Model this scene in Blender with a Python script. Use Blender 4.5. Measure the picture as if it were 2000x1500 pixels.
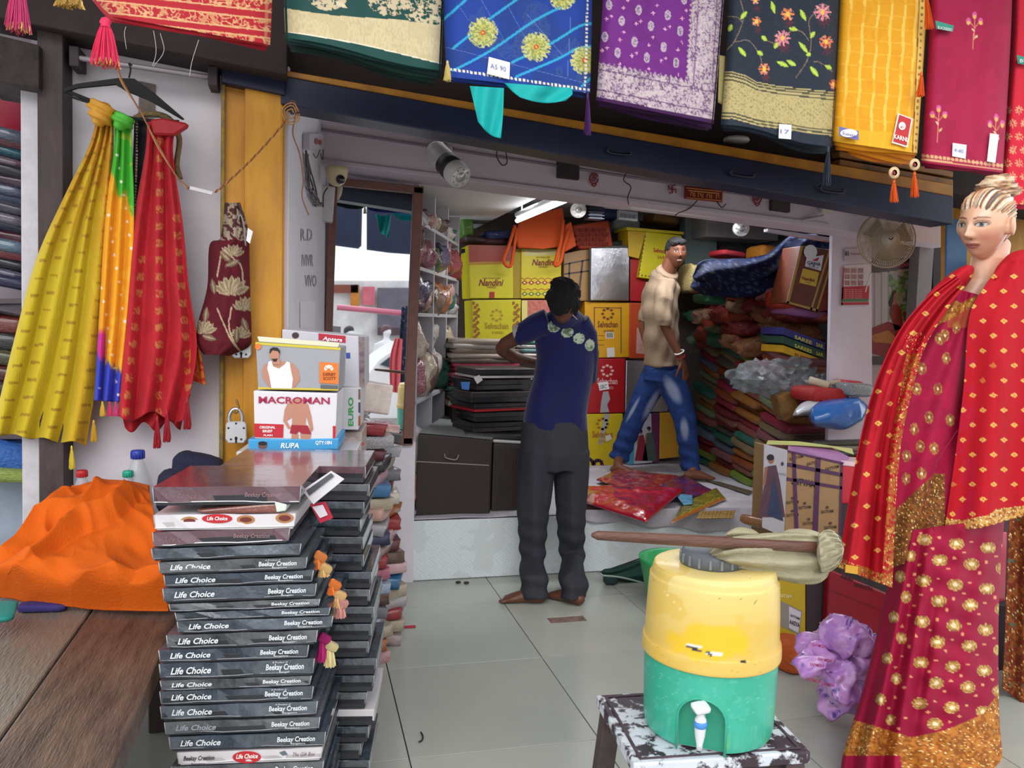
import bpy, bmesh, math, random, mathutils
import numpy as np
from mathutils import Matrix, Vector
random.seed(7); np.random.seed(7)
for o in list(bpy.data.objects): bpy.data.objects.remove(o)
SC = bpy.context.scene; COL = SC.collection
PI = math.pi; sin = math.sin; cos = math.cos
# ---------------------------------------------------------------- camera (2000x1500 frame)
F = 1624.0; H = 1.4; yaw, pitch, roll = (math.radians(a) for a in (14.25, -4.4, 1.49))
cf = np.array([sin(yaw)*cos(pitch), cos(yaw)*cos(pitch), sin(pitch)])
r0 = np.array([cos(yaw), -sin(yaw), 0.]); u0 = np.cross(r0, cf)
cr = r0*cos(roll)+u0*sin(roll); cu = -r0*sin(roll)+u0*cos(roll)
CP = np.array([0, 0, H])
cam = bpy.data.cameras.new('camera'); cam.sensor_width = 36; cam.lens = F/2000*36; cam.clip_start = .05; cam.clip_end = 300
camo = bpy.data.objects.new('camera', cam); COL.objects.link(camo)
camo.matrix_world = Matrix([[cr[0], cu[0], -cf[0], 0], [cr[1], cu[1], -cf[1], 0], [cr[2], cu[2], -cf[2], H], [0, 0, 0, 1]])
SC.camera = camo
# ---------------------------------------------------------------- world, lights, exposure
w = bpy.data.worlds.new('sky'); SC.world = w; w.use_nodes = True
nt = w.node_tree; bg = nt.nodes['Background']
bg.inputs[0].default_value = (.93, .96, 1, 1); bg.inputs[1].default_value = 1.3
SC.view_settings.view_transform = 'Standard'; SC.view_settings.look = 'None'
SC.view_settings.gamma = 1; SC.view_settings.use_curve_mapping = False; SC.view_settings.exposure = 0.42
def light(kind, name, loc, energy, size=1, size_y=None, rot=(0, 0, 0), col=(1, 1, 1)):
    l = bpy.data.lights.new(name, kind); l.energy = energy; l.color = col
    if kind == 'AREA':
        l.size = size
        if size_y: l.shape = 'RECTANGLE'; l.size_y = size_y
    if kind == 'SUN': l.angle = size
    o = bpy.data.objects.new(name, l); COL.objects.link(o); o.location = loc; o.rotation_euler = rot; return o
light('SUN', 'hazy_sun', (0, -5, 8), 1.2, .7, rot=(math.radians(54), 0, math.radians(-14)), col=(1, .97, .92))
light('AREA', 'tube_light_glow', (1.9, 5.0, 2.12), 15, 1.4, .2, col=(.95, .97, 1))
light('AREA', 'tube_light_glow', (2.7, 4.75, 2.0), 3.5, 1.2, .2, col=(.95, .97, 1))
# ---------------------------------------------------------------- projection helpers: pixel of the photograph -> point on a world plane
def rays(x, y):
    x = np.asarray(x, float)[..., None]; y = np.asarray(y, float)[..., None]
    return cf+cr*(x-1000)/F-cu*(y-750)/F
def P(x, y, Y):
    d = rays(x, y); t = np.asarray(Y, float)/d[..., 1]; return CP+d*t[..., None]
def PZ(x, y, Z):
    d = rays(x, y); t = (Z-H)/d[..., 2]; return CP+d*t[..., None]
def PX(x, y, X):
    d = rays(x, y); t = X/d[..., 0]; return CP+d*t[..., None]
class Plane:                                   # a flat face: pixels go to points on it, lifted by `lift` towards the viewer
    def __init__(s, p0, n):
        s.p = np.array(p0, float); s.n = np.array(n, float)/np.linalg.norm(n)
    def __call__(s, x, y, lift=0.):
        d = rays(x, y); p = s.p+s.n*lift; t = ((p-CP)@s.n)/(d@s.n); return CP+d*t[..., None]
def YP(Y, yawdeg=0, x=None, y=750):
    if x is None: return Plane((0, Y, 0), (0, -1, 0))
    a = math.radians(yawdeg); return Plane(P(x, y, Y), (sin(a), -cos(a), 0))
# ---------------------------------------------------------------- materials
def lin(h):
    if isinstance(h, str): c = np.array([int(h[i:i+2], 16) for i in (0, 2, 4)])/255.
    else: c = np.asarray(h, float)
    return np.where(c <= .04045, c/12.92, ((c+.055)/1.055)**2.4)
_m = {}
def M(c, rough=.6, metal=0, bump=0, bs=60, var=0, vs=8, c2=None, emit=0, coat=0, alpha=1, stretch=None, trans=0):
    k = (c, rough, metal, bump, bs, var, vs, c2, emit, coat, alpha, stretch, trans)
    if k in _m: return _m[k]
    m = bpy.data.materials.new('surface_'+str(len(_m))); m.use_nodes = True; n = m.node_tree; b = n.nodes['Principled BSDF']
    col = (*lin(c), 1); b.inputs['Base Color'].default_value = col; b.inputs['Roughness'].default_value = rough; b.inputs['Metallic'].default_value = metal
    if coat: b.inputs['Coat Weight'].default_value = coat; b.inputs['Coat Roughness'].default_value = .12
    if alpha < 1: b.inputs['Alpha'].default_value = alpha
    if trans: b.inputs['Transmission Weight'].default_value = trans
    if emit: b.inputs['Emission Color'].default_value = col; b.inputs['Emission Strength'].default_value = emit
    src = None
    if var or bump:
        tc = n.nodes.new('ShaderNodeTexCoord'); src = tc.outputs['Object']
        if stretch:
            mp = n.nodes.new('ShaderNodeMapping'); mp.inputs['Scale'].default_value = stretch; n.links.new(src, mp.inputs[0]); src = mp.outputs[0]
    if var:
        t = n.nodes.new('ShaderNodeTexNoise'); t.inputs['Scale'].default_value = vs; t.inputs['Detail'].default_value = 6; t.inputs['Roughness'].default_value = .65; n.links.new(src, t.inputs[0])
        r = n.nodes.new('ShaderNodeValToRGB'); e = r.color_ramp.elements
        e[0].position = .5-.22; e[1].position = .5+.22
        if c2: e[0].color = (*lin(c2), 1)
        else: e[0].color = (*(lin(c)*(1-var)), 1)
        e[1].color = col
        n.links.new(t.outputs[0], r.inputs[0]); n.links.new(r.outputs[0], b.inputs['Base Color'])
        if emit: n.links.new(r.outputs[0], b.inputs['Emission Color'])
    if bump:
        t = n.nodes.new('ShaderNodeTexNoise'); t.inputs['Scale'].default_value = bs; t.inputs['Detail'].default_value = 4; n.links.new(src, t.inputs[0])
        bp = n.nodes.new('ShaderNodeBump'); bp.inputs['Strength'].default_value = bump; bp.inputs['Distance'].default_value = .01
        n.links.new(t.outputs[0], bp.inputs['Height']); n.links.new(bp.outputs[0], b.inputs['Normal'])
    _m[k] = m; return m
def MP(rough=.7, bump=0, bs=80, sheen=0, coat=0, metal=0, stretch=None):         # colour comes from the woven / printed pattern stored on the mesh
    k = ('P', rough, bump, bs, sheen, coat, metal, stretch)
    if k in _m: return _m[k]
    m = M('ffffff', rough, metal, bump, bs, coat=coat, stretch=stretch).copy(); n = m.node_tree; b = n.nodes['Principled BSDF']
    a = n.nodes.new('ShaderNodeAttribute'); a.attribute_name = 'Col'; n.links.new(a.outputs['Color'], b.inputs['Base Color'])
    if rough >= .42 and not coat: b.inputs['Specular IOR Level'].default_value = .22
    if sheen: b.inputs['Sheen Weight'].default_value = sheen
    _m[k] = m; return m
# ---------------------------------------------------------------- object helpers
def props(o, label=None, cat=None, group=None, kind=None):
    if label: o['label'] = label
    if cat: o['category'] = cat
    if group: o['group'] = group
    if kind: o['kind'] = kind
    return o
def thing(name, label, cat, loc=(0, 0, 0), group=None):
    o = bpy.data.objects.new(name, None); o.empty_display_size = .05; COL.objects.link(o); o.location = tuple(float(a) for a in loc)
    return props(o, label, cat, group)
def link(name, me, parent=None, mat=None):
    o = bpy.data.objects.new(name, me); COL.objects.link(o)
    if mat is not None and not me.materials: me.materials.append(mat)
    if parent is not None:
        o.parent = parent
        q = parent; off = Vector((0, 0, 0))
        while q is not None: off += q.location; q = q.parent
        o.location = -off
    return o
def mesh(name, V, Fc, mat, parent=None, smooth=False):
    me = bpy.data.meshes.new(name); me.from_pydata([tuple(map(float, v)) for v in V], [], [tuple(f) for f in Fc]); me.update()
    if smooth: me.polygons.foreach_set('use_smooth', [True]*len(me.polygons))
    return link(name, me, parent, mat)
def from_bm(name, bm, mat, parent=None, smooth=False):
    me = bpy.data.meshes.new(name); bmesh.ops.recalc_face_normals(bm, faces=bm.faces); bm.to_mesh(me); bm.free()
    if smooth: me.polygons.foreach_set('use_smooth', [True]*len(me.polygons))
    return link(name, me, parent, mat)
def hexa(bm, f, b, bevel=0, seg=1):            # f, b: four front and four back corners
    vs = [bm.verts.new(tuple(map(float, p))) for p in list(f)+list(b)]
    for q in ((0, 1, 2, 3), (7, 6, 5, 4), (0, 4, 5, 1), (1, 5, 6, 2), (2, 6, 7, 3), (3, 7, 4, 0)): bm.faces.new([vs[i] for i in q])
    if bevel:
        es = list({e for v in vs for e in v.link_edges})
        bmesh.ops.bevel(bm, geom=es, offset=bevel, segments=seg, profile=.5, affect='EDGES')
def quadbox(name, px, pl, depth, mat, parent=None, bevel=.002, seg=1, back=None):   # px: TL,TR,BR,BL pixels on plane pl; extends away from the viewer
    f = [pl(*p) for p in px]; d = -pl.n*depth if back is None else np.array(back)
    bm = bmesh.new(); hexa(bm, f, [p+d for p in f], bevel, seg); return from_bm(name, bm, mat, parent)
def wbox(name, c, s, mat, parent=None, bevel=.002, rot=(0, 0, 0), seg=1):
    bm = bmesh.new(); x, y, z = (a/2 for a in s)
    hexa(bm, [(-x, -y, z), (x, -y, z), (x, -y, -z), (-x, -y, -z)], [(-x, y, z), (x, y, z), (x, y, -z), (-x, y, -z)], bevel, seg)
    from mathutils import Euler
    bmesh.ops.transform(bm, matrix=Matrix.Translation(tuple(map(float, c))) @ Euler(rot).to_matrix().to_4x4(), verts=bm.verts)
    return from_bm(name, bm, mat, parent)
def prism(name, px, pl, depth, mat, parent=None, bevel=0, lift=0, smooth=False):   # outline on a plane, given real thickness
    f = [pl(x, y, lift) for x, y in px]; d = -pl.n*depth
    bm = bmesh.new(); a = [bm.verts.new(p) for p in f]; b = [bm.verts.new(p+d) for p in f]; n = len(f)
    bm.faces.new(a); bm.faces.new(b[::-1])
    for i in range(n): bm.faces.new((a[i], b[i], b[(i+1) % n], a[(i+1) % n]))
    if bevel: bmesh.ops.bevel(bm, geom=list(bm.edges), offset=bevel, segments=1, affect='EDGES')
    return from_bm(name, bm, mat, parent, smooth)
def sheet(name, px, pl, mat, parent=None, lift=.0015):      # printed patch lying on a face, polygons given in pixels
    V = []; Fc = []
    for poly in px:
        Fc.append(range(len(V), len(V)+len(poly))); V += [pl(x, y, lift) for x, y in poly]
    return mesh(name, V, Fc, mat, parent)
def rect(x0, y0, x1, y1, sl=0, lean=0):
    return [(x0, y0), (x1, y0+sl*(x1-x0)), (x1+lean, y1+sl*(x1-x0)), (x0+lean, y1)]
def ell(cx, cy, rx, ry, n=18, a0=0):
    return [(cx+rx*cos(a0+2*PI*i/n), cy+ry*sin(a0+2*PI*i/n)) for i in range(n)]
_tx = {}
def glyphs(s, bold=False):
    k = (s, bold)
    if k in _tx: return _tx[k]
    c = bpy.data.curves.new('t', 'FONT'); c.body = s; c.size = 1; c.resolution_u = 2; c.fill_mode = 'FRONT'
    if bold: c.offset = .025
    o = bpy.data.objects.new('t', c); COL.objects.link(o)
    bpy.context.view_layer.update()
    e = o.evaluated_get(bpy.context.evaluated_depsgraph_get()); me = e.to_mesh()
    V = np.array([v.co[:2] for v in me.vertices]).reshape(-1, 2); Fc = [tuple(p.vertices) for p in me.polygons]; e.to_mesh_clear()
    bpy.data.objects.remove(o); bpy.data.curves.remove(c)
    _tx[k] = (V, Fc); return _tx[k]
def text(s, x, y, wd, ht, pl, mat, parent, slope=0, shear=0, bold=False, name='lettering', lift=.0025, vert=False, skip=None):
    V, Fc = glyphs(s, bold)                    # left end and baseline at pixel x, y; wd wide, ht high
    if len(V) == 0: return
    a = V[:, 0]-V[:, 0].min(); a = a/max(a.max(), 1e-6)*wd; b = V[:, 1]/.72*ht
    if vert: X = x-b; Yp = y-a
    else: X = x+a+shear*b; Yp = y-b+slope*a
    return mesh(name, pl(X, Yp, lift), Fc, mat, parent)
def tube(name, pts, r, mat, parent=None, n=8, cyc=False, taper=None):
    pts = [Vector(tuple(map(float, p))) for p in pts]; bm = bmesh.new(); rings = []; m = len(pts); up = None
    for i, p in enumerate(pts):
        t = (pts[(i+1) % m]-pts[i-1]) if (cyc or 0 < i < m-1) else (pts[1]-pts[0] if i == 0 else pts[-1]-pts[-2])
        t.normalize()
        if up is None: up = t.orthogonal().normalized()
        up = (up-t*up.dot(t)); up.normalize(); sd = t.cross(up)
        rr = r if taper is None else r*taper[i]
        rings.append([bm.verts.new(p+(up*cos(2*PI*k/n)+sd*sin(2*PI*k/n))*rr) for k in range(n)])
    for i in range(m if cyc else m-1):
        a, b = rings[i], rings[(i+1) % m]
        for k in range(n): bm.faces.new((a[k], a[(k+1) % n], b[(k+1) % n], b[k]))
    if not cyc: bm.faces.new(rings[0][::-1]); bm.faces.new(rings[-1])
    return from_bm(name, bm, mat, parent, True)
def spline(pts, n=6):                          # smooth curve through points
    p = [np.array(a, float) for a in pts]; p = [2*p[0]-p[1]]+p+[2*p[-1]-p[-2]]; out = []
    for i in range(1, len(p)-2):
        for j in range(n):
            t = j/n; out.append(.5*((2*p[i])+(-p[i-1]+p[i+1])*t+(2*p[i-1]-5*p[i]+4*p[i+1]-p[i+2])*t*t+(-p[i-1]+3*p[i]-3*p[i+1]+p[i+2])*t**3))
    out.append(p[-2]); return out
def ptube(name, px, Y, r, mat, parent=None, n=6, sm=5):
    s = spline(px, sm); return tube(name, [P(a[0], a[1], (a[2] if len(a) > 2 else Y)) for a in s], r, mat, parent, n)
def lathe(name, prof, c, mat, parent=None, n=32, ax='Z', smooth=True, ell_=1.0):
    V = []; Fc = []; c = np.array(c, float)
    for r, z in prof:
        for k in range(n):
            a = 2*PI*k/n; q = np.array([r*cos(a), r*sin(a)*ell_, z])
            if ax == 'Y': q = np.array([q[0], q[2], q[1]])
            if ax == 'X': q = np.array([q[2], q[0], q[1]])
            V.append(c+q)
    m = len(prof)
    for i in range(m-1):
        for k in range(n): Fc.append((i*n+k, i*n+(k+1) % n, (i+1)*n+(k+1) % n, (i+1)*n+k))
    Fc.append(range(n-1, -1, -1)); Fc.append(range((m-1)*n, m*n))
    o = mesh(name, V, Fc, mat, parent, smooth); return o
def smooth_angle(o, a=.6):
    me = o.data; me.polygons.foreach_set('use_smooth', [True]*len(me.polygons)); me.set_sharp_from_angle(angle=a)
# ---------------------------------------------------------------- numpy noise and pattern helpers
_lat = np.random.default_rng(3).random((8, 256, 256))
def vn(x, y, s=1., k=0):                       # smooth value noise 0..1
    x = np.asarray(x, float)/s+37.3*k; y = np.asarray(y, float)/s+11.7*k; xi = np.floor(x).astype(int); yi = np.floor(y).astype(int); fx = x-xi; fy = y-yi
    fx = fx*fx*(3-2*fx); fy = fy*fy*(3-2*fy); L = _lat[k % 8]; a = xi % 256; b = yi % 256; a1 = (xi+1) % 256; b1 = (yi+1) % 256
    return (L[a, b]*(1-fx)+L[a1, b]*fx)*(1-fy)+(L[a, b1]*(1-fx)+L[a1, b1]*fx)*fy
def fbm(x, y, s=1., k=0, o=3): return sum(vn(x, y, s/2**i, k+i)/2**(i+1) for i in range(o))/(1-.5**o)
def hexc(h): return np.array([int(h[i:i+2], 16) for i in (0, 2, 4)])/255.
class Paint:                                   # flat pattern on a cloth or print, evaluated where the mesh points lie
    def __init__(s, x, y, base): s.x = x; s.y = y; s.c = np.zeros(x.shape+(3,))+hexc(base)
    def put(s, m, col, a=1.):
        m = np.clip(np.asarray(m, float)*a, 0, 1)[..., None]; s.c = s.c*(1-m)+(hexc(col) if isinstance(col, str) else col)*m
    def disc(s, cx, cy, rx, ry, col, a=1.): s.put(((s.x-cx)/rx)**2+((s.y-cy)/ry)**2 < 1, col, a)
    def flower(s, cx, cy, r, n, col, a=1., ph=0, deep=.35):
        d = np.hypot(s.x-cx, s.y-cy); t = np.arctan2(s.y-cy, s.x-cx); s.put(d < r*(1-deep+deep*np.cos(n*t+ph)), col, a)
    def line(s, p, wd, col, a=1.):
        for (x0, y0), (x1, y1) in zip(p[:-1], p[1:]):
            dx, dy = x1-x0, y1-y0; t = np.clip(((s.x-x0)*dx+(s.y-y0)*dy)/(dx*dx+dy*dy+1e-9), 0, 1); s.put(np.hypot(s.x-x0-t*dx, s.y-y0-t*dy) < wd/2, col, a)
    def leaf(s, cx, cy, ang, L, wd, col, a=1.):
        ca, sa = cos(ang), sin(ang); u = (s.x-cx)*ca+(s.y-cy)*sa; v = -(s.x-cx)*sa+(s.y-cy)*ca; tt = u/L
        s.put((tt > 0) & (tt < 1) & (np.abs(v) < wd/2*np.sin(PI*np.clip(tt, 0, 1))**.8), col, a)
def gridmesh(name, pos, colr, mat, parent=None, thick=0.003, smooth=True, cyc=False):   # pos: (nv,nu,3)
    nv, nu = pos.shape[:2]; me = bpy.data.meshes.new(name); N = nv*nu
    i = np.arange((nv-1)*(nu if cyc else nu-1)); w_ = nu if cyc else nu-1; r = i//w_; c = i % w_; c1 = (c+1) % nu
    q = np.stack([r*nu+c, r*nu+c1, (r+1)*nu+c1, (r+1)*nu+c], 1).astype(np.int32); nf = len(q)
    me.vertices.add(N); me.vertices.foreach_set('co', pos.reshape(-1).astype(np.float32))
    me.loops.add(nf*4); me.loops.foreach_set('vertex_index', q.ravel()); me.polygons.add(nf)
    me.polygons.foreach_set('loop_start', np.arange(0, nf*4, 4, dtype=np.int32)); me.polygons.foreach_set('loop_total', np.full(nf, 4, np.int32)); me.update(calc_edges=True)
    if smooth: me.polygons.foreach_set('use_smooth', np.ones(nf, bool))
    if colr is not None:
        at = me.color_attributes.new('Col', 'FLOAT_COLOR', 'POINT'); c4 = np.ones((N, 4), np.float32); c4[:, :3] = lin(np.clip(colr.reshape(-1, 3), 0, 1)); at.data.foreach_set('color', c4.ravel())
    o = link(name, me, parent, mat)
    if thick:
        s = o.modifiers.new('thickness', 'SOLIDIFY'); s.thickness = thick; s.offset = 0
    return o
def edge(pts, v):                              # polyline by even parameter, smoothed
    p = np.array(spline(pts, 8)); t = np.linspace(0, 1, len(p)); return np.stack([np.interp(v, t, p[:, k]) for k in range(p.shape[1])], -1)
def cloth(name, L, R, Y, paint, mat, parent=None, step=2.0, fold=None, bulge=0, thick=.003, bot=None, px=None, nn=None):
    # L, R: left and right edges in pixels (optionally with their own depth); fold(u,v,x,y) adds depth
    LL = np.array(L, float); RR = np.array(R, float)
    hgt = max(np.abs(np.diff(LL[:, 1])).sum(), np.abs(np.diff(RR[:, 1])).sum()); wid = max(abs(RR[:, 0].max()-LL[:, 0].min()), 10)
    nu, nv = nn or (int(wid/step)+2, int(hgt/step)+2)
    v = np.linspace(0, 1, nv); u = np.linspace(0, 1, nu); a = edge(L, v); b = edge(R, v)
    U, V = np.meshgrid(u, v); pt = a[:, None, :]*(1-U[..., None])+b[:, None, :]*U[..., None]; x = pt[..., 0]; y = pt[..., 1].copy()
    if bot is not None: y = y+bot(U)*V**6
    Yv = (pt[..., 2] if pt.shape[-1] > 2 else np.zeros_like(x)+Y)
    if bulge: Yv = Yv-bulge*(1-(2*U-1)**2)
    if fold is not None: Yv = Yv+fold(U, V, x, y)
    c = paint(x, y) if not isinstance(paint, str) else Paint(x, y, paint).c
    return gridmesh(name, P(x, y, Yv), c, mat, parent, thick)
# ---------------------------------------------------------------- soft goods: shared unit meshes
def soft_unit(name, seed, nx=14, ny=10, nz=5, wob=.09, e=.35, folds=3, layers=False):
    rg = np.random.default_rng(seed); V = []; Fc = []; nu, nv = 28, 10
    for j in range(nv+1):
        ph = -PI/2+PI*j/nv
        for i in range(nu):
            th = 2*PI*i/nu; sg = lambda a, p: math.copysign(abs(a)**p, a)
            x = sg(cos(th), e)*sg(cos(ph), e); y = sg(sin(th), e)*sg(cos(ph), e); z = sg(sin(ph), .55)
            V.append((x, y, z))
    V = np.array(V); f = folds
    V[:, 2] += wob*3*(fbm(V[:, 0]+seed, V[:, 1]+3*seed, .5, seed % 5)-.5)+wob*.8*np.sin(f*4*V[:, 0]+seed)*.3
    V[:, 0] *= 1+wob*(fbm(V[:, 1]+seed, V[:, 2]*2, .5, 2)-.5)*2; V[:, 1] *= 1+wob*(fbm(V[:, 0]+seed, V[:, 2]*2, .5, 4)-.5)*2
    for j in range(nv):
        for i in range(nu): Fc.append((j*nu+i, j*nu+(i+1) % nu, (j+1)*nu+(i+1) % nu, (j+1)*nu+i))
    me = bpy.data.meshes.new(name); me.from_pydata([tuple(v*.5) for v in V], [], Fc); me.polygons.foreach_set('use_smooth', [True]*len(Fc)); me.update()
    me.materials.append(None); return me
SOFT = [soft_unit('folded_cloth', s) for s in range(6)]
def boxy(seed):
    bm = bmesh.new(); hexa(bm, [(-.5, -.5, .5), (.5, -.5, .5), (.5, -.5, -.5), (-.5, -.5, -.5)], [(-.5, .5, .5), (.5, .5, .5), (.5, .5, -.5), (-.5, .5, -.5)], .07, 2); bmesh.ops.subdivide_edges(bm, edges=bm.edges, cuts=1)
    for v in bm.verts: n = mathutils.noise.noise_vector(v.co*2.2+Vector((seed*9, 0, 0))); v.co += n*.07
    me = bpy.data.meshes.new('packet'); bm.to_mesh(me); bm.free(); me.polygons.foreach_set('use_smooth', [True]*len(me.polygons)); me.set_sharp_from_angle(angle=.7); me.materials.append(None); return me
PACK = [boxy(s) for s in range(5)]
def soft(name, c, size, rot, mat, parent=None, v=0, label=None, cat=None, group=None, meshes=None):
    o = bpy.data.objects.new(name, (meshes or SOFT)[v % len(meshes or SOFT)]); COL.objects.link(o); o.location = tuple(map(float, c)); o.scale = size; o.rotation_euler = rot
    o.material_slots[0].link = 'OBJECT'; o.material_slots[0].material = mat
    if parent is not None:
        o.parent = parent; o.location = Vector(tuple(map(float, c)))-parent.location
    return props(o, label, cat, group)
def heap_unit(seed, nu=44, nv=20):
    th = np.linspace(0, 2*PI, nu, endpoint=False)[None]; ph = np.linspace(-PI/2, PI/2, nv)[:, None]; f = lambda a, p: np.sign(a)*np.abs(a)**p
    x = f(np.cos(th), .45)*f(np.cos(ph), .6); y = f(np.sin(th), .45)*f(np.cos(ph), .6); z = f(np.sin(ph), .7)+0*th; k = seed*7.3
    r = 1-np.abs(fbm(x*1.3+k+z*.4, y*1.8-k, .45, seed, 2)-.5)*4; z = z+.45*r*(z > -.4)+.5*(fbm(x+k, y+k, .9, seed+1, 2)-.5); e = fbm(th*1.2+k+0*x, z*.6, .35, seed+2, 2)-.5; x = x*(1+.5*e); y = y*(1+.5*e)
    V = np.stack([x, y, z], -1).reshape(-1, 3)*.5; Fc = [(j*nu+i, j*nu+(i+1) % nu, (j+1)*nu+(i+1) % nu, (j+1)*nu+i) for j in range(nv-1) for i in range(nu)]
    me = bpy.data.meshes.new('heaped_cloth'); me.from_pydata(V.tolist(), [], Fc); me.polygons.foreach_set('use_smooth', [True]*len(Fc)); me.update(); me.materials.append(None); return me
ORD = 'bottom second third fourth fifth sixth seventh eighth ninth tenth eleventh twelfth thirteenth fourteenth fifteenth sixteenth seventeenth eighteenth nineteenth twentieth'.split()
# ---------------------------------------------------------------- bodies: overlapping lofts fused into one continuous skin
def loft(bm, pts, n=16, side=(1, 0, 0)):       # pts: (point, half width, half depth)
    rings = []; m = len(pts); C_ = [Vector(tuple(map(float, p[0]))) for p in pts]
    for i in range(m):
        t = C_[min(i+1, m-1)]-C_[max(i-1, 0)]; t.normalize(); s = Vector(side); s = s-t*s.dot(t)
        if s.length < .1: s = Vector((0, 1, 0))-t*t.y
        s.normalize(); d = t.cross(s)
        rings.append([bm.verts.new(C_[i]+s*cos(2*PI*k/n)*pts[i][1]+d*sin(2*PI*k/n)*pts[i][2]) for k in range(n)])
    for i in range(m-1):
        for k in range(n): bm.faces.new((rings[i][k], rings[i][(k+1) % n], rings[i+1][(k+1) % n], rings[i+1][k]))
    bm.faces.new(rings[0][::-1]); bm.faces.new(rings[-1])
def ball(bm, c, r, n=14):
    g = bmesh.ops.create_icosphere(bm, subdivisions=3, radius=1, matrix=Matrix.Translation(tuple(map(float, c))) @ Matrix.Diagonal((r[0], r[1], r[2], 1)))
def fuse(name, bm, voxel, mat, parent=None, sm=4, disp=None, colf=None):
    me = bpy.data.meshes.new('t'); bmesh.ops.recalc_face_normals(bm, faces=bm.faces); bm.to_mesh(me); bm.free(); o = bpy.data.objects.new('t', me); COL.objects.link(o)
    r = o.modifiers.new('r', 'REMESH'); r.mode = 'VOXEL'; r.voxel_size = voxel
    s = o.modifiers.new('s', 'SMOOTH'); s.iterations = sm; s.factor = .5
    bpy.context.view_layer.update(); dg = bpy.context.evaluated_depsgraph_get(); m2 = bpy.data.meshes.new_from_object(o.evaluated_get(dg)); bpy.data.objects.remove(o); bpy.data.meshes.remove(me)
    m2.name = name; n = len(m2.vertices); co = np.zeros(n*3, np.float32); m2.vertices.foreach_get('co', co); co = co.reshape(-1, 3)
    if disp is not None:
        no = np.zeros(n*3, np.float32); m2.vertices.foreach_get('normal', no); no = no.reshape(-1, 3); co = co+no*disp(co)[:, None]; m2.vertices.foreach_set('co', co.ravel().astype(np.float32)); m2.update()
    if colf is not None:
        at = m2.color_attributes.new('Col', 'FLOAT_COLOR', 'POINT'); c4 = np.ones((n, 4), np.float32); c4[:, :3] = lin(np.clip(colf(co), 0, 1)); at.data.foreach_set('color', c4.ravel())
    m2.polygons.foreach_set('use_smooth', [True]*len(m2.polygons)); m2.materials.clear()
    return link(name, m2, parent, mat)
# ================================================================ SETTING
WHITE = M('dcd7de', .75, bump=.12, bs=30, var=.12, vs=5)
LILAC = M('cdc4ce', .75, bump=.1, bs=30, var=.1, vs=4)
DARKW = M('3a2b2b', .7, bump=.3, bs=25, var=.5, vs=9, stretch=(3, 3, .6))
NAVY = M('0e1a3c', .45, bump=.1, bs=30, var=.35, vs=6)
YEL = M('d79a1c', .5, bump=.15, bs=20, var=.28, vs=7, c2='b5771a', stretch=(2, 2, .5))
CARD = M('a98358', .8, bump=.1, bs=60, var=.15, vs=12)
def S(o, **k): return props(o, kind='structure', **k)
# floor: grout bed with separate tiles, broken hole left open
fl = S(wbox('floor', (1.2, 1.9, -.06), (6.6, 5.4, .08), M('4b4a44', .9, bump=.3), bevel=0))
tm = [M(c, .22, bump=.03, bs=8, var=.1, vs=2.2) for c in ('a9ada4', 'b0b3aa', 'a3a8a0', 'abb0a8')]
xs = [-2.22+.64*i for i in range(11)]; ys = [-.91+.69*i for i in range(9)]
k = 0
for i in range(10):
    for j in range(8):
        x0, x1, y0, y1 = xs[i]+.002, xs[i+1]-.002, ys[j]+.002, min(ys[j+1]-.002, 4.33)
        if y0 > 4.32: continue
        k = (k*7+3) % 31
        if abs(x0-.982) < .01 and abs(y0-3.232) < .02:      # tile with the chipped hole: split in four around it
            h0, h1, g0, g1 = 1.13, 1.31, 3.60, 3.68
            for (a, b, c, d) in ((x0, x1, y0, g0), (x0, x1, g1, y1), (x0, h0, g0, g1), (h1, x1, g0, g1)):
                wbox('tile', ((a+b)/2, (c+d)/2, -.01), (b-a, d-c, .02), tm[1], fl, bevel=0)
            mesh('hole_mortar', [(1.13, 3.60, -.018), (1.31, 3.6, -.018), (1.31, 3.68, -.004), (1.13, 3.68, -.004)], [(0, 1, 2, 3)], M('8c6f66', .9, bump=.8, bs=70, var=.6, vs=40), fl)
            continue
        wbox('tile', ((x0+x1)/2, (y0+y1)/2, -.01), (x1-x0, y1-y0, .02), tm[k % 4], fl, bevel=.0008)
S(wbox('ground', (0, -12, -.17), (60, 24, .1), M('8d8a84', .9, bump=.3, var=.2), bevel=0))
# platform
pf = S(wbox('floor_platform', (2.05, 5.4, .16), (3.3, 2.14, .32), WHITE, bevel=.003))
def plate(U, x, y):
    p = Paint(x, y, 'd9e1e5'); a = (x+y*1.3) % 9; b = (x-y*1.3) % 9
    p.put((np.abs(a-4.5) < 1.1) & (b > 2) & (b < 7) | (np.abs(b-4.5) < .9) & (a > 3) & (a < 6), 'b6c0c8', .55); p.put(fbm(x, y, 40, 2) > .62, 'c4cac8', .4); return p.c
gx, gy = np.meshgrid(np.linspace(800, 1470, 330), np.linspace(1016, 1141, 66))
v_ = (gy-1016)/125; X_ = .55+(gx-800)/670*2.1
pos = np.stack([X_, np.full_like(X_, 4.322), .325-v_*.322], -1); S(gridmesh('trim_1', pos, plate(0, gx, gy), MP(.35, .15, 60), None, .004))
props(bpy.data.objects['trim_1'])
# left end base under the mirror, and mirror wall
S(wbox('wall_mirror_base', (.23, 4.36, .375), (.70, .12, .75), WHITE))
S(wbox('wall_mirror', (.17, 4.42, 1.43), (.82, .1, 1.36), LILAC))
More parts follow.
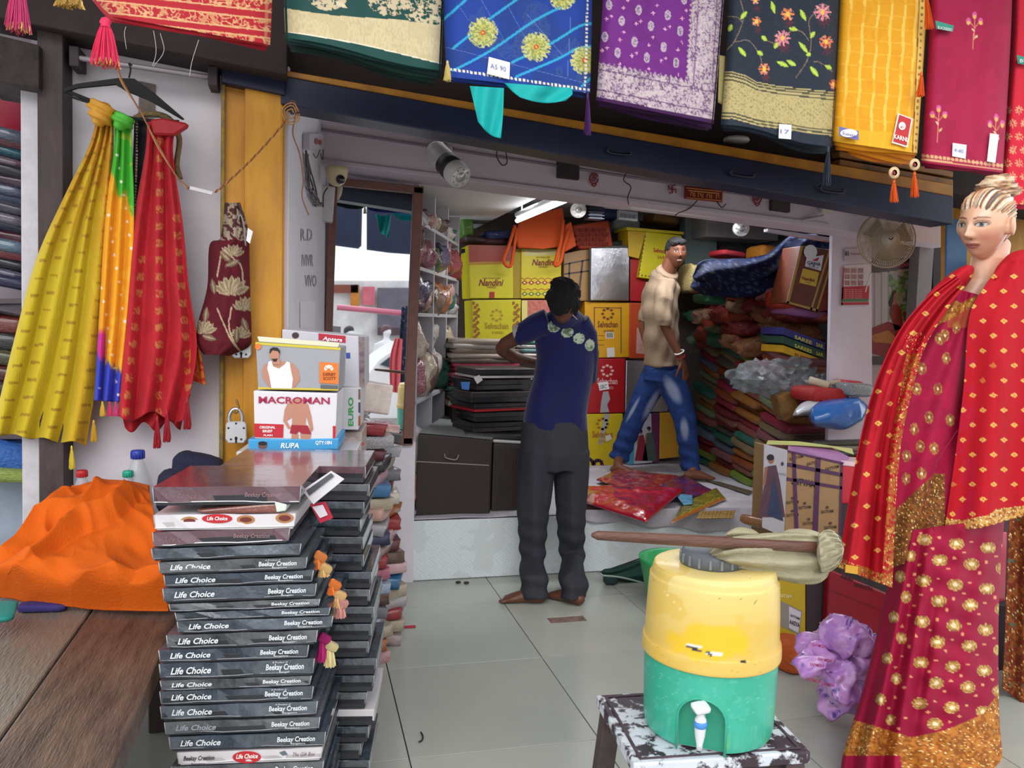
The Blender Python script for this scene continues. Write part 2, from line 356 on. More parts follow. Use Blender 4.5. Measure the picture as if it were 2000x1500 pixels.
# jamb between the yellow pillar and the mirror
def wallseg(name, a, b, z0, z1, th, mat):
    a = np.array(a); b = np.array(b); d = (b-a)/np.linalg.norm(b-a); n = np.array([-d[1], d[0]])*th
    bm = bmesh.new(); f = [(*a, z1), (*b, z1), (*b, z0), (*a, z0)]; g = [(*(a+n), z1), (*(b+n), z1), (*(b+n), z0), (*(a+n), z0)]; hexa(bm, f, g, .002); return S(from_bm(name, bm, mat))
jb = wallseg('wall_jamb', (-.05, 3.22), (.115, 4.31), 0, 2.3, .12, WHITE)
# front wall panel on the left, dark post and white post
S(quadbox('wall_left', [(118, 30), (434, 100), (428, 1360), (118, 1330)], YP(3.2), .1, WHITE))
S(quadbox('trim_2', [(72, -20), (122, -20), (126, 1250), (78, 1250)], YP(3.08), .14, M('4a3a3a', .7, bump=.3, bs=25, var=.45, vs=9, c2='2a1e1f', stretch=(2, 2, .5))))
S(quadbox('trim_3', [(40, 150), (74, 152), (78, 1120), (44, 1100)], YP(3.12), .12, M('c7c3c8', .7, bump=.2, var=.25, vs=18)))
S(quadbox('trim_4', [(-60, 55), (76, 88), (76, 172), (-60, 150)], YP(3.04), .3, M('3a2c2a', .8, bump=.6, bs=40, var=.7, vs=22, c2='17100f')))
S(quadbox('trim_5', [(-60, -60), (560, -60), (560, 146), (-60, 22)], YP(3.02), .2, M('30201f', .8, bump=.3, bs=30, var=.4, vs=12)))
# yellow ribbed pillar, its rib and peeling edge
yp = S(quadbox('wall_pillar', [(432, 118), (556, 146), (551, 1345), (425, 1345)], YP(3.16), .12, YEL))
quadbox('rib', [(478, 150), (553, 165), (548, 1345), (470, 1345)], YP(3.13), .035, YEL, yp, .008, 2)
quadbox('rib', [(432, 150), (440, 150), (434, 1345), (425, 1345)], YP(3.14), .03, M('a98a2a', .7, var=.7, vs=30, c2='5b5648'), yp, .003)
# shutter: dark roll housing, yellow lip, ridged slats, navy bottom rail
sh = S(quadbox('wall_above_shutter', [(548, -60), (2150, -60), (2150, 430), (548, 144)], YP(3.24), .25, M('2a1917', .85, bump=.3, bs=20, var=.5, vs=7)))
SL = .1795
def band(name, ya, yb, Y, d, mat, x0=556, x1=1862, par=None, bev=.004, yc=None, yd=None):
    f = lambda y, x: y+(x-556)*SL
    return quadbox(name, [(x0, f(ya, x0)), (x1, f(ya if yc is None else yc, x1)), (x1, f(yb if yd is None else yd, x1)), (x0, f(yb, x0))], YP(Y), d, mat, par, bev, 2)
S(band('trim_6', 137, 149, 3.13, .12, M('c8871d', .45, var=.35, vs=8, c2='8f5b1c'), yc=126, yd=150))
for q in range(2):
    S(band('trim_%d' % (7+q), 116-q*16, 128-q*16, 3.17+.01*q, .06, M('a9701c', .5, var=.4, vs=8, c2='5e3d17'), x0=1640))
nv = S(band('wall_shutter_rail', 149, 204, 3.12, .14, NAVY, x0=548))
S(quadbox('trim_9', [(432, 118), (556, 146), (556, 186), (432, 160)], YP(3.11), .15, NAVY))
for x in (1210, 1450, 1625):                          # handles on the rail
    y = 176+(x-556)*SL
    ptube('rail_handle', [(x-22, y-6), (x-20, y+4), (x+18, y+9), (x+22, y+1)], 3.1, .006, M('0c1224', .4), nv)
# lintel panel with trims
lt = S(quadbox('wall_lintel', [(588, 206), (1870, 428), (1870, 480), (606, 314)], YP(4.1), .22, M('d6c8d3', .7, bump=.08, bs=20, var=.14, vs=3)))
quadbox('moulding', [(588, 204), (1870, 426), (1870, 434), (588, 213)], YP(4.08), .02, M('6d5248', .7, var=.3), lt, .003)
quadbox('moulding', [(628, 251), (1840, 438), (1840, 441), (628, 255)], YP(4.085), .02, M('8e8290', .7), lt, .001)
quadbox('moulding', [(606, 306), (1620, 436), (1620, 444), (606, 315)], YP(4.08), .26, M('beb4bf', .6), lt, .003)
for (x, y, a, b) in ((1090, 312, 42, 34), (1508, 384, 36, 26)):
    quadbox('bracket', [(x, y), (x+a, y+6), (x+a, y+b+5), (x, y+b)], YP(4.07), .04, M('3d2e30', .7, var=.3), lt, .003)
# interior shell
S(wbox('wall_back', (2.2, 6.5, 1.2), (4.2, .1, 2.4), M('6a5a54', .8, var=.3, vs=3), bevel=0))
S(wbox('wall_right', (3.65, 5.4, 1.2), (.1, 2.2, 2.4), M('8f8d92', .8, var=.2, vs=3), bevel=0))
S(wbox('ceiling', (2.1, 5.35, 2.28), (3.2, 2.3, .08), M('c9ccd2', .6), bevel=0))
S(wbox('ceiling_lowered', (.76, 5.4, 2.15), (1.1, 2.1, .09), M('dcdee4', .5), bevel=0))
S(wbox('ceiling_shade_slab', (.6, 3.3, 3.1), (8, 2.7, .06), M('4b3a36', .8), bevel=0))  # unseen slab added overhead to shade the shop front
# pillar and wall on the right
pr_ = S(quadbox('wall_pillar_right', [(1626, 452), (1702, 462), (1706, 1090), (1612, 1090)], YP(4.3), .03, M('cdc5d4', .75, bump=.08, bs=30, var=.1, vs=6)))
S(quadbox('wall_right_front', [(1700, 440), (1846, 460), (1846, 1130), (1706, 1130)], YP(4.4), .15, M('a89ea8', .75, var=.12, vs=5)))
S(quadbox('trim_10', [(1806, 436), (1822, 438), (1818, 640), (1802, 640)], YP(4.36), .02, M('b9aeb4', .8, var=.35, vs=30), bevel=.001))
S(quadbox('trim_11', [(1823, 436), (1850, 440), (1846, 1130), (1819, 1130)], YP(4.34), .03, M('2b2229', .7)))
S(quadbox('trim_12', [(1850, 425), (1890, 432), (1880, 1130), (1840, 1130)], YP(3.5), .015, M('4c6d92', .6, var=.3)))
S(quadbox('wall_pillar_far', [(1866, 385), (2110, 400), (2110, 1400), (1862, 1400)], YP(3.56), .1, YEL))
S(quadbox('wall_side', [(1930, 500), (2200, 500), (2200, 1500), (1940, 1500)], YP(3.3), .1, M('4a2a30', .8, var=.3)))
# interior beam edge and clerestory clutter seen high at the back
S(quadbox('trim_13', [(1625, 472), (1500, 452), (1500, 446), (1625, 464)][::-1], YP(4.6), .05, LILAC))
S(quadbox('trim_14', [(1392, 418), (1570, 440), (1570, 640), (1392, 640)], YP(6.05), .1, M('6b6a66', .7, var=.6, vs=9, c2='3a3634'), bevel=.002))
S(quadbox('trim_15', [(1338, 425), (1400, 425), (1400, 560), (1338, 560)], YP(5.95), .1, M('8ea39f', .5, var=.2), bevel=.002))
S(quadbox('trim_16', [(1380, 415), (1520, 422), (1520, 470), (1380, 462)], YP(5.7), .3, M('a8a6a4', .5, var=.2), bevel=.003))
# left neighbour's recess with shelf
S(quadbox('wall_far_left', [(-160, 40), (60, 60), (60, 1200), (-160, 1200)], YP(3.9), .1, M('9a8f98', .8, var=.2)))
for i, y in enumerate((585, 850)):
    S(quadbox('trim_%d' % (17+i), [(-150, y), (46, y-2), (46, y+8), (-150, y+10)], YP(3.3), .6, M('4b4145', .7)))
S(quadbox('trim_19', [(-150, 925), (52, 905), (52, 1130), (-150, 1180)], YP(3.35), .05, M('8d98a8', .7, var=.3)))

# ---- mirror with worn wooden frame
mr = thing('wall_mirror_glass', 'tall mirror in a worn brown wooden frame reflecting the bright street', 'mirror', P(720, 868, 4.28)); mr.name = 'tall_mirror'
FR = M('7b5146', .6, bump=.2, var=.3, vs=20)
mp = YP(4.29)
prism('glass', [(655, 352), (822, 368), (802, 862), (636, 862)], mp, .006, M('f2f5f7', .015, metal=1), mr)
for q in ([(655, 346), (828, 364), (828, 379), (655, 361)], [(808, 364), (827, 366), (807, 868), (787, 868)], [(643, 347), (660, 348), (642, 868), (628, 868)], [(628, 855), (806, 855), (806, 870), (628, 870)]):
    quadbox('frame', q, YP(4.268), .03, FR, mr, .003)

# ---- things out in the street (seen in the mirror)
RY = 4.29
def MR(x, y, D): p = P(x, y, D); p[..., 1] = 2*RY-p[..., 1]; return p
class MPl:
    def __init__(s, D): s.D = D; s.n = np.array([0, 1., 0])
    def __call__(s, x, y, lift=0): return MR(x, y, s.D)+np.array([0, lift, 0])
navc = M('1b2745', .7, bump=.3, bs=15, var=.3)
for q in ([(640, 392), (708, 392), (706, 480), (700, 486), (640, 478)], [(716, 392), (850, 400), (845, 500), (760, 494), (716, 488)]):
    props(prism('awning_flap', q, MPl(8.9), .01, navc), 'navy cloth flap hanging from awning, %s in mirror' % ('narrow one' if q[1][0] < 710 else 'wide one behind the spotlight'), 'awning')
st = thing('shop_across_street', 'row of open shops across street seen in the mirror below white sky', 'shop', (0, -9, 0))
for (a, b, c, d, h) in ((560, 548, 1100, 700, 'e9e6e6'), (560, 556, 700, 572, '8f4a3a'), (685, 556, 702, 598, 'c47a2c'), (708, 560, 732, 596, 'd06a78'), (738, 562, 812, 640, '6b6672'), (738, 640, 800, 655, '57424a'), (815, 560, 860, 660, '7f6a5a')):
    quadbox('shop_front' if h[0] == 'e' else 'display', rect(a, b, c, d), MPl(17.5 if h[0] == 'e' else 17.3), .1, M(h, .8, var=.4, vs=3), st, 0)
pole = thing('street_pole', 'pink horizontal pole across the street reflection in mirror', 'pole', MR(720, 610, 12))
tube('bar', [MR(658, 600, 12), MR(790, 612, 12)], .04, M('c46a80', .5), pole); tube('post', [MR(790, 612, 12), MR(790, 900, 12)], .04, M('c46a80', .5), pole)
car = thing('parked_car', 'white parked car with dark side window reflected low in mirror', 'car', (3, -4.5, 0))
prism('body', [(655, 860), (655, 790), (700, 770), (712, 735), (738, 700), (780, 672), (860, 668), (900, 740), (920, 860)], MPl(12.5), 1.5, M('f4f5f6', .25, coat=.6), car, .03)
prism('window', [(742, 712), (784, 680), (850, 676), (860, 728), (800, 730)], MPl(12.46), .03, M('39505c', .1), car)
for x in (700, 880): prism('wheel', ell(x, 868, 26, 26), MPl(12.42), .15, M('17181a', .6), car, .01)
dr = thing('hanging_garment', 'dark navy speckled garment with coral cloth reflected at mirror edge', 'garment', MR(795, 700, 9.3))
def dk(x, y): p = Paint(x, y, '232a40'); p.put(vn(x, y, 2.2) > .8, '8d90a8', .7); return p.c
def mcl(name, L, R, D, paint, par):
    v = np.linspace(0, 1, 90); u = np.linspace(0, 1, 24); a = edge(L, v); b = edge(R, v); U, V = np.meshgrid(u, v)
    pt = a[:, None]*(1-U[..., None])+b[:, None]*U[..., None]; x, y = pt[..., 0], pt[..., 1]; return gridmesh(name, MR(x, y, D+.02*np.sin(U*14)), paint(x, y), MP(.7), par, .006)
mcl('drape', [(785, 600), (779, 700), (781, 850)], [(812, 592), (812, 700), (806, 850)], 9.3, dk, dr)
mcl('coral_cloth', [(772, 660), (762, 700), (762, 765)], [(786, 662), (784, 700), (780, 768)], 9.2, lambda x, y: Paint(x, y, 'd2606a').c, dr)
# ================================================================ HANGING SARIS ALONG THE TOP
SY = 2.6
def broc(x, y, s=5, k=0):                      # woven scroll ornament
    a = np.abs(fbm(x, y, s, k, 2)-.5); return a < .055
def strands(name, top, bot, r0_, r1_, n, mat, par, wob=.0, rad=.0011, gold=None):
    bm = bmesh.new(); top = Vector(tuple(map(float, top))); bot = Vector(tuple(map(float, bot))); rg = random.Random(n)
    for i in range(n):
        a = rg.uniform(0, 2*PI); q = math.sqrt(rg.random()); L = rg.uniform(.93, 1.05); prev = None
        for t in (0, .25, .6, 1):
            c = top.lerp(bot, t*L)+Vector((cos(a), sin(a), 0))*q*(r0_+(r1_-r0_)*t**.7)+Vector((rg.uniform(-1, 1), rg.uniform(-1, 1), 0))*wob*t
            ring = [bm.verts.new(c+Vector((cos(b), sin(b), 0))*rad) for b in (0, 2.1, 4.2)]
            if prev:
                for k in range(3): bm.faces.new((prev[k], prev[(k+1) % 3], ring[(k+1) % 3], ring[k]))
            prev = ring
    return from_bm(name, bm, mat, par)
def tassel(x, y0, y1, wpx, Y, col, par, x1=None, gold=False, lab=None):
    x1 = x if x1 is None else x1; m = M(col, .7, bump=.2); h = (y1-y0)*.16; s = Y/F
    a = P(x, y0, Y); b = P(x1, y0+h, Y); c = P(x1, y1, Y)
    o = lathe('tassel', [(.001, 0), (wpx*.14*s, -.2*h*s), (wpx*.2*s, -.6*h*s), (wpx*.13*s, -h*s), (wpx*.2*s, -1.2*h*s)], a, m, par, 10)
    if lab: o['label'] = lab
    strands('strands', P(x, y0+h*.9, Y), c, wpx*.12*s, wpx*.5*s, int(60+wpx), m, o, .002, .0012)
    if gold: strands('gold_ends', P(x1, y1-.12*(y1-y0), Y), P(x1, y1+2, Y), wpx*.42*s, wpx*.5*s, 26, M('c7a35a', .35, metal=.6), o, .002, .0018)
    return o
CM = MP(.62, .12, 250, sheen=.04)
def sari(name, label, L, R, paint, layers, group=None, Y=SY, wav=0, mat=None, ripple=.006, step=1.7, bot=None):
    t = thing(name, label, 'sari', P((L[0][0]+R[0][0])/2, L[0][1], Y), group)
    def fold(U, V, x, y): return .05*np.abs(2*U-1)**10+ripple*np.sin(U*5+V*1.5+wav)+.002*np.sin(U*23+wav)
    cloth('front_face', L, R, Y, paint, mat or CM, t, step=step, fold=fold, thick=.003, bot=bot)
    for i, (dy, col, inset) in enumerate(layers):
        LL = [(p[0]+inset, p[1]+dy*(j/(len(L)-1))) for j, p in enumerate(L)]; RR = [(p[0]-inset, p[1]+dy*(j/(len(R)-1))) for j, p in enumerate(R)]
        cloth('fold_layer', LL, RR, Y+.012+.013*i, col, MP(.7, .1, 200), t, fold=lambda U, V, x, y, i=i: .03*np.abs(2*U-1)**8+ripple*np.sin(U*5+V*1.5+wav+i*.6), thick=.004, nn=(26, 20),
              bot=lambda U, i=i: 3*np.sin(U*5+i*2)+(bot(U) if bot else 0))
    return t
def tagp(par, q, Y=SY, col='f1efec', ink=None, rows=2, name='price_tag', inkc='6a76b8'):
    o = prism(name, q, YP(Y-.012), .0015, M(col, .6), par)
    if ink:
        x0, y0 = q[3]; wd = q[2][0]-q[3][0]; hh = q[3][1]-q[0][1]
        text(ink, x0+wd*.15, y0-hh*.35, wd*.7, hh*.3, YP(Y-.0125), M(inkc), o, slope=(q[2][1]-q[3][1])/max(wd, 1))
    return o
gold = 'd8bf8c'
def p_red(x, y):
    p = Paint(x, y, 'ad1f2d'); l = y-(x-205)*.115
    for a, b in ((-62, -12), (0, 26), (36, 58)):
        m = (l > a) & (l < b); p.put(m & (broc(x, y, 9, 1) | (np.abs(l-a-2) < 1.6) | (np.abs(l-b+2) < 1.6)), 'dcb27e', .9); p.put(m & (fbm(x, y, 7, 3) > .58), 'cf9d6c', .8)
    p.put(np.abs(x-520+y*.02) < 3, 'cf9d6c', .6); return p.c
t = sari('hanging_sari', 'red hanging sari with gold scroll bands, over the left wall panel', [(150, -60), (182, 0), (208, 30)], [(532, -60), (530, 20), (527, 88)], p_red, [(6, 'b32030', 3), (10, '9c1826', 8), (3, 'c02836', 16)], wav=1, Y=2.5)
tassel(206, 33, 128, 50, 2.42, 'df2a57', t, gold=True, lab='pink tassel with gold bead ends')
tassel(36, -50, 60, 40, 2.42, 'c2346a', t, gold=True, lab='pink tassel with gold bead ends')
for x in (122, 146): strands('gold_beads', P(x, -12, 2.42), P(x, 14, 2.42), .004, .022, 26, M('c7a35a', .35, metal=.6), t, .003, .003)
for (a, b, c, d, e) in ((300, 60, 305, 100, 298), (313, 65, 320, 100, 300), (388, 78, 375, 120, 370), (246, 52, 243, 66, 247)):
    ptube('loose_thread', [(a, b), (c, d), (e, d+30)], 2.5, .0008, M('b9aeb0'), t)
def p_green(x, y):
    u = (x-557)/308; p = Paint(x, y, '1f4a45'); yt = 16+u*36+3*np.sin(u*6); yb = 62+u*60-4*np.sin(u*4)
    for cx, cy, r in ((640, -10, 40), (760, 0, 42), (845, 10, 60)):
        d = np.hypot(x-cx, (y-cy)*1.3); p.put((d < r) & ((broc(x, y, 7, 2)) | (fbm(x, y, 9, 5) > .55)), 'cdbb9a')
    for cx, cy in ((655, 3), (840, 30), (850, 36)): p.leaf(cx, cy, .5, 26, 8, 'd8cba8')
    m = (y > yt) & (y < yb); p.put(m, 'd3c39a'); p.put(m & (vn(x, y*.3, 1.6, 2) > .6), 'bfae86', .6); p.put(m & (fbm(x, y, 30, 3) > .55), 'c5b48b', .5)
    p.put(np.abs(y-yb) < 1.2, 'e8dfc8'); return p.c
sari('hanging_sari', 'dark green folded hanging sari with wide cream border', [(553, -60), (556, 20), (558, 74)], [(867, -60), (864, 50), (860, 138)], p_green, [(5, '1c3f3b', 1), (10, '14302e', 2), (15, '17352f', 4), (20, '102725', 6), (24, '16332f', 10), (27, '0e2220', 16)], wav=2, bot=lambda U: -4*np.sin(U*6.28))
def p_blue(x, y):
    p = Paint(x, y, '1d3f96'); p.put(fbm(x, y, 34, 2) > .56, '233e80', .6); p.put((fbm(x, y, 60, 5) > .58) & (vn(x, y, 1.7, 1) > .4), '4a5f8a', .45)
    for q in ([(886, 138), (960, 98), (1045, 40), (1118, 4)], [(868, 38), (915, -5)], [(885, 95), (950, 42), (1015, -5)], [(1000, 122), (1078, 84), (1130, 52), (1156, 46)], [(1008, 150), (1090, 115), (1125, 96), (1156, 90)], [(1136, 168), (1156, 150)], [(868, -20), (900, -45)]):
        p.line([tuple(a) for a in spline(q, 5)] if len(q) > 2 else q, 4.6, '2fa3cf')
    for q in ([(895, 10), (915, 40)], [(940, 0), (985, 80)], [(990, 10), (1035, 90)], [(1030, 30), (1100, 110)], [(870, 92), (1152, 165)], [(1115, 20), (1108, 150)]): p.line(q, 1.1, '6a86c8', .7)
    for cx, cy, r in ((943, 64, 30), (1047, 92, 29), (1141, 118, 28), (1098, -6, 26)):
        p.flower(cx, cy, r, 16, '8f9a58', ph=.3, deep=.12); p.put((np.hypot(x-cx, y-cy) < r) & (vn(x, y, 2.6, 3) > .5), 'd6cf86', .8); p.flower(cx, cy, r*.62, 12, '6f8648', .7); p.put((np.hypot(x-cx, y-cy) < r*.55) & (vn(x, y, 2.2, 4) > .5), 'c8b95c', .8); p.disc(cx, cy, 5, 5, 'c84a2c'); p.disc(cx, cy, 2, 2, 'f2c25a')
    yb = 134+(x-870)*.15
    p.put((np.abs(y-yb) < 2.6) & (np.sin(x*.8) > -.2), 'e9e3d2'); p.put((np.abs(x-1147+y*.03) < 2.2) & (np.sin(y*.8) > -.2), 'e9e3d2'); return p.c
t = sari('hanging_sari', 'royal blue hanging sari with cyan bands and gold flower medallions', [(866, -60), (868, 60), (872, 150)], [(1157, -60), (1155, 70), (1152, 182)], p_blue, [(5, '1a3680', 4), (8, '152b68', 10)], wav=3)
tagp(t, [(955, 111), (992, 120), (996, 126), (995, 156), (950, 145)][0:1]+[(996, 122), (995, 155), (951, 144)], ink='A5 90')
for nm, L, R in (('lining', [(918, 168), (925, 200), (934, 238)], [(984, 172), (982, 230), (978, 270)]), ('lining', [(985, 162), (1000, 178), (1015, 190)], [(1116, 172), (1118, 184), (1105, 196)])):
    o = cloth(nm, L, R, 2.58, '19a8a6', MP(.6), t, fold=lambda U, V, x, y: .012*np.sin(U*9+V*3), nn=(30, 30), thick=.002, bot=lambda U: 8*np.sin(U*3.1)); o['label'] = 'turquoise lining hanging out'
tassel(874, 118, 158, 14, 2.57, 'cdb76e', t)
tassel(1148, 180, 262, 14, 2.57, '45175a', t, lab='dark purple tassel')
def p_pur(x, y):
    p = Paint(x, y, '70267f'); p.put(fbm(x, y, 40, 1) > .55, '642272', .5)
    xr = 1352-y*.06; ytop = 126+(x-1172)*.2; cols = 0
    for i in range(-1, 5):
        for j in range(-2, 7):
            cx = 1190+i*57+(j % 2)*28-j*4; cy = 10+j*31+i*10
            p.put((((x-cx)/6.0)**2+((y-cy)/10.)**2 < 1), 'b9a3b4'); p.put((((x-cx)/3.6)**2+((y-cy)/7.)**2 < 1) & (vn(x, y, 2.2) > .5), '7a6a86')
            p.flower(cx+28, cy-2+8, 4.2, 4, 'd99fc0')
            p.flower(cx+4, cy+22, 3.6, 4, 'd99fc0')
    saw = np.abs((y*.1) % 1-.5)*12; m = x > xr-saw*.8; saw2 = np.abs((x*.1) % 1-.5)*14; m2 = y > ytop-saw2; mm = m | m2
    p.put(mm, 'b8a7ad'); p.put(mm & (broc(x, y, 7, 2) | (vn(x, y, 2.1, 6) > .72)), '6a4670', .85); p.put(mm & (fbm(x, y, 12, 4) > .6), 'cfc0c0', .6)
    for o in (10, 50): p.put(m2 & (np.abs(y-ytop-o) < 1.3), '5b3860', .7)
    for o in (12, 48): p.put(m & ~m2 & (np.abs(x-xr-o) < 1.3), '6a4670', .6)
    p.put(y > ytop+64, '3d1248'); return p.c
sari('hanging_sari', 'purple hanging sari with silver motifs and silver brocade border', [(1181, -60), (1174, 60), (1165, 196)], [(1418, -60), (1410, 40), (1393, 242)], p_pur, [(4, '2d0d36', 2), (8, '3a1244', 4), (12, '260a2e', 10), (15, '341040', 22)], wav=4)
def p_flo(x, y):
    p = Paint(x, y, '232c39'); p.put(vn(x, y, 1.8) > .75, '2f3946', .5)
    st = [[(1418, 100), (1435, 80), (1452, 35), (1446, 0)], [(1436, 82), (1462, 80), (1482, 105), (1488, 125)], [(1554, 152), (1575, 120), (1584, 85), (1580, 40), (1600, 22), (1612, 28)], [(1575, 120), (1600, 122), (1625, 140)], [(1490, 75), (1515, 84), (1545, 60)], [(1545, 60), (1565, 62), (1580, 80)], [(1420, 32), (1440, 34), (1450, 45)]]
    for q in st: p.line([tuple(a) for a in spline(q, 5)], 1.7, '7f6b5a')
    for cx, cy, a, L in ((1442, 92, .9, 24), (1424, 62, -1.2, 16), (1446, 38, -.9, 20), (1478, 100, .6, 14), (1536, 118, -2.6, -22), (1516, 120, .4, 26), (1560, 82, .9, 28), (1574, 108, -.3, 10), (1582, 130, .9, 26), (1562, 18, 1.1, 26), (1582, 75, -1, 16), (1506, 2, 1.3, 26), (1540, 55, .2, 18), (1610, 128, .4, 16), (1487, 70, .8, 14), (1512, 95, -1, 14)):
        p.leaf(cx, cy, a, L, 9, '9fbf3e'); p.leaf(cx, cy, a, L, 3, 'd3dc6a', .8)
    for cx, cy, r, c, n in ((1528, 75, 17, 'd9798a', 9), (1606, 24, 18, 'd9798a', 8), (1538, 28, 14, 'e0762f', 6), (1613, 82, 14, 'e0662f', 7), (1492, 135, 12, 'e0703a', 6), (1477, 42, 10, 'e0703a', 5), (1628, 165, 10, 'd8532f', 6), (1475, 0, 9, 'd9798a', 6)):
        p.flower(cx+3, cy+17, r*.8, n, '5d2a35', .8); p.flower(cx, cy, r, n, c); p.put((np.hypot(x-cx, y-cy) < r*.9) & (vn(x, y, 2, 2) > .62), 'f2b0a8', .7); p.disc(cx, cy, 3.5, 5, 'efc04a')
    ub = np.interp(x, [1410, 1430, 1455, 1478, 1520, 1640], [139, 140, 147, 160, 168, 181]); lb = np.interp(x, [1410, 1430, 1480, 1640], [232, 232, 246, 268])
    m = (y > ub) & (y < lb); f = (y-ub)/(lb-ub); p.put(m, 'b9a974'); g = np.minimum(np.abs(((x*.9+y) % 11)-5.5), np.abs(((x*.9-y) % 11)-5.5)); p.put(m & (f > .22) & (f < .86) & (g > 4.6), '5f5a3c', .9); p.put(m & (f > .22) & (f < .86) & (vn(x, y, 1.7) > .7), '8a7d50', .6)
    for q in (.04, .1, .18, .88, .95): p.put(m & (np.abs(f-q) < .018), '34342c', .8)
    return p.c
t = sari('hanging_sari', 'black hanging sari with embroidered orange and pink flowers', [(1424, -60), (1420, 80), (1408, 244)], [(1643, -60), (1638, 60), (1625, 286)], p_flo, [(5, '222d3a', 2), (9, '1a222d', 5), (13, '161d27', 14)], wav=5, bot=lambda U: -5*np.sin(U*6.28))
tagp(t, [(1522, 242), (1546, 244), (1545, 272), (1521, 270)], ink='17')
tassel(1618, 285, 360, 18, 2.58, '2b3342', t, 1614)
b2 = cloth('fold_layer', [(1405, 108), (1402, 200)], [(1417, 110), (1412, 205)], 2.66, 'a99a62', MP(.6), t, nn=(6, 12))
def p_yel(x, y):
    p = Paint(x, y, 'e3a01a'); 
    for cx in (1662, 1688, 1716, 1742, 1768, 1790): p.put(np.abs(x-(cx-y*.06)-1.2*np.sin(y*.08)) < 2.6, 'f1d06a', .75)
    p.put(np.abs(((y-x*.1) % 26)-13) < 1.5, 'eebb48', .5); p.put(fbm(x, y, 35, 3) > .55, 'dd9512', .5); p.put(y > 248+(x-1630)*.1, 'ecb02a', .8)
    bx = 1795-y*.045; p.put((x > bx) & (x < bx+12), 'e6bf62'); p.put((np.abs(x-bx-6) < 2) & (y % 13 < 5), '9a6a2a'); p.put(np.abs(x-bx) < .9, '7a4a1a'); return p.c
t = sari('hanging_sari', 'yellow checked hanging sari with a red brand tag', [(1643, -60), (1636, 80), (1626, 276)], [(1813, -60), (1806, 80), (1791, 300)], p_yel, [(7, 'dc8f14', 2), (14, 'd67f12', 6), (20, 'e08a16', 14), (26, 'c9700f', 30)], wav=6)
q = prism('brand_tag', [(1754, 221), (1783, 232), (1773, 288), (1742, 279)], YP(2.583), .0012, M('f0e9e2'), t)
prism('tag_face', [(1757, 224), (1780, 233), (1771, 284), (1745, 276)], YP(2.581), .001, M('c0262c'), q)
sheet('tag_face', [ell(1762, 246, 7, 8)], YP(2.581), M('f0e9e2'), q); text('KARNI', 1746, 270, 26, 9, YP(2.581), M('f5f0ea'), q, slope=.28, bold=True); text('c', 1759, 250, 6, 6, YP(2.5805), M('c0262c'), q)
q = prism('brand_tag', [(1639, 247), (1677, 256), (1677, 274), (1639, 265)], YP(2.583), .001, M('6b6ab0'), t); sheet('tag_face', [ell(1658, 260, 17, 8)], YP(2.583), M('f2f0f2'), q); text('Suzeta', 1645, 262, 26, 6, YP(2.582), M('4a4a9a'), q, slope=.22, shear=.2)
tassel(1809, -20, 54, 16, 2.56, 'e4661e', t, 1815); tassel(1800, 140, 187, 16, 2.56, 'e4661e', t, 1797)
for x, y, y1 in ((1786, 322, 384), (1746, 338, 394)):
    o = lathe('tassel_ring', [(.010, -.004), (.0205, -.004), (.0205, .004), (.010, .004), (.010, -.004)], P(x, y-.5, 2.55), M('d9b98c', .4), t, 20, 'Y'); lathe('bead', [(.001, -.004), (.007, 0), (.001, .004)], P(x, y, 2.54), M('8c1f20', .2), o, 12, 'Y')
    tassel(x, y+12, y1, 18, 2.56, 'e4661e', t)
def p_mag(x, y):
    p = Paint(x, y, 'a71a46'); p.put(fbm(x, y, 50, 1) > .55, '9c1640', .6)
    for cx, cy in ((1903, 50), (1833, 232), (1945, 250), (1868, -50)):
        p.line([(cx-3, cy+45), (cx, cy-15)], 1.6, 'd88a6a'); p.line([(cx, cy+5), (cx-10, cy-8)], 1.4, 'd88a6a'); p.line([(cx, cy+5), (cx+10, cy-8)], 1.4, 'd88a6a')
        for dx, dy in ((-12, -8), (0, -20), (12, -8)): p.disc(cx+dx, cy+dy, 4.8, 7, 'd3589a'); p.disc(cx+dx, cy+dy+3, 3.4, 4, 'e3b25a')
        p.leaf(cx, cy+25, -.8, 9, 4, 'e0c090'); p.leaf(cx, cy+12, -2.3, 9, 4, 'e0c090')
    yb = 306+(x-1802)*.13; p.put((np.abs(y-yb) < 6) & (np.hypot((x % 8)-4, y-yb+2) < 3.6), 'd9a87e'); p.put(np.abs(y-yb-5) < 1.2, 'd9a87e'); p.put(y > yb+7, '9c1340'); return p.c
t = sari('hanging_sari', 'crimson hanging sari with small embroidered sprigs', [(1816, -60), (1812, 80), (1799, 318)], [(1978, -60), (1972, 100), (1958, 338)], p_mag, [(4, '8f123a', 2), (8, '7c0f32', 8)], wav=7)
tagp(t, [(1861, 279), (1888, 283), (1886, 310), (1860, 305)], ink='4-40'); tagp(t, [(1934, 260), (1951, 263), (1944, 318), (1928, 315)])
q = prism('brand_tag', [(1827, 40), (1863, 50), (1861, 62), (1829, 56)], YP(2.583), .001, M('2f8f7a'), t); text('BLACKBERRY', 1832, 56, 28, 6, YP(2.582), M('e8efe8'), q, slope=.2)
def p_r2(x, y):
    p = Paint(x, y, 'cf2038')
    for i in range(6):
        for j in range(14):
            cx, cy = 1968+i*22+(j % 2)*10, 215+j*26
            if cy > 200: p.flower(cx, cy, 9, 8, 'e0b080', .9); p.disc(cx, cy, 2, 2, 'cf2038')
    return p.c
t = sari('hanging_sari', 'bright red hanging sari with gold flowers at right edge', [(1979, -60), (1974, 100), (1950, 400)], [(2080, -60), (2080, 60), (2080, 400)], p_r2, [(6, 'b01830', 4)], wav=8, Y=2.65)
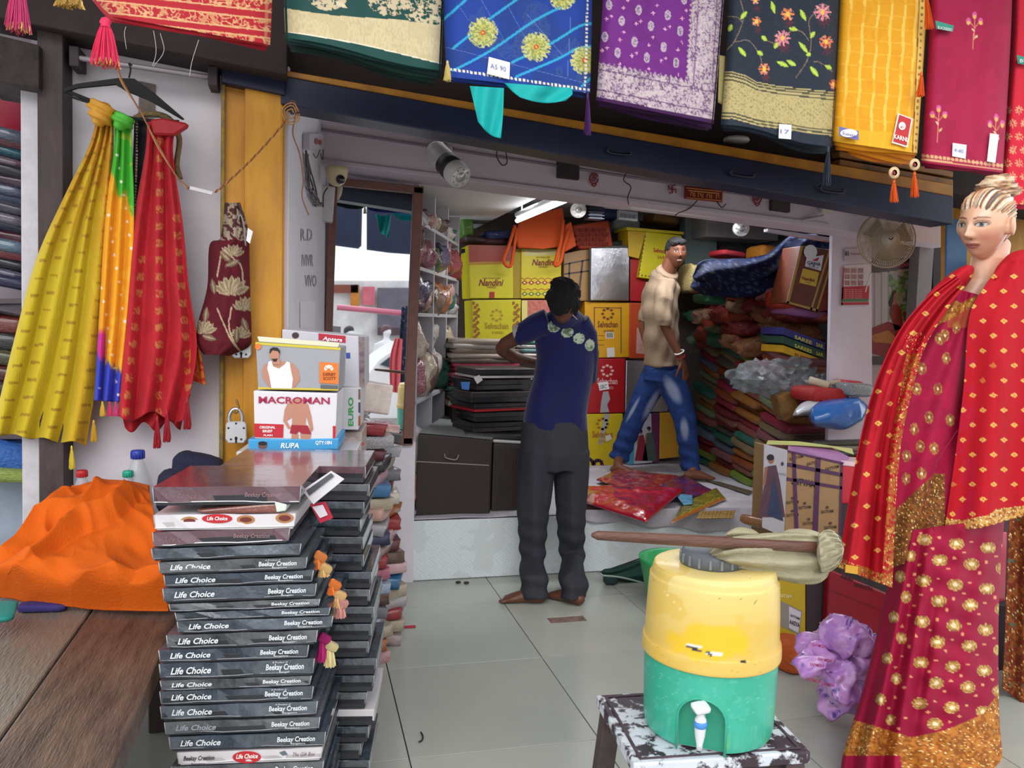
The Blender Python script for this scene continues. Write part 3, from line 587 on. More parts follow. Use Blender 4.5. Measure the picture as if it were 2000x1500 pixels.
q = prism('brand_tag', [(1986, 107), (2010, 114), (2010, 128), (1988, 124)], YP(2.63), .001, M('2f8f7a'), t); text('BB', 1992, 122, 14, 7, YP(2.628), M('e8efe8'), q)
o = lathe('awning_lamp', [(.001, .012), (.05, .01), (.055, 0), (.05, -.008), (.001, -.012)], P(1438, 274, 3.2), M('a9a5a2', .4), None, 24); props(o, 'small pale round lamp on dark soffit under the black flowered sari', 'lamp')
rod = ptube('sari_rail', [(100, -75), (1000, -75), (2100, -75)], 2.63, .012, M('5a5550', .4, metal=.5)); props(rod, 'steel rail carrying the hanging saris above the shop front', 'rail')

# ================================================================ LEFT WALL: rod, hanger, scarves, wire, bag, padlocks
t = thing('wall_rod', 'pale metal rod across top of the white wall panel in two dark brackets', 'rod', P(150, 112, 3.15))
ptube('rod', [(150, 113), (415, 152)], 3.1, .009, M('9b9298', .5, metal=.2), t)
for x, y in ((152, 118), (418, 156)): wbox('bracket', P(x, y, 3.14), (.03, .1, .065), M('33262a', .7), t)
sheet('dried_cement', [[(272, 158), (304, 165), (303, 215), (318, 228), (270, 232)]], YP(3.2), M('877a74', .9, bump=.6, var=.4), bpy.data.objects['wall_left'], .004)
hg = thing('coat_hanger', 'black plastic coat hanger carrying four scarves on the white wall', 'hanger', P(250, 150, 3.05))
HB = M('0b0a0d', .75)
ptube('hook', [(252, 152), (255, 135), (252, 124), (258, 128)], 3.06, .003, HB, hg)
prism('shoulder', [(123, 172), (150, 163), (232, 152), (262, 153), (300, 180), (360, 232), (355, 233), (290, 195), (245, 177), (225, 163), (150, 170), (127, 180)], YP(3.05), .014, HB, hg, .002)
ptube('lower_bar', [(124, 176), (150, 186), (200, 206), (260, 232), (350, 238)], 3.06, .006, HB, hg)
ptube('lower_bar', [(125, 184), (160, 196), (190, 204)], 3.03, .004, HB, hg)
def rad_fold(n, amp, ph=0): return lambda U, V, x, y: amp*(.25+V)*np.sin(U*2*PI*n*.62+ph+1.6*V+3.2*fbm(U*3+7*n, V*1.3, 1, 2, 2))+.55*amp*(fbm(U*11+n, V*1.6, 1, 4, 2)-.5)*(1.6-V)
def knot(x, y, rx, ry, col, par, Y=3.02):
    bm = bmesh.new(); c = P(x, y, Y); s = Y/F; ball(bm, c, (rx*s, .04, ry*s)); ball(bm, c+np.array([-rx*.4*s, .0, ry*.5*s]), (rx*.7*s, .035, ry*.6*s))
    return fuse('knot', bm, .006, M(col, .6, bump=.5, bs=30), par, 2, lambda c: .004*np.sin(c[:, 2]*260+c[:, 0]*120))
yl = [(190, 232), (172, 290), (128, 380), (72, 505), (32, 650), (5, 760), (-14, 846)]; yr = [(222, 236), (221, 290), (216, 400), (203, 600), (186, 760), (168, 868)]
def eu(x, y, L, R):
    L = np.array(L); R = np.array(R); a = np.interp(y, L[:, 1], L[:, 0]); b = np.interp(y, R[:, 1], R[:, 0]); return (x-a)/(b-a+1e-6)
def p_ys(x, y):
    u = eu(x, y, yl, yr); p = Paint(x, y, 'b9a21c'); g = np.clip((520-y)/260, 0, 1)+.55*np.clip((u-.72)/.2, 0, 1); p.put(g, 'b88016'); p.put(fbm(x, y*.3, 9, 2) > .6, 'bfa81c', .5)  # ochre toward the top: shading put into the cloth colour as dye
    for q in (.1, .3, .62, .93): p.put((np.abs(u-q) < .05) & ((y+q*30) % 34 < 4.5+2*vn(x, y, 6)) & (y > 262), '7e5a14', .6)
    return p.c
def scarf(label, L, R, paint, nf, amp, Y=3.06, kn=None, mat=None, bot=None, **k):
    t = thing('hanging_scarf', label, 'scarf', P(L[0][0], L[0][1], Y)); cloth('drape', L, R, Y, paint, mat or MP(.55, .35, 90, sheen=.06, stretch=(3, 3, .5)), t, step=2.2, fold=rad_fold(nf, amp), thick=.003, bot=bot)
    if kn: knot(*kn, t)
    return t
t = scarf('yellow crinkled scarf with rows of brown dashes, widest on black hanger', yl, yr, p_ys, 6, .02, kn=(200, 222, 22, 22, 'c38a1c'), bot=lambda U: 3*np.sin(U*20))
tassel(140, 870, 915, 10, 3.02, 'c7b530', t); tassel(183, 820, 862, 12, 3.02, 'b88f20', t)
gl = [(225, 240), (222, 300), (206, 420), (195, 600), (184, 782)]; gr = [(257, 240), (258, 300), (262, 420), (256, 560), (236, 786)]
def p_gs(x, y):
    p = Paint(x, y, '3fa82c'); e = 360+14*np.sin(x*.25)+(x-230)*1.4; p.put(np.clip((y-e)/12, 0, 1), 'e39b1a'); p.put(fbm(x, y, 18, 2) > .6, 'e8b53a', .4)
    p.put(np.clip((y-640)/14, 0, 1)*(x < 206), 'c22a90'); p.put(np.clip((y-690-(x-190)*.7+6*np.sin(x*.6))/10, 0, 1), '3440b4')
    for i in range(40): cx, cy = 192+(i*37 % 70), 290+i*13; p.disc(cx, cy, 2.4, 2.8, 'efe6d8', .9)
    return p.c
t = scarf('tie-dyed scarf shading from green through yellow to blue', gl, gr, p_gs, 4, .016, 3.04, kn=(241, 238, 18, 14, '49b030'))
for x, c in ((200, 'c8a030'), (214, 'c0305a'), (226, 'c03a70')): tassel(x, 784, 812, 10, 3.02, c, t)
scarf('narrow black scarf with beaded edge between green and red scarves', [(262, 236), (260, 330), (254, 640)], [(292, 236), (285, 330), (268, 640)], lambda x, y: (lambda p: (p.put((np.abs(x-(268-(y-236)*.02)) < 1.3) & (y % 6 < 3), 'c8b890'), p.c)[1])(Paint(x, y, '15131a')), 3, .008, 3.08)
rl = [(288, 238), (284, 300), (262, 430), (246, 600), (232, 812)]; rr = [(345, 236), (338, 300), (356, 430), (368, 560), (384, 690), (358, 838)]
def p_rs(x, y):
    p = Paint(x, y, 'ad1a26'); p.put(fbm(x, y*.4, 12, 1) > .58, '9c1420', .5)
    for a, b, c, d in ((312, 270, 310, 780), (278, 500, 246, 800), (344, 420, 372, 800)):
        cx = a+(y-b)/(d-b)*(c-a); m = (np.abs(x-cx) < 6.5) & ((y-b) % 33 < 14) & (y > b); p.put(m & (vn(x, y, 2.6, 3) > .38), 'b9713c', .9)
    return p.c
t = scarf('red scarf with columns of small gold squares', rl, rr, p_rs, 5, .02, 3.03, bot=lambda U: -22*U+10*np.sin(U*9))
prism('knot_end', [(292, 233), (318, 230), (366, 240), (368, 246), (340, 264), (300, 262)], YP(3.0), .03, M('a81824', .6, bump=.6, bs=25, var=.2), t, .006)
cloth('gold_end_panel', [(352, 560), (362, 640), (365, 740)], [(368, 600), (392, 690), (402, 752)], 3.06, lambda x, y: (lambda p: (p.put(fbm(x, y, 6, 2) > .45, 'b8641e', .9), p.c)[1])(Paint(x, y, 'a01c20')), MP(.6), t, fold=rad_fold(2, .01))
cloth('lower_fold', [(236, 800), (245, 835)], [(372, 770), (352, 830)], 3.07, '96141f', MP(.6), t, fold=rad_fold(4, .015), nn=(50, 20), bot=lambda U: 10*np.sin(U*14))
for x, y in ((307, 812), (326, 800), (366, 775)): tassel(x, y, y+62, 13, 3.0, '9c1426', t)
rp = ptube('jute_rope', [(262, 232), (290, 222), (330, 232), (350, 270), (345, 320), (352, 350)], 3.09, .010, M('8b7450', .95, bump=1, bs=60, var=.5, vs=60)); props(rp, 'frayed brown jute rope hanging beside the red scarf', 'rope')
wr = thing('twisted_wire', 'twisted brown electrical wire looping across wall to the coil on pillar', 'wire', P(400, 372, 3.0))
WB = M('8c5a30', .5, bump=.4, bs=200)
wp = [(228, 128), (240, 160), (275, 220), (310, 285), (345, 345), (370, 368)]
ptube('strand', wp, 2.98, .0028, WB, wr); ptube('strand', [(x+2*((-1)**i), y+2) for i, (x, y) in enumerate(wp)], 2.98, .0022, M('b07a48', .5), wr)
for ph in (0, PI):
    pts = [P(420+(562-420)*t_, 376+(232-376)*t_-8*sin(t_*PI)*-1+1.6*sin(t_*60+ph), 2.98+.003*cos(t_*60+ph)) for t_ in np.linspace(0, 1, 80)]
    tube('strand', pts, .0022, M('7e4622' if ph else 'a8713c', .5), wr, 5)
prism('connector', [(371, 363), (416, 374), (414, 381), (370, 370)], YP(2.97), .012, M('cdc8cc', .5), wr, .001)
for r in (16, 12, 7): tube('coil', [P(568+r*cos(a)+1.5*sin(3*a), 222+r*1.1*sin(a)*1.2, 3.02-.004*r/8) for a in np.linspace(0, 6.1, 30)], .0025, M('b5824e', .5), wr, 5)
ptube('loose_end', [(566, 206), (570, 196), (578, 204), (576, 230), (572, 262), (585, 300), (592, 350), (590, 385), (603, 420)], 3.1, .0022, M('7a4a3a', .5), wr)
# maroon floral cloth bag
bgL = [(440, 396), (436, 440), (430, 468), (410, 480), (406, 560), (388, 630), (384, 668), (398, 692)]; bgR = [(468, 396), (482, 440), (486, 470), (486, 500), (488, 580), (490, 650), (486, 676), (448, 694)]
def p_bag(x, y):
    p = Paint(x, y, '571420'); c1, c2 = 'a89878', '6f5a48'
    for cx, cy, s in ((452, 560, 1.1), (455, 490, .7), (478, 595, .8), (400, 640, .8), (470, 650, .7)):
        for k in range(7):
            a = -2.7+k*.38; p.leaf(cx, cy+14*s, a, 34*s, 13*s, c1); p.leaf(cx, cy+14*s, a, 32*s, 7*s, c2, .6)
    for q in ([(425, 602), (440, 640), (455, 670), (470, 686)], [(452, 600), (447, 635), (455, 665), (466, 682)], [(435, 485), (450, 500), (470, 520), (474, 560)], [(432, 500), (425, 540)]): p.line([tuple(a) for a in spline(q, 5)], 3, 'b09a80')
    for cx, cy, a in ((430, 490, .8), (472, 620, 1.2), (415, 545, 1.4), (405, 600, 1.7), (395, 655, .3), (440, 520, -.4), (462, 640, 1.6)): p.leaf(cx, cy, a, 30, 12, c2); p.leaf(cx, cy, a, 28, 4, c1, .8)
    p.put(y < 465, '4a3a32', .6); p.put((y < 470) & (fbm(x, y, 6, 2) > .5), '9a8a78'); return p.c
t = thing('floral_bag', 'maroon drawstring cloth bag with cream flowers hanging on yellow pillar', 'bag', P(440, 396, 3.02))
cloth('bag_body', bgL, bgR, 3.06, p_bag, MP(.85, .3, 120), t, step=1.6, bulge=.09, thick=.004, fold=lambda U, V, x, y: .006*np.sin(U*22+3*V)*(1-V*.6)+.012*(fbm(x, y, 30, 1)-.5))
ptube('drawstring', [(452, 466), (450, 425), (462, 398), (474, 425), (470, 470)], 2.99, .004, M('3a2a2c', .7), t)
ptube('drawstring', [(458, 466), (468, 420), (476, 440), (480, 480)], 2.98, .003, M('8c8078', .7), t)
prism('price_tag', [(484, 445), (494, 452), (488, 476), (481, 470)], YP(2.96), .002, M('e0dedf'), t)
def padlock(x, y, s, label, Y=3.06):
    t = thing('padlock', label, 'padlock', P(x, y, Y)); st = M('c9c9cc', .28, metal=.85, bump=.03); k = Y/F*s
    prism('lock_body', [(x-20*s, y+4*s), (x-16*s, y), (x+16*s, y), (x+20*s, y+4*s), (x+21*s, y+34*s), (x+15*s, y+42*s), (x-15*s, y+42*s), (x-21*s, y+34*s)], YP(Y), .028*s, M('d2d3d6', .3, metal=.35), t, .003)
    ptube('shackle', [(x-12*s, y+2*s), (x-13*s, y-12*s), (x-6*s, y-24*s), (x+5*s, y-24*s), (x+12*s, y-12*s), (x+12*s, y+2*s)], Y+.012, .007*s, st, t, 8)
    for dx, dy in ((-15, 12), (15, 12), (-10, 34), (10, 34), (0, 3)): lathe('rivet', [(.0005, -.002), (.004*s, 0), (.0005, .001)], P(x+dx*s, y+dy*s, Y-.001), M('5b5a5e', .4, metal=.5), t, 8, 'Y')
    sheet('keyhole', [ell(x, y+32*s, 3*s, 3.4*s, 10), [(x-1.6*s, y+33*s), (x+1.6*s, y+33*s), (x+2*s, y+41*s), (x-2*s, y+41*s)]], YP(Y), M('151416'), t)
    return t
padlock(461, 824, 1, 'large steel padlock with raised shackle hanging on yellow pillar', 3.05)
padlock(471, 660, .95, 'steel padlock half hidden behind the floral bag', 3.09)
ptube('staple', [(461, 780), (466, 796), (460, 806), (456, 800)], 3.06, .005, M('8a6a2a', .5), bpy.data.objects['wall_pillar'])
# scribbles and notices on the jamb, wires, junction box, camera
jp = Plane((-.05, 3.22, 0), (1.09, -.165, 0))
for s, x, y in (('IVIVR', 590, 520), ('VIVO', 596, 560), ('R.D', 588, 470)): text(s, x, y, 22, 24, jp, M('8e8590'), jb, bold=False, name='wall_writing')
sheet('pasted_paper', [[(586, 590), (616, 588), (614, 640), (586, 640)]], jp, M('dcd8dc'), jb, .002)
t = thing('junction_box', 'small pale electrical box with red sticker above camera', 'electrical box', P(622, 280, 4.05))
prism('box', rect(605, 262, 634, 292), jp, .028, M('b3a9b2', .6), t, .002, .03); sheet('sticker', [ell(619, 276, 4, 6, 10)], jp, M('8c3b3a'), t, .033); sheet('sticker', [ell(626, 278, 3, 5, 10)], jp, M('8c3b3a'), t, .033)
jtube = lambda n_, p_, r_, m_, t_: tube(n_, [jp(a[0], a[1], .014) for a in spline(p_, 5)], r_, m_, t_, 6)
t = thing('wire_bundle', 'tangle of dark wires hanging down the jamb below electrical box', 'wire', P(600, 300, 4.0))
for i in range(9):
    a = random.Random(i); jtube('wire', [(598+a.uniform(-2, 4), 298+a.uniform(-5, 5)), (602+a.uniform(-4, 6), 330), (608+a.uniform(-8, 8), 362), (614+a.uniform(-6, 10), 385+a.uniform(-5, 5)), (620+a.uniform(-4, 6), 402), (626+a.uniform(-2, 6), 396)], .0035, M(['2b2530', '3c3340', '5b5260', '4a3a36'][i % 4], .5), t)
jtube('wire', [(632, 290), (630, 312), (626, 300)], .002, M('3c3340'), t); jtube('wire', [(626, 290), (618, 308), (612, 300)], .002, M('3c3340'), t)
t = thing('switch_box', 'long pale plastic conduit box beside the mirror top', 'electrical box', P(640, 435, 4.1)); quadbox('box', [(628, 361), (655, 365), (650, 434), (625, 430)], YP(4.15), .07, M('c3bdbd', .5), t, .006, 2); ptube('wire', [(631, 405), (632, 380), (640, 366)], 4.13, .003, M('2b2530'), t)
t = thing('dome_camera', 'cream dome security camera under the lintel left end', 'camera', P(658, 326, 4.0)); c = P(658, 326, 4.02)
lathe('housing', [(.045, .0), (.052, -.003), (.052, -.02), (.046, -.05), (.034, -.075), (.015, -.088), (.001, -.09)], c, M('cbbd93', .45), t, 28)
lathe('lens', [(.001, -.018), (.02, -.012), (.022, .01), (.001, .012)], c+np.array([.015, -.036, -.062]), M('1b1b20', .1, coat=.6), t, 18, 'Y')
# ================================================================ INTERIOR
wsheet = None
gx, gy = np.meshgrid(np.linspace(.58, 3.68, 150), np.linspace(4.34, 6.44, 110))
zz = .326+.012*np.abs(fbm(gx, gy, .35, 2)-.5)*2+.004*fbm(gx, gy, .08, 3)
def ov(x, y): p = Paint(x, y, 'b3afb8'); p.put(fbm(x, y, 30, 1) > .58, 'a29ca6', .6); return p.c
def shc(x, y): p = Paint(x, y, 'b9b6bf'); p.put(fbm(x, y, .3, 1) > .6, 'a8a2ab', .5); p.put(fbm(x, y, .12, 4) > .64, 'c9c7cc', .5); return p.c
o = gridmesh('floor_sheet', np.stack([gx, gy, zz], -1), shc(gx, gy), MP(.8, .3, 30), None, .003); props(o, 'creased white sheet spread over the raised shop floor', 'floor sheet')
cloth('overhang', [(1142, 996), (1142, 1016)], [(1500, 990), (1496, 1048)], 4.31, ov, MP(.8, .3, 30), o, fold=lambda U, V, x, y: -.006-.008*np.sin(U*40)*V, nn=(120, 14), bot=lambda U: 4*np.sin(U*22))
BK = 5.8
S(wbox('trim_30', (1.65, 6.1, .62), (1.2, .55, .6), DARKW, bevel=0))
def carton(label, q, Y, d, col, cat='carton', bev=.006, name='carton', group=None, yawd=0, **mk):
    t = thing(name, label, cat, P(q[3][0], q[3][1], Y), group); pl = YP(Y, yawd, q[0][0], q[0][1]) if yawd else YP(Y)
    quadbox('box', q, pl, d, M(col, **{**dict(rough=.42, bump=.12, bs=25, var=.12, vs=8), **mk}), t, bev, 2); return t, pl
RD = M('a02a20'); DKR = M('7a2318'); BR = M('6b4a1c')
def sel_logo(t, pl, cx, cy, col='a5661a', w_=62):
    m = M(col); sheet('emblem', [ell(cx+10*cos(a), cy-34+10*sin(a), 3.4, 2.6, 8) for a in np.linspace(0, 2*PI, 9)[:-1]], pl, m, t)
    text('Selvachan', cx-w_/2, cy-8, w_, 12, pl, m, t, bold=True); text('SAREES', cx-w_*.2, cy+2, w_*.5, 5, pl, m, t)
t, pl = carton('yellow saree carton with orange red lid, top left of rear wall of cartons', [(915, 478), (1002, 480), (1003, 583), (918, 583)], BK, .3, 'cfc416')
sheet('lid_panel', [[(915, 478), (1002, 480), (1002, 512), (916, 514)]], pl, M('a83a22', .4, var=.3, vs=12), t, .003); sheet('lid_line', [[(916, 512), (1002, 510), (1002, 515), (916, 517)]], pl, M('b98a2a'), t, .0035)
text('Nandini', 935, 558, 46, 13, pl, DKR, t, shear=.25, bold=True); text('SAREES', 951, 563, 18, 4, pl, DKR, t); text('WEAR THE BEST SAREE', 943, 545, 34, 3, pl, DKR, t); sheet('red_seal', [[(956, 570), (966, 570), (966, 582), (955, 582)]], pl, RD, t)
t, pl = carton('yellow saree carton with red and green patterned bands under orange bag', [(1018, 485), (1097, 486), (1096, 583), (1017, 583)], BK, .3, 'd2c01a')
quadbox('side', [(1001, 486), (1018, 485), (1017, 583), (1003, 583)], YP(BK+.01), .28, M('a08418', .6), t)
for yb, c1 in ((552, 'a23a1c'), (574, '6d7a20')):
    sheet('pattern_band', [[(1018+i*13.2, yb), (1024.6+i*13.2, yb-5), (1031.2+i*13.2, yb), (1024.6+i*13.2, yb+5)] for i in range(6)], pl, M(c1), t); sheet('pattern_dots', [ell(1024.6+i*13.2, yb, 2, 2, 6) for i in range(6)], pl, M('e8dcb0'), t, .002)
for yb in (542, 563): sheet('pattern_line', [[(1018+i*6.6, yb+(i % 2)*3), (1024.6+i*6.6, yb+((i+1) % 2)*3), (1024.6+i*6.6, yb+1.4+((i+1) % 2)*3), (1018+i*6.6, yb+1.4+(i % 2)*3)] for i in range(12)], pl, M('a23a1c'), t)
text('Nandini', 1039, 518, 44, 12, pl, DKR, t, shear=.25, bold=True); text('SAREES', 1052, 523, 18, 4, pl, DKR, t); text('WEAR THE BEST SAREE', 1046, 504, 28, 3, pl, DKR, t); sheet('tape', [[(1024, 487), (1090, 488), (1090, 498), (1024, 500)]], pl, M('c9c07a', .3), t)
t, pl = carton('brown cardboard carton with dark tape lines next to silver carton', [(1101, 495), (1154, 484), (1153, 588), (1101, 588)], BK, .3, '9a7440', stretch=(1, 1, 18), vs=6)
for q in ([(1101, 515), (1154, 505), (1154, 508), (1101, 518)], [(1101, 534), (1154, 527), (1154, 530), (1101, 537)], [(1111, 513), (1114, 513), (1112, 588), (1108, 588)], [(1136, 509), (1140, 508), (1131, 588), (1127, 588)]): sheet('strap', [q], pl, M('3d2a22', .4), t)
t, pl = carton('shiny silver carton in second row from top of rear wall', [(1155, 483), (1230, 482), (1229, 587), (1153, 587)], BK-.03, .3, 'c8c8cc', rough=.22, metal=.9, bump=.25, bs=14, var=0)
for q in ([(1152, 480), (1232, 479), (1232, 484), (1152, 485)], [(1151, 484), (1155, 484), (1154, 588), (1150, 588)]): quadbox('edging', q, YP(BK-.035), .01, M('2b2528', .4), t)
t, pl = carton('tilted yellow saree carton behind smiling man, topmost of the cartons', [(1262, 452), (1332, 460), (1318, 552), (1248, 542)], BK-.05, .28, 'd2c412')
quadbox('side', [(1226, 447), (1262, 452), (1248, 505), (1228, 500)], YP(BK-.04), .2, M('c9a41a', .5), t)
quadbox('lid_edge', [(1224, 443), (1336, 453), (1336, 458), (1224, 449)], YP(BK-.07), .25, M('cdbb1a', .5), t)
sheet('dotted_border', [ell(1260-i*1.35+(0), 462+i*8, 2, 2, 6) for i in range(10)]+[ell(1254+i*7, 538+i*1, 2, 2, 6) for i in range(9)], pl, M('7a6a18'), t)
text('Selvachan', 1276, 492, 34, 8, pl, RD, t, slope=.1, bold=True); text('SAREES', 1284, 505, 26, 6, pl, RD, t, slope=.1)
t, pl = carton('narrow red carton between silver carton and beige shirted man', [(1231, 505), (1262, 507), (1262, 589), (1231, 588)], BK, .3, 'a5161c')
t, pl = carton('yellow saree carton with brown floral sides, below the red lidded one', [(922, 586), (1018, 585), (1016, 664), (924, 664)], BK, .3, 'd0c41a')
for sx in (930, 1008): sheet('floral_border', [ell(sx+((i*7) % 11)-5, 592+i*4.2, 3.2, 3.6, 7) for i in range(17)], pl, M('8f6a1e'), t); sheet('floral_border', [ell(sx+((i*5) % 13)-6, 594+i*5, 1.6, 1.8, 6) for i in range(14)], pl, M('b5431e'), t, .002)
sel_logo(t, pl, 970, 650, 'a88a1a', 46)
t, pl = carton('pink and gold patterned carton just left of the dark haired head', [(1019, 586), (1078, 586), (1078, 664), (1019, 664)], BK, .3, 'c98a6a', c2='b03a4a', var=.5, vs=40)
sheet('yellow_edge', [[(1019, 587), (1030, 587), (1030, 662), (1019, 662)]], pl, M('d8cc7a'), t)
t, pl = carton('deep yellow saree carton above the red one, right of navy shirt', [(1142, 589), (1230, 591), (1229, 698), (1143, 700)], BK, .3, 'd0981a')
sheet('panel_line', [[(1160, 600), (1214, 601), (1214, 602.5), (1160, 601.5)], [(1160, 600), (1162, 600), (1162, 690), (1160, 690)], [(1212, 600), (1214, 600), (1214, 690), (1212, 690)]], pl, BR, t); sel_logo(t, pl, 1187, 647, '6b3a14', 40); sheet('barcode_label', [[(1183, 648), (1199, 648), (1199, 661), (1183, 661)], [(1185, 680), (1200, 678), (1201, 697), (1186, 698)]], pl, M('cfcac0'), t); text('IIIIII', 1185, 659, 12, 9, pl, M('222222'), t, bold=True, lift=.003)
for i in range(3): sheet('printed_line', [[(1166, 655+i*9), (1180, 655+i*9), (1180, 656+i*9), (1166, 656+i*9)]], pl, BR, t)
t, pl = carton('orange red carton beside the deep yellow one, behind beige shirt', [(1230, 591), (1268, 592), (1268, 700), (1229, 700)], BK, .3, 'b8431c'); sheet('pink_sticker', [[(1244, 640), (1262, 642), (1262, 692), (1242, 690)]], pl, M('d9a59a', .3, var=.4, vs=40), t)
t, pl = carton('red saree carton with price sticker and grey stain, right of navy shirt', [(1145, 701), (1222, 700), (1220, 806), (1146, 808)], BK, .3, 'a8141c'); sel_logo(t, pl, 1186, 758, 'd8a4a0', 40)
sheet('stain', [[(1178, 765), (1188, 764), (1192, 780), (1186, 790), (1190, 805), (1172, 806), (1174, 785)]], pl, M('a0a0a0', .8), t, .002); sheet('price_sticker', [[(1168, 748), (1187, 745), (1190, 760), (1171, 763)]], pl, M('e8e4e0'), t, .003); text('SBC', 1172, 760, 13, 8, pl, M('333344'), t, slope=-.15, lift=.004)
t, pl = carton('silver foil carton beside the red one, behind the jeans', [(1223, 704), (1305, 704), (1305, 804), (1221, 806)], BK, .3, 'cfcfd4', rough=.25, metal=.9, bump=.25, bs=12, var=0)
t, pl = carton('bright yellow carton at floor under the red one', [(1141, 809), (1217, 808), (1215, 909), (1140, 911)], BK, .3, 'd3b816')
sheet('grey_tape', [[(1180, 808), (1192, 808), (1176, 868), (1168, 868)]], pl, M('a9a49a'), t); sel_logo(t, pl, 1177, 862, 'a5661a', 40); sheet('sticker', [[(1182, 852), (1192, 848), (1195, 858), (1184, 863)]], pl, M('ded9d0'), t, .003); sheet('sunflower', [ell(1150+8*cos(a), 905+8*sin(a), 4, 4, 6) for a in np.linspace(PI, 2*PI, 6)]+[ell(1168+8*cos(a), 907+8*sin(a), 4, 4, 6) for a in np.linspace(PI, 2*PI, 6)], pl, M('4a2340'), t)
t, pl = carton('white and blue picture carton showing two women in sarees', [(1225, 808), (1288, 808), (1287, 903), (1226, 908)], BK, .3, 'b9b4c0')
sheet('blue_edge', [[(1225, 850), (1240, 840), (1238, 907), (1226, 908)]], pl, M('3f8aa0'), t); sheet('purple_edge', [[(1272, 808), (1288, 808), (1287, 903), (1274, 904)]], pl, M('5a1c48'), t, .001)
def lady(t, pl, cx, y0, y1, col, skin='8a5a44'):    # generic printed figure
    h = y1-y0; sheet('printed_figure', [[(cx-h*.06, y0+h*.2), (cx+h*.08, y0+h*.18), (cx+h*.14, y0+h*.45), (cx+h*.22, y1), (cx-h*.2, y1), (cx-h*.1, y0+h*.45)]], pl, M(col, var=.4, vs=60), t, .002)
    sheet('printed_figure', [ell(cx, y0+h*.09, h*.05, h*.07, 10), [(cx-h*.1, y0+h*.22), (cx-h*.05, y0+h*.2), (cx-h*.09, y0+h*.5), (cx-h*.13, y0+h*.48)]], pl, M(skin), t, .0025); sheet('printed_figure', [ell(cx-h*.01, y0+h*.06, h*.06, h*.05, 10)], pl, M('1c1416'), t, .003)
lady(t, pl, 1252, 838, 900, '8f1c34'); lady(t, pl, 1268, 832, 900, '4a5a52')
t, pl = carton('gold patterned carton at floor between the man\'s legs', [(1289, 806), (1334, 806), (1332, 892), (1288, 897)], BK, .28, 'b8801c', c2='c99a2c', var=.3, vs=90)
t, pl = carton('silver speckled small carton behind the front leg in jeans', [(1290, 760), (1334, 760), (1334, 805), (1290, 805)], BK+.02, .25, '9a9498', metal=.6, rough=.35, c2='5b3a34', var=.5, vs=60)
t, pl = carton('plain yellow carton low behind the navy shirted man', [(1090, 664), (1141, 664), (1139, 911), (1088, 911)], BK+.02, .28, 'c8a81c')
# bags, clutter above
t = thing('cloth_bag', 'large orange cloth bag with handles hanging over the cartons', 'bag', P(1060, 450, 5.7))
OR = M('cc4f12', .8, bump=.5, bs=18, var=.15, vs=6)
prism('bag_body', [(1015, 430), (1060, 415), (1100, 405), (1104, 440), (1098, 482), (1060, 486), (1012, 484), (1008, 460)], YP(5.72), .03, OR, t, .008)
ptube('handle', [(1006, 440), (994, 480), (984, 505), (988, 518), (998, 518), (1003, 490), (1010, 445)], 5.68, .012, OR, t, 8)
ptube('handle', [(1100, 430), (1096, 470), (1088, 500), (1084, 518), (1094, 512), (1102, 480), (1112, 448)], 5.68, .014, OR, t, 8)
prism('bag_flap', [(1104, 440), (1116, 432), (1126, 480), (1104, 492), (1100, 470)], YP(5.7), .02, OR, t, .005)
t = thing('patterned_bag', 'rust bag printed with brick pattern below the round spotlight', 'bag', P(1150, 480, 5.75)); prism('bag_body', [(1118, 440), (1190, 430), (1198, 482), (1132, 486)], YP(5.76), .08, M('a03a1a', .7), t, .01)
sheet('printed_bricks', [[(1120+i*13+(j % 2)*6, 446+j*9), (1131+i*13+(j % 2)*6, 445+j*9), (1131+i*13+(j % 2)*6, 452+j*9), (1120+i*13+(j % 2)*6, 453+j*9)] for j in range(4) for i in range(5)], YP(5.745), M('7d2413', .8, var=.3, vs=40), t)
cols = ['2b3f86', '6a1c2c', '2a2c33', '5c3a6a', '1f2f5f', '7a5a4a', '3a5a2a', '8a2030']
for i, (x, y, w_, h, c, nm) in enumerate([(968, 462, 60, 20, '2b3f7a', 'blue'), (955, 474, 60, 14, '5a1a30', 'dark red'), (925, 470, 50, 14, '4a2c30', 'brown'), (908, 445, 24, 40, '5f9a3a', 'green'), (1180, 420, 50, 30, '1c2a6a', 'navy'), (1215, 440, 60, 30, '9aa5a8', 'grey'), (1205, 478, 60, 14, '33373c', 'charcoal'), (1218, 500, 50, 14, '2c2c30', 'black'), (1290, 430, 60, 22, '9a7430', 'mustard')]):
    soft('bundle', P(x, y, 6.0), (w_*.0037, .25, h*.0037), (0, .1*(i % 3-1), 0), M(c, .4, bump=.5, bs=30, var=.4, vs=20, coat=.3), None, i, '%s wrapped bundle on high rear ledge above the cartons' % nm, 'bundle')
S(quadbox('trim_31', [(900, 486), (1120, 489), (1120, 496), (900, 493)], YP(5.93), .5, DARKW)); S(quadbox('trim_32', [(1180, 515), (1340, 522), (1340, 530), (1180, 523)], YP(6.1), .3, DARKW))
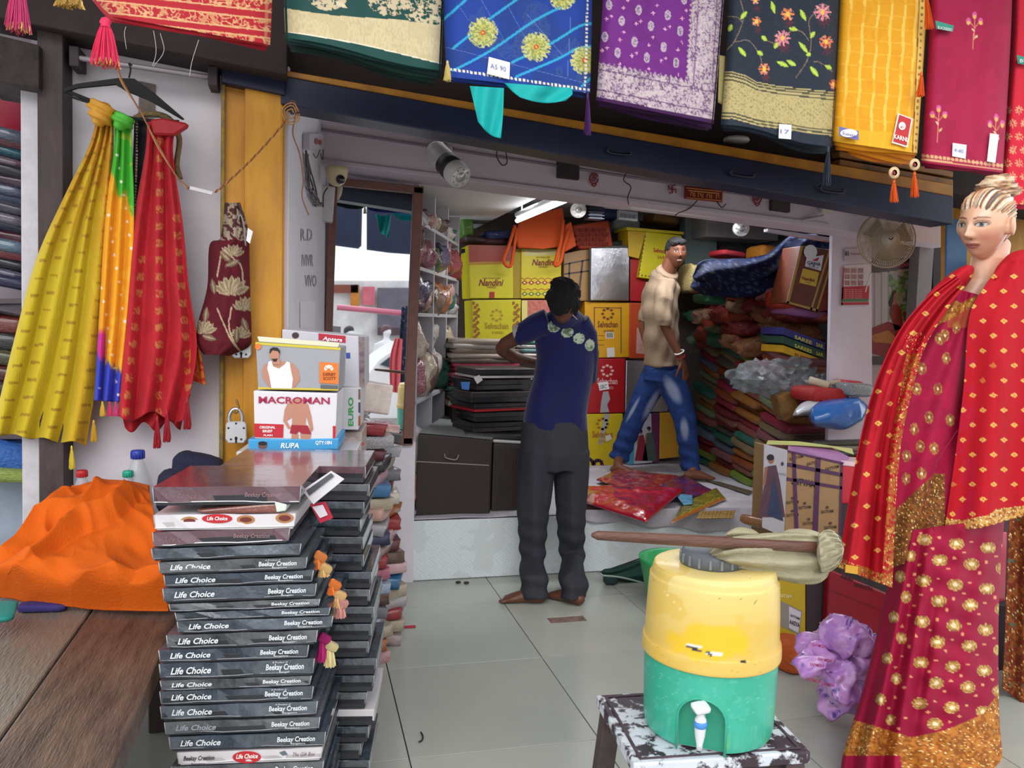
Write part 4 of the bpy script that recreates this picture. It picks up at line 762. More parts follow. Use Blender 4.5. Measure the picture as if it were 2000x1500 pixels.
# tube lights
EM = M('ffffff', emit=7)
for a, b, lab in (((1010, 431, 5.2), (1110, 389, 4.4), 'glowing tube light running back over the yellow cartons'), ((930, 377, 4.85), (958, 365, 4.45), 'short glowing tube light end by the shelf')):
    t = thing('tube_light', lab, 'lamp', P(*a)); A, B = P(*a), P(*b); tube('tube', [A, B], .014, EM, t, 10); up = np.array([0, 0, .035]); tube('batten', [A+up, B+up], .02, M('dfe2e4', .4), t, 6); [tube('hanger_rod', [p_+up, np.array([p_[0], p_[1], 2.25 if a[0] > 1000 else 2.12])], .005, M('dfe2e4', .4), t, 6) for p_ in (A*.9+B*.1, A*.1+B*.9)]
t = thing('tube_light', 'long unlit white tube fitting across opening under lintel', 'lamp', P(1226, 396, 4.2)); quadbox('batten', [(1226, 389), (1549, 424), (1548, 437), (1226, 402)], YP(4.25), .04, M('c9c4c0', .4), t, .004); tube('tube', [P(1232, 404, 4.22), P(1540, 437, 4.22)], .012, M('e8e8e6', .3), t, 10)
t = thing('wall_bracket', 'small white bracket and cable at right end of tube fitting', 'bracket', P(1560, 430, 4.08)); tube('arm', [P(1549, 434, 4.1), P(1608, 422, 4.05)], .009, M('b8a9b0', .6), t); wbox('plate', P(1614, 408, 4.07), (.07, .03, .04), M('cbc3bb', .6), t)
def spot(x, y, r, Y, label, yawr, pitch_=-.2, L=.12, par=None, band_=True):
    t = thing('spotlight', label, 'lamp', P(x, y, Y)); g = []
    a = math.radians(yawr); d = np.array([sin(a)*cos(pitch_), -cos(a)*cos(pitch_), sin(pitch_)]); c = P(x, y, Y); s = r*Y/F*1.05
    tube('housing', [c, c-d*L*.25, c-d*L*.27, c-d*L*.95, c-d*L], s, M('cfcac9', .4), t, 28, taper=[1, 1, 1, 1, .9])
    if band_: tube('dark_band', [c-d*L*.22, c-d*L*.52], s*1.02, M('23232b', .5), t, 28)
    tube('lens', [c+d*.004, c+d*.006], s*.88, M('d5d2cf', .15, coat=.5), t, 28); tube('reflector', [c+d*.007, c+d*.009], s*.45, M('bcb8b2', .2, metal=.4), t, 20)
    for k in range(8):
        b = 2*PI*k/8; e = np.cross(d, [0, 0, 1]); e /= np.linalg.norm(e); f = np.cross(e, d); o = c+(e*cos(b)+f*sin(b))*s*.7+d*.008; tube('lens_rib', [o-d*.002, o+d*.002], s*.07, M('a5a2a0', .3), t, 6)
    return t
t = spot(898, 345, 23, 3.78, 'big white spotlight with black band on the lintel', 28, -.62, .24); tube('mount', [P(862, 285, 4.08), P(872, 292, 3.95)], .03, M('b9adb4', .5), t); tube('mount', [P(868, 283, 4.08), P(880, 300, 3.95)], .014, M('a99ea4', .5), t)
t = spot(1130, 410, 15, 5.2, 'round spotlight with finned dark body above the brick bag', -15, -.1, .1, band_=False)
for i in range(6): wbox('fin', P(1160, 398+i*6, 5.25), (.11, .1, .006), M('2e3340', .4, metal=.4), t, 0)
wbox('body', P(1160, 413, 5.28), (.09, .09, .11), M('3a3f4c', .4), t)
t = spot(1448, 446, 16, 4.9, 'small round spotlight hanging above the navy cloth', -25, -.1, .1); tube('mount', [P(1448, 428, 4.95), P(1448, 405, 4.95)], .02, M('2b2a55', .5), t)
t = thing('switchboard', 'white switch panel high behind the tube fitting', 'switchboard', P(1225, 412, 5.4)); quadbox('box', [(1186, 392), (1226, 395), (1226, 408), (1186, 405)], YP(5.2), .06, M('c9ccd0', .4), t); quadbox('box', [(1209, 410), (1246, 414), (1246, 432), (1209, 428)], YP(5.4), .04, M('a9adb2', .4), t)
for i in range(4): quadbox('switch', rect(1213+i*8, 417+i, 1218+i*8, 424+i), YP(5.39), .01, M('7d838c', .4), t, 0)
# lintel signs
t = thing('nameplate', 'small rust red nameplate on the lintel', 'sign', P(1375, 380, 4.07)); quadbox('board', [(1338, 363), (1412, 370), (1411, 395), (1338, 388)], YP(4.075), .012, M('8a2416', .5, var=.3, vs=30), t, .002)
quadbox('border', [(1341, 366), (1409, 373), (1409, 375), (1341, 368)], YP(4.06), .002, M('c4763a'), t, 0); quadbox('border', [(1341, 385), (1409, 391), (1409, 393), (1341, 387)], YP(4.06), .002, M('c4763a'), t, 0)
GN = M('d39a4e'); quadbox('script_line', [(1345, 371), (1405, 377), (1405, 379), (1345, 373)], YP(4.062), .002, GN, t, 0)
for i, x in enumerate((1349, 1357, 1364, 1373, 1381, 1390, 1399)):
    y = 373+(x-1345)*.1; ptube('script', [(x, y), (x, y+10)], 4.061, .0018, GN, t, 5); ptube('script', [(x, y+3), (x-4, y+6), (x-1, y+10)] if i % 2 else [(x, y+5), (x+4, y+2), (x+5, y+8)], 4.061, .0016, GN, t, 5)
RM = M('8c2436', .6)
for x, y, l in ((1160, 349, 'left'), (1479, 387, 'right')):
    t = thing('auspicious_mark', 'small round dark red painted mark on the lintel, %s' % ('near the tube light' if l == 'left' else 'below the black floral sari'), 'painted mark', P(x, y, 4.08))
    tube('ring', [P(x+8*cos(a), y+10*sin(a), 4.085) for a in np.linspace(0, 6, 20)], .0045, RM, t, 5); tube('curl', [P(x+3*cos(a)*a/5, y-2+4*sin(a)*a/5, 4.085) for a in np.linspace(0, 9, 24)], .0035, RM, t, 5); ptube('stem', [(x-5, y+11), (x, y+15), (x+5, y+11)], 4.085, .0035, RM, t)
t = thing('auspicious_mark', 'small red four armed blessing mark beside the nameplate', 'painted mark', P(1313, 369, 4.08))
for q in ([(1306, 362), (1306, 369), (1320, 370), (1320, 377)], [(1319, 362), (1313, 362), (1313, 377), (1307, 377)]):
    tube('stroke', [P(a, b, 4.085) for a, b in q], .004, RM, t, 5)
sheet('dots', [ell(1310, 366, 1, 1, 6), ell(1316, 366, 1, 1, 6), ell(1310, 373, 1, 1, 6), ell(1316, 373, 1, 1, 6)], YP(4.08), RM, t)
for q, Y, lb in (([(1225, 335), (1218, 352), (1232, 365), (1226, 385), (1228, 400)], 4.05, 'thin loose wire loop hanging before the lintel centre'), ([(972, 290), (970, 305), (980, 322), (990, 318), (988, 296)], 4.05, 'short wire loop on the lintel under the turquoise cloth'), ([(1362, 392), (1345, 408), (1325, 416), (1318, 422)], 4.075, 'dark cable curving from nameplate to the tube fitting'), ([(1400, 394), (1410, 405), (1418, 398)], 4.075, 'short cut cable under the nameplate')):
    props(ptube('cable', q, Y, .003, M('3a3036', .6)), lb, 'cable')
# angled white shelf unit with wrapped bundles
A_ = np.array([.585, 4.36]); B_ = np.array([1.05, 5.7]); dv = (B_-A_)/np.linalg.norm(B_-A_); nv_ = np.array([-dv[1], dv[0]])
sf = thing('shelf_unit', 'white wall shelf unit full of wrapped bundles beside the mirror', 'shelf', (*A_, .32)); SW = M('b5b3ba', .5, var=.08)
def shelf_slab(name, s0, s1, z0, z1, d0=0, d1=.32):
    a = A_+dv*s0; b = A_+dv*s1; bm = bmesh.new(); f = [(*(a+nv_*d0), z1), (*(b+nv_*d0), z1), (*(b+nv_*d0), z0), (*(a+nv_*d0), z0)]; g = [(*(a+nv_*d1), z1), (*(b+nv_*d1), z1), (*(b+nv_*d1), z0), (*(a+nv_*d1), z0)]; hexa(bm, f, g, .001); return from_bm(name, bm, SW, sf)
shelf_slab('back_panel', 0, 1.42, .34, 2.09, .30, .32)
for s in (0.0, .46, .92, 1.38): shelf_slab('upright', s, s+.025, .34, 2.09)
for z in (.35, .95, 1.415, 1.66, 1.9): shelf_slab('shelf_board', 0, 1.4, z-.01, z+.01)
bc = ['c8582a', 'a82030', '1f8f7a', 'b8a080', '7a8a4a', 'c87a8a', 'a8a8b0', 'd07a2a', '4a4a7a', 'b8a070', '6a3a5a', 'c0505a', 'e0d8d0', '8a6a5a']
bn = ['orange', 'red', 'teal', 'cream', 'olive', 'pink', 'grey', 'amber', 'indigo', 'straw', 'plum', 'rose', 'white', 'brown']
HEAP = [heap_unit(s_) for s_ in range(6)]; rg = random.Random(5); lvl = [('lowest', .36, .5), ('second', .96, .4), ('third', 1.425, .2), ('fourth', 1.67, .2), ('top', 1.91, .22)]; bay = ['near', 'middle', 'far']
for li, (ln, z0, hh) in enumerate(lvl):
    for bi in range(3):
        for j in range(3 if li == 4 else 4):
            ci = (li*5+bi*3+j*4) % 14; s = .03+bi*.46+.12+.12*(j % 3)*.9; c = A_+dv*s+nv_*(.10+.03*rg.random()); z = z0+.05+(j//3)*.12+.03*rg.random()
            hgt = (.075 if li == 4 else .11+.05*rg.random()) if li > 1 else .16+.08*rg.random()
            soft('wrapped_bundle', (c[0], c[1], z0+hgt/2+((.18 if li < 2 else .05) if j == 3 else 0)), (.26, .2, hgt*1.1), (rg.uniform(-.3, .3), rg.uniform(-.3, .3), rg.uniform(0, 3)), M(bc[ci], .25, bump=.9, bs=22, var=.5, vs=25, c2='c8c0bc' if ci % 3 == 0 else '4a3a3a', coat=.6), None, ci+bi,
                 '%s wrapped bundle, %s bay of the %s level in white shelf unit' % (bn[ci], bay[bi], ln), 'bundle', 'wrapped bundles in the white shelf unit', HEAP)
# dark cartons on the platform, left
DB = M('3a2c2a', .55, bump=.25, bs=60, var=.35, vs=14, stretch=(14, 1, .5)); GT = M('8f9494', .5, var=.15)
def dark(label, q, Y, bk):
    t = thing('large_carton', label, 'carton', P(q[3][0], q[3][1], Y)); quadbox('box', q, YP(Y), .5, DB, t, .006, 2, back=bk)
    f = [YP(Y)(*q[0]), YP(Y)(*q[1])]; up = np.array([0, 0, .004]); mesh('top_panel', [f[0]+up, f[1]+up, f[1]+up+np.array(bk)*.99, f[0]+up+np.array(bk)*.99], [(0, 1, 2, 3)], GT, t)
    x0, x1 = q[0][0], q[1][0]
    for i in range(int((x1-x0)/5)): x = x0+3+i*5; quadbox('ridge', [(x, q[0][1]+10), (x+1.6, q[0][1]+10), (x+1.2, q[3][1]-6), (x-.4, q[3][1]-6)], YP(Y-.001), .004, M('2b201f', .6), t, 0)
    return t
t = dark('big dark brown ribbed carton with grey top left of man', [(817, 847), (960, 860), (955, 1016), (810, 1011)], 4.42, (.27, .78, 0))
quadbox('fold_line', [(806, 900), (955, 908), (955, 910), (806, 902)], YP(4.415), .004, M('8c7f78'), t, 0)
ptube('carry_handle', [(868, 886), (871, 894), (890, 898), (896, 888)], 4.40, .004, M('8c7f78', .5), t)
dark('narrower dark ribbed carton right beside the man\'s trousers', [(964, 866), (1018, 868), (1013, 1008), (959, 1012)], 4.46, (.1, .5, 0))
BX = M('26262b', .32, bump=.3, bs=20, var=.3, vs=10, coat=.4); BX2 = M('34302f', .4, bump=.3, bs=25, var=.3, vs=10, coat=.3)
zc = .335
base = P(955, 858, 4.6)[2]+.0
hs = [.05, .06, .06, .05, .065, .065, .06]; rots = [12, 34, 30, 36, 32, 38, 30]; z = base-.005; cx0 = P(962, 790, 4.68)
names7 = ['bottom one, tilted with white edge', 'second from bottom', 'third from bottom', 'middle one beneath the red edge', 'third from top with blue scrap', 'second from top with pale sticker', 'top one with glossy lid']
for i in range(7):
    t = thing('garment_box', 'black garment box on dark carton by man, '+names7[i], 'box', (cx0[0], cx0[1], z), 'black boxes piled on the dark carton')
    c = (cx0[0]+(.02, .0, .02, -.01, -.02, -.0, .015)[i], cx0[1]+.02*((i*3) % 4-1.5), z+hs[i]/2); R_ = (0, .05*(i == 0), math.radians(rots[i]-18))
    wbox('base', (c[0], c[1], c[2]-.004), (.37, .27, hs[i]-.012), BX2 if i % 2 else BX, t, .003, R_); wbox('lid', (c[0], c[1], c[2]+hs[i]*.2), (.385, .285, hs[i]*.5), BX if i % 2 else BX2, t, .004, R_)
    if i in (0, 3, 6): wbox('edge_strip', (c[0], c[1], c[2]-hs[i]*.32), (.387, .288, .012), M('a8141c' if i == 3 else 'd5d2ce', .5), t, .001, R_)
    z += hs[i]+.001
bt = bpy.data.objects['garment_box.005']; prism('sticker', [(925, 738), (936, 732), (943, 742), (932, 750)], YP(4.42), .001, M('c9c4c4'), bt)
prism('blue_scrap', [(900, 746), (918, 746), (916, 762), (902, 760)], YP(4.42), .004, M('2f6ab0', .4), bpy.data.objects['garment_box.004'])
fp = ['c9b8a8', '8f1c34', 'b5384a', 'a89080', 'c02a5a', '7a1c30', 'd0c8c0', '6a5a4a', 'b04a6a', '4f8f8a']; fn_ = ['beige', 'maroon', 'rose', 'tan', 'pink', 'dark red', 'white', 'brown', 'magenta', 'teal']
z = P(930, 790, 5.15)[2]; top = P(930, 662, 5.15)[2]; n = 14
for i in range(n):
    ci = (i*3) % 10 if i < 13 else 0; h = (top-z)/n; c = P(935+3*(i % 3), 700, 5.2)
    soft('flat_packet', (c[0], c[1], z+h*(i+.5)), (.42, .3, h*1.15), (0, 0, .1*((i*7) % 5-2)*.2), M(fp[ci], .25, bump=.4, bs=25, var=.3, vs=20, coat=.6), None, i, '%s flat garment packet, %s from bottom of pile left of man' % (fn_[ci], ORD[i]), 'packet', 'flat packets behind the black boxes', PACK)
S(wbox('trim_33', (c[0], c[1], (z+.33)/2), (.4, .28, z-.33-.02), DARKW, bevel=0))
t = thing('packet_stack', 'pale packets stacked right behind man\'s elbow', 'packet', P(1030, 700, 5.3))
for i in range(5): soft('packet', P(1040, 668+i*8, 5.3), (.3, .25, .03), (0, 0, .1*i), M(['4f9a94', 'd0ccc4', '5a8a8a', 'c8b8b0', '8a3a4a'][i], .3, bump=.3, coat=.5), t, i)
# ================================================================ RIGHT SIDE PILES
pal = [('orange', 'b85a1e', '5a2a1a'), ('red', '9c1c2a', '4a1018'), ('green', '3a6a46', 'a8b08a'), ('teal', '2f8a76', '1c4a48'), ('pink', 'b8284a', '6a1830'), ('lime', '9cb43a', '4a6a2a'), ('violet', '3a2f78', 'b86a2a'), ('amber', 'c8842a', '6a3a1a'), ('grey', '6a665f', '2a2a2c'), ('maroon', '6a1a2a', 'a86a5a'), ('sand', 'a8946c', '5a4a3a'), ('navy', '28305a', '7a8aa0')]
PM = {n: M(c, .38, bump=.9, bs=45, var=.6, vs=48, c2=d, coat=.35, stretch=(1, 1, 2)) for n, c, d in pal}
GAR = [soft_unit('folded_garment', 20+s, wob=.06, e=.3) for s in range(6)]
for g in GAR: pass
rg = random.Random(11)
cols_ = [('far', 5.72, 17), ('second', 5.38, 18), ('third', 5.04, 18), ('near', 4.70, 17)]
for ci, (cn, Yc, n) in enumerate(cols_):
    z = .335
    for i in range(n):
        h = .048+.012*rg.random(); p = pal[(i*5+ci*7+rg.randrange(4)) % 12]; f = i/n; X = 3.16+.03*rg.uniform(-1, 1)-.02*ci
        soft('folded_garment', (X, Yc+.02*rg.uniform(-1, 1), z+h/2), (.42, .36, h*1.12), (.06+.24*f+rg.uniform(-.03, .03), .04*rg.uniform(-1, 1), rg.uniform(-.06, .06)), PM[p[0]], None, rg.randrange(6),
             '%s folded garment, %s from floor in the %s column by right wall' % (p[0], ORD[i], cn), 'garment', 'folded garments stacked along the right wall', GAR); z += h
# loose heap on top of the columns
hp = ['red', 'maroon', 'red', 'green', 'red', 'orange', 'maroon', 'pink', 'navy', 'red', 'sand']
HP = {n: M(c, .6, bump=1, bs=30, var=.75, vs=24, c2=d, coat=.1) for n, c, d in [('red', '94101c', '3a1a14'), ('maroon', '6a141c', 'a07a4a'), ('green', '2a6a4c', '16322a'), ('pink', 'a8203a', 'c89aa0'), ('orange', 'b0481a', '6a1a1a'), ('sand', '9a8a6a', '7a2020'), ('navy', '1f2a4a', '6a7a3a'), ('violet', '3a2a80', '1a1a3a'), ('teal', '2a7a70', 'c02a3a')]}
lv = ['lowest', 'lower', 'middle', 'upper', 'top']; pp = ['rear', 'rear middle', 'central', 'front middle', 'front']
k = 0
for li, zl in enumerate((1.27, 1.36, 1.46, 1.56, 1.64)):
    for j in range(5):
        Yc = 5.7-.22*j+rg.uniform(-.05, .05); nm = hp[(k*3+li) % 11]; k += 1
        for part in range(2):
            if part == 1 and (j+li) % 2: continue
            nm2 = nm if part == 0 else hp[(k*5+3) % 11]
            soft('heaped_cloth', (3.12+rg.uniform(-.06, .06)-.05*part, Yc+.1*part, zl+rg.uniform(-.02, .02)+.02*part), (.40+rg.uniform(-.04, .05), .27+rg.uniform(-.04, .04), .085+.03*rg.random()), (rg.uniform(0, .25), rg.uniform(-.25, .15), rg.uniform(-.5, .5)), HP[nm2], None, rg.randrange(6),
                 '%s rumpled cloth, %s of the %s layer above garment columns%s' % (nm2, pp[j], lv[li], ', outward' if part else ''), 'cloth', 'rumpled cloths heaped above the columns', HEAP)
# big navy printed cloth rolls
def p_nv(x, y): p = Paint(x, y, '0c1436'); p.put(fbm(x, y, 25, 2) > .58, '0c122a', .7); p.put((fbm(x, y, 4, 4, 2) > .70), '4a5a74', .7); p.put(vn(x, y, 7, 6) > .93, '6a6a40', .6); return p.c
t = thing('cloth_roll', 'large rumpled navy printed cloth bundle on top of red heap', 'cloth', P(1450, 570, 4.9))
def fatcloth(name, top, bot, Y, depth, paint, mat, par, folds=4, amp=.03):
    # puffed bundle: closed ring section between an upper and a lower outline
    v = np.linspace(0, 1, 90); a = edge(top, v); b = edge(bot, v); n = 40; th = np.linspace(0, 2*PI, n, endpoint=False); cy, sy = np.cos(th), np.sin(th)
    mx = (a[:, None]+b[:, None])/2+(a[:, None]-b[:, None])/2*cy[None, :, None]; Yv = Y-depth*sy[None, :]*np.ones((90, 1))-amp*np.sin(folds*th[None]+v[:, None]*7)-amp*1.2*(fbm(mx[..., 0], mx[..., 1], 28, 2)-.5)
    e = np.clip(np.minimum(v, 1-v)*9, .02, 1)**.5; mid = (a+b)/2; mx = mid[:, None]+(mx-mid[:, None])*e[:, None, None]; Yv = Y+(Yv-Y)*e[:, None]
    return gridmesh(name, P(mx[..., 0], mx[..., 1], Yv), (paint(mx[..., 0], mx[..., 1]) if not isinstance(paint, str) else Paint(mx[..., 0], mx[..., 1], paint).c), mat, par, 0, cyc=True)
NM = MP(.75, .6, 22)
fatcloth('roll', [(1346, 548), (1380, 522), (1440, 508), (1500, 496), (1560, 480)], [(1352, 572), (1400, 580), (1460, 582), (1520, 574), (1570, 556)], 4.98, .17, p_nv, NM, t)
fatcloth('roll', [(1350, 528), (1375, 508), (1430, 505), (1490, 500), (1540, 462), (1590, 438)], [(1356, 556), (1400, 556), (1470, 552), (1530, 526), (1575, 485), (1612, 462)], 4.86, .12, p_nv, NM, t)
fatcloth('roll', [(1540, 470), (1580, 440), (1625, 440)], [(1560, 540), (1600, 520), (1632, 500)], 5.05, .14, p_nv, NM, t)
for x, y, w_, h, c, nm in ((1420, 498, 60, 14, 'a8182a', 'red'), (1490, 495, 50, 30, 'c07a1a', 'mustard'), (1485, 508, 36, 16, 'b0301c', 'scarlet'), (1345, 545, 26, 60, '8a7a4a', 'olive gold'), (1385, 585, 50, 20, '1f6a4a', 'green'), (1450, 580, 60, 20, 'a04a1c', 'rust'), (1560, 612, 100, 18, 'b070a8', 'lilac glitter'), (1600, 622, 60, 16, 'b05a48', 'salmon'), (1535, 588, 60, 36, 'c03a1a', 'orange red')):
    soft('cloth_bundle', P(x, y, 5.25 if x < 1500 else 4.72), (w_*.0031, .25, h*.0032), (0, .1, 0), M(c, .6, bump=.8, bs=20, var=.4, vs=20), None, int(x) % 6, '%s cloth tucked around the navy cloth bundle' % nm, 'cloth')
t, pl = carton('tilted brown saree carton with gold edges and a white torn tag', [(1564, 480), (1633, 489), (1597, 609), (1536, 592)], 4.55, .2, '6a2f18', var=.3, vs=30)
quadbox('side', [(1633, 489), (1640, 500), (1636, 604), (1597, 609)], YP(4.56), .18, M('6a1c14', .5), t)
GD = M('a8843a', .4)
for q in ([(1564, 480), (1569, 481), (1541, 593), (1536, 592)], [(1619, 487), (1623, 488), (1586, 606), (1582, 605)], [(1629, 489), (1633, 489), (1597, 609), (1593, 608)], [(1537, 588), (1598, 604), (1597, 609), (1536, 592)]): sheet('gold_edge', [q], pl, GD, t)
sheet('yellow_label', [[(1568, 524), (1600, 532), (1594, 560), (1561, 552)]], pl, M('c9a832'), t); text('Nandini', 1567, 546, 24, 7, pl, DKR, t, slope=.2, bold=True, lift=.003); text('SAREES', 1573, 552, 10, 2.6, pl, DKR, t, slope=.2, lift=.003)
sheet('white_tag', [[(1575, 504), (1609, 498), (1603, 529), (1572, 520)]], pl, M('d9d6d6'), t, .004); sheet('white_tag', [ell(1583, 492, 13, 14)], pl, M('d9d6d6'), t, .006); text('GAJHA', 1577, 516, 26, 7, pl, M('26304a'), t, slope=.15, bold=True, lift=.006); text('PURE H', 1580, 522, 18, 4, pl, M('26304a'), t, slope=.15, lift=.006); sheet('red_mark', [[(1586, 509), (1600, 502), (1597, 510)]], pl, M('a8242a'), t, .006)
# yellow/green packaged stack by the pillar
for i, (y, c, nm, cc) in enumerate(((655, '2c2a78', 'violet', 'SAREE'), (672, '1f4a3a', 'dark green', 'SAREES'), (690, 'd0a018', 'yellow', 'SUPER'))):
    t = thing('flat_box', '%s flat carton leaning in the stack against the white pillar' % nm, 'box', P(1600, y, 4.6))
    q = [(1530, y-16), (1612, y+14), (1612, y+30), (1528, y-2)]; quadbox('box', q, YP(4.55+.01*i), .25, M(c, .5, var=.2), t, .002); text(cc, 1552, y+6, 34, 7, YP(4.55+.01*i), M('c8c04a' if i < 2 else '8c2a1a'), t, slope=.36, bold=True); text(cc[:3], 1594, y+21, 14, 7, YP(4.55+.01*i), M('c8c04a' if i < 2 else '8c2a1a'), t, slope=.3, bold=True)
# crumpled clear plastic
CP_ = M('b9b4bd', .12, bump=1, bs=25, coat=1, alpha=.38)
t = thing('plastic_wrap', 'crumpled clear plastic wrapping heaped on the garments by the pillar', 'plastic'   , P(1540, 760, 4.5)); props(t, cat='wrapping')
rg = random.Random(3)
for i in range(7):
    bm = bmesh.new(); c = P(1470+i*16+rg.uniform(-10, 10), 735+rg.uniform(-18, 22), 4.55); ball(bm, c, (.13, .12, .075))
    for v in bm.verts: d = (v.co-Vector(tuple(c))); v.co += d.normalized()*rg.uniform(-.035, .03)
    from_bm('crumple', bm, CP_ if i % 2 else M('8a969c', .15, bump=1, bs=20, coat=1, alpha=.5), t)
t = thing('fabric_roll', 'cream fabric roll lying by the pillar on red cloth', 'fabric roll', P(1600, 750, 4.3)); tube('roll', [P(1580, 742, 4.25), P(1618, 753, 4.2)], .022, M('c0b49c', .8, bump=.4), t, 14); tube('core', [P(1614, 752, 4.205), P(1620, 753.6, 4.195)], .012, M('6a3a2a'), t, 12); ptube('loose_end', [(1618, 748), (1640, 746), (1652, 750)], 4.22, .014, M('b0a690', .9, bump=.5), t)
soft('folded_cloth', P(1600, 770, 4.25), (.26, .25, .09), (0, .05, .1), M('a8181c', .6, bump=.5, bs=15, var=.2), None, 1, 'bright red folded cloth under the fabric roll by the pillar', 'cloth')
soft('folded_cloth', P(1660, 760, 4.2), (.2, .2, .08), (0, .05, .1), M('4a5058', .4, bump=.6, var=.6, c2='a8aeb4', vs=20, coat=.4), None, 2, 'grey printed packet with round hole beside the blue plastic', 'packet'); soft('folded_cloth', P(1655, 747, 4.22), (.11, .15, .03), (0, .05, .1), M('b02a34', .5), None, 3, 'small red cloth on top of the grey packet', 'cloth')
t = thing('paper_bag', 'crumpled gold brown paper bag standing among garments', 'bag', P(1532, 820, 4.4)); prism('bag_body', [(1520, 775), (1548, 764), (1562, 790), (1556, 815), (1534, 824), (1527, 808)], YP(4.35), .1, M('8a6430', .35, bump=.8, bs=20, var=.5, vs=25, coat=.3), t, .01)
t = thing('plastic_packet', 'bright blue plastic wrapped packet with white end on packet stack', 'packet', P(1640, 835, 4.15))
fatcloth('white_part', [(1546, 808), (1570, 785), (1620, 776), (1660, 777)], [(1550, 815), (1580, 812), (1630, 830), (1660, 836)], 4.2, .1, 'c9cdd2', MP(.25, .6, 15, coat=.6), t, 3, .01)
fatcloth('blue_part', [(1578, 800), (1605, 783), (1650, 776), (1690, 776)], [(1580, 832), (1620, 838), (1655, 838), (1700, 812)], 4.14, .13, '2f68b4', MP(.25, .7, 14, coat=.7), t, 3, .012)
fcol = ['8c3a3a', 'b8a890', '4a4a44', 'a85a2a', '6a2a34', 'c0b8a8', '5a6a6a', '8a4a2a', '7a3048', 'a8a098']; fnm = ['brick', 'cream', 'charcoal', 'orange', 'wine', 'white', 'slate', 'brown', 'plum', 'silver']
for i in range(15):
    y = 1000-i*11.5; c = P(1632, y, 4.42)
    soft('flat_packet', (c[0]+.01*((i*3) % 4), c[1], P(1632, 1000, 4.42)[2]+.031*i+.02), (.5, .32, .034), (0, -.02, .03*((i*5) % 3-1)-.12), M(fcol[(i*3) % 10], .3, bump=.4, bs=25, var=.5, vs=22, coat=.5), None, i, '%s flat packet, %s from bottom of stack under blue plastic' % (fnm[(i*3) % 10], ORD[i]), 'packet', 'flat packets stacked by the right pillar', PACK)
# Satyam zip bag on floor platform edge
t = thing('saree_storage_bag', 'brown lettered storage bag with purple straps and a picture side', 'bag', P(1540, 1030, 3.95))
pl = YP(3.3); quadbox('bag_body', [(1536, 880), (1646, 905), (1641, 1078), (1529, 1066)], pl, .28, M('9a7850', .6, bump=.3, bs=20, var=.15), t, .006, 2)
sp = YP(3.29, -28, 1530, 900); quadbox('picture_side', [(1492, 868), (1538, 880), (1531, 1050), (1488, 1030)], sp, .02, M('a9a6ae', .45), t, .002)
PU = M('4a2048', .5)
for q in ([(1536, 903), (1646, 924), (1646, 931), (1536, 910)], [(1535, 932), (1645, 950), (1645, 956), (1535, 938)], [(1547, 884), (1554, 886), (1560, 1046), (1553, 1046)], [(1594, 894), (1603, 896), (1597, 1048), (1587, 1048)], [(1534, 878), (1647, 903), (1647, 907), (1534, 882)], [(1642, 905), (1646, 905), (1642, 1052), (1638, 1052)]): sheet('strap', [q], pl, PU, t, .004)
INK = M('4a3428')
for s, x, y, w_ in (('SATYAM', 1542, 900, 27), ('SATYAM', 1576, 910, 27), ('SATYAM', 1612, 920, 27)): text(s, x, y, w_, 6, pl, INK, t, slope=-.25, bold=True, lift=.003)
text('SATYAM', 1546, 945, 46, 13, pl, M('1c1416'), t, slope=.15, shear=.1, bold=True, lift=.003)
for x, y in ((1560, 995), (1604, 1003), (1536, 1010), (1568, 1026), (1610, 1034), (1536, 985)): text('SATYAM', x, y, 24, 6, pl, INK, t, slope=-.1, bold=True, lift=.003); sheet('crest', [ell(x+12, y-12, 3, 3, 8)], pl, INK, t, .003)
lady(t, sp, 1506, 886, 1010, '5a3a4a'); sheet('printed_figure', [[(1512, 930), (1530, 1018), (1498, 1006)]], sp, M('2f3a5a', var=.4, vs=40), t, .0028); text('BU LOTUS', 1517, 926, 18, 4, sp, M('30304a'), t, slope=.2); sheet('crest', [ell(1528, 906, 3, 4, 8)], sp, M('30304a'), t)
mesh('pink_lining', [P(1538, 882, 3.31), P(1646, 907, 3.31), P(1660, 893, 3.45), P(1625, 875, 3.55), P(1540, 868, 3.52)], [(0, 1, 2, 3, 4)], M('b07ab0', .3, coat=.3), t)
mesh('lime_lining', [P(1496, 868, 3.45), P(1560, 870, 3.5), P(1625, 874, 3.5), P(1668, 888, 3.5), P(1664, 876, 3.58), P(1560, 862, 3.58), P(1500, 860, 3.55)], [(0, 1, 2, 3, 4, 5, 6)], M('b8b870', .5), t)
t = thing('red_carton', 'glossy red carton half hidden between storage bag and mannequin', 'carton', P(1680, 1060, 3.9)); quadbox('box', [(1645, 905), (1740, 916), (1740, 1098), (1640, 1082)], YP(3.36), .25, M('b8182c', .35, coat=.3), t, .005); quadbox('lid', [(1645, 900), (1740, 911), (1740, 920), (1645, 909)], YP(3.355), .25, M('d8b8c0', .4), t)
c = PZ(1500, 1032, .33); soft('red_packet', P(1500, 1026, 3.45), (.16, .25, .05), (0, .3, .3), M('8a1420', .3, bump=.7, coat=.6, var=.5, c2='b8862a', vs=20), None, 2, 'crumpled red and gold packet in front of the storage bag corner', 'packet')
t, pl = carton('yellow carton with white picture label behind the water cooler', [(1500, 1112), (1574, 1120), (1574, 1262), (1500, 1236)], 3.1, .2, 'c0a018'); quadbox('side', [(1574, 1120), (1612, 1112), (1608, 1220), (1574, 1262)], YP(3.11), .2, M('2f2026', .5), t)
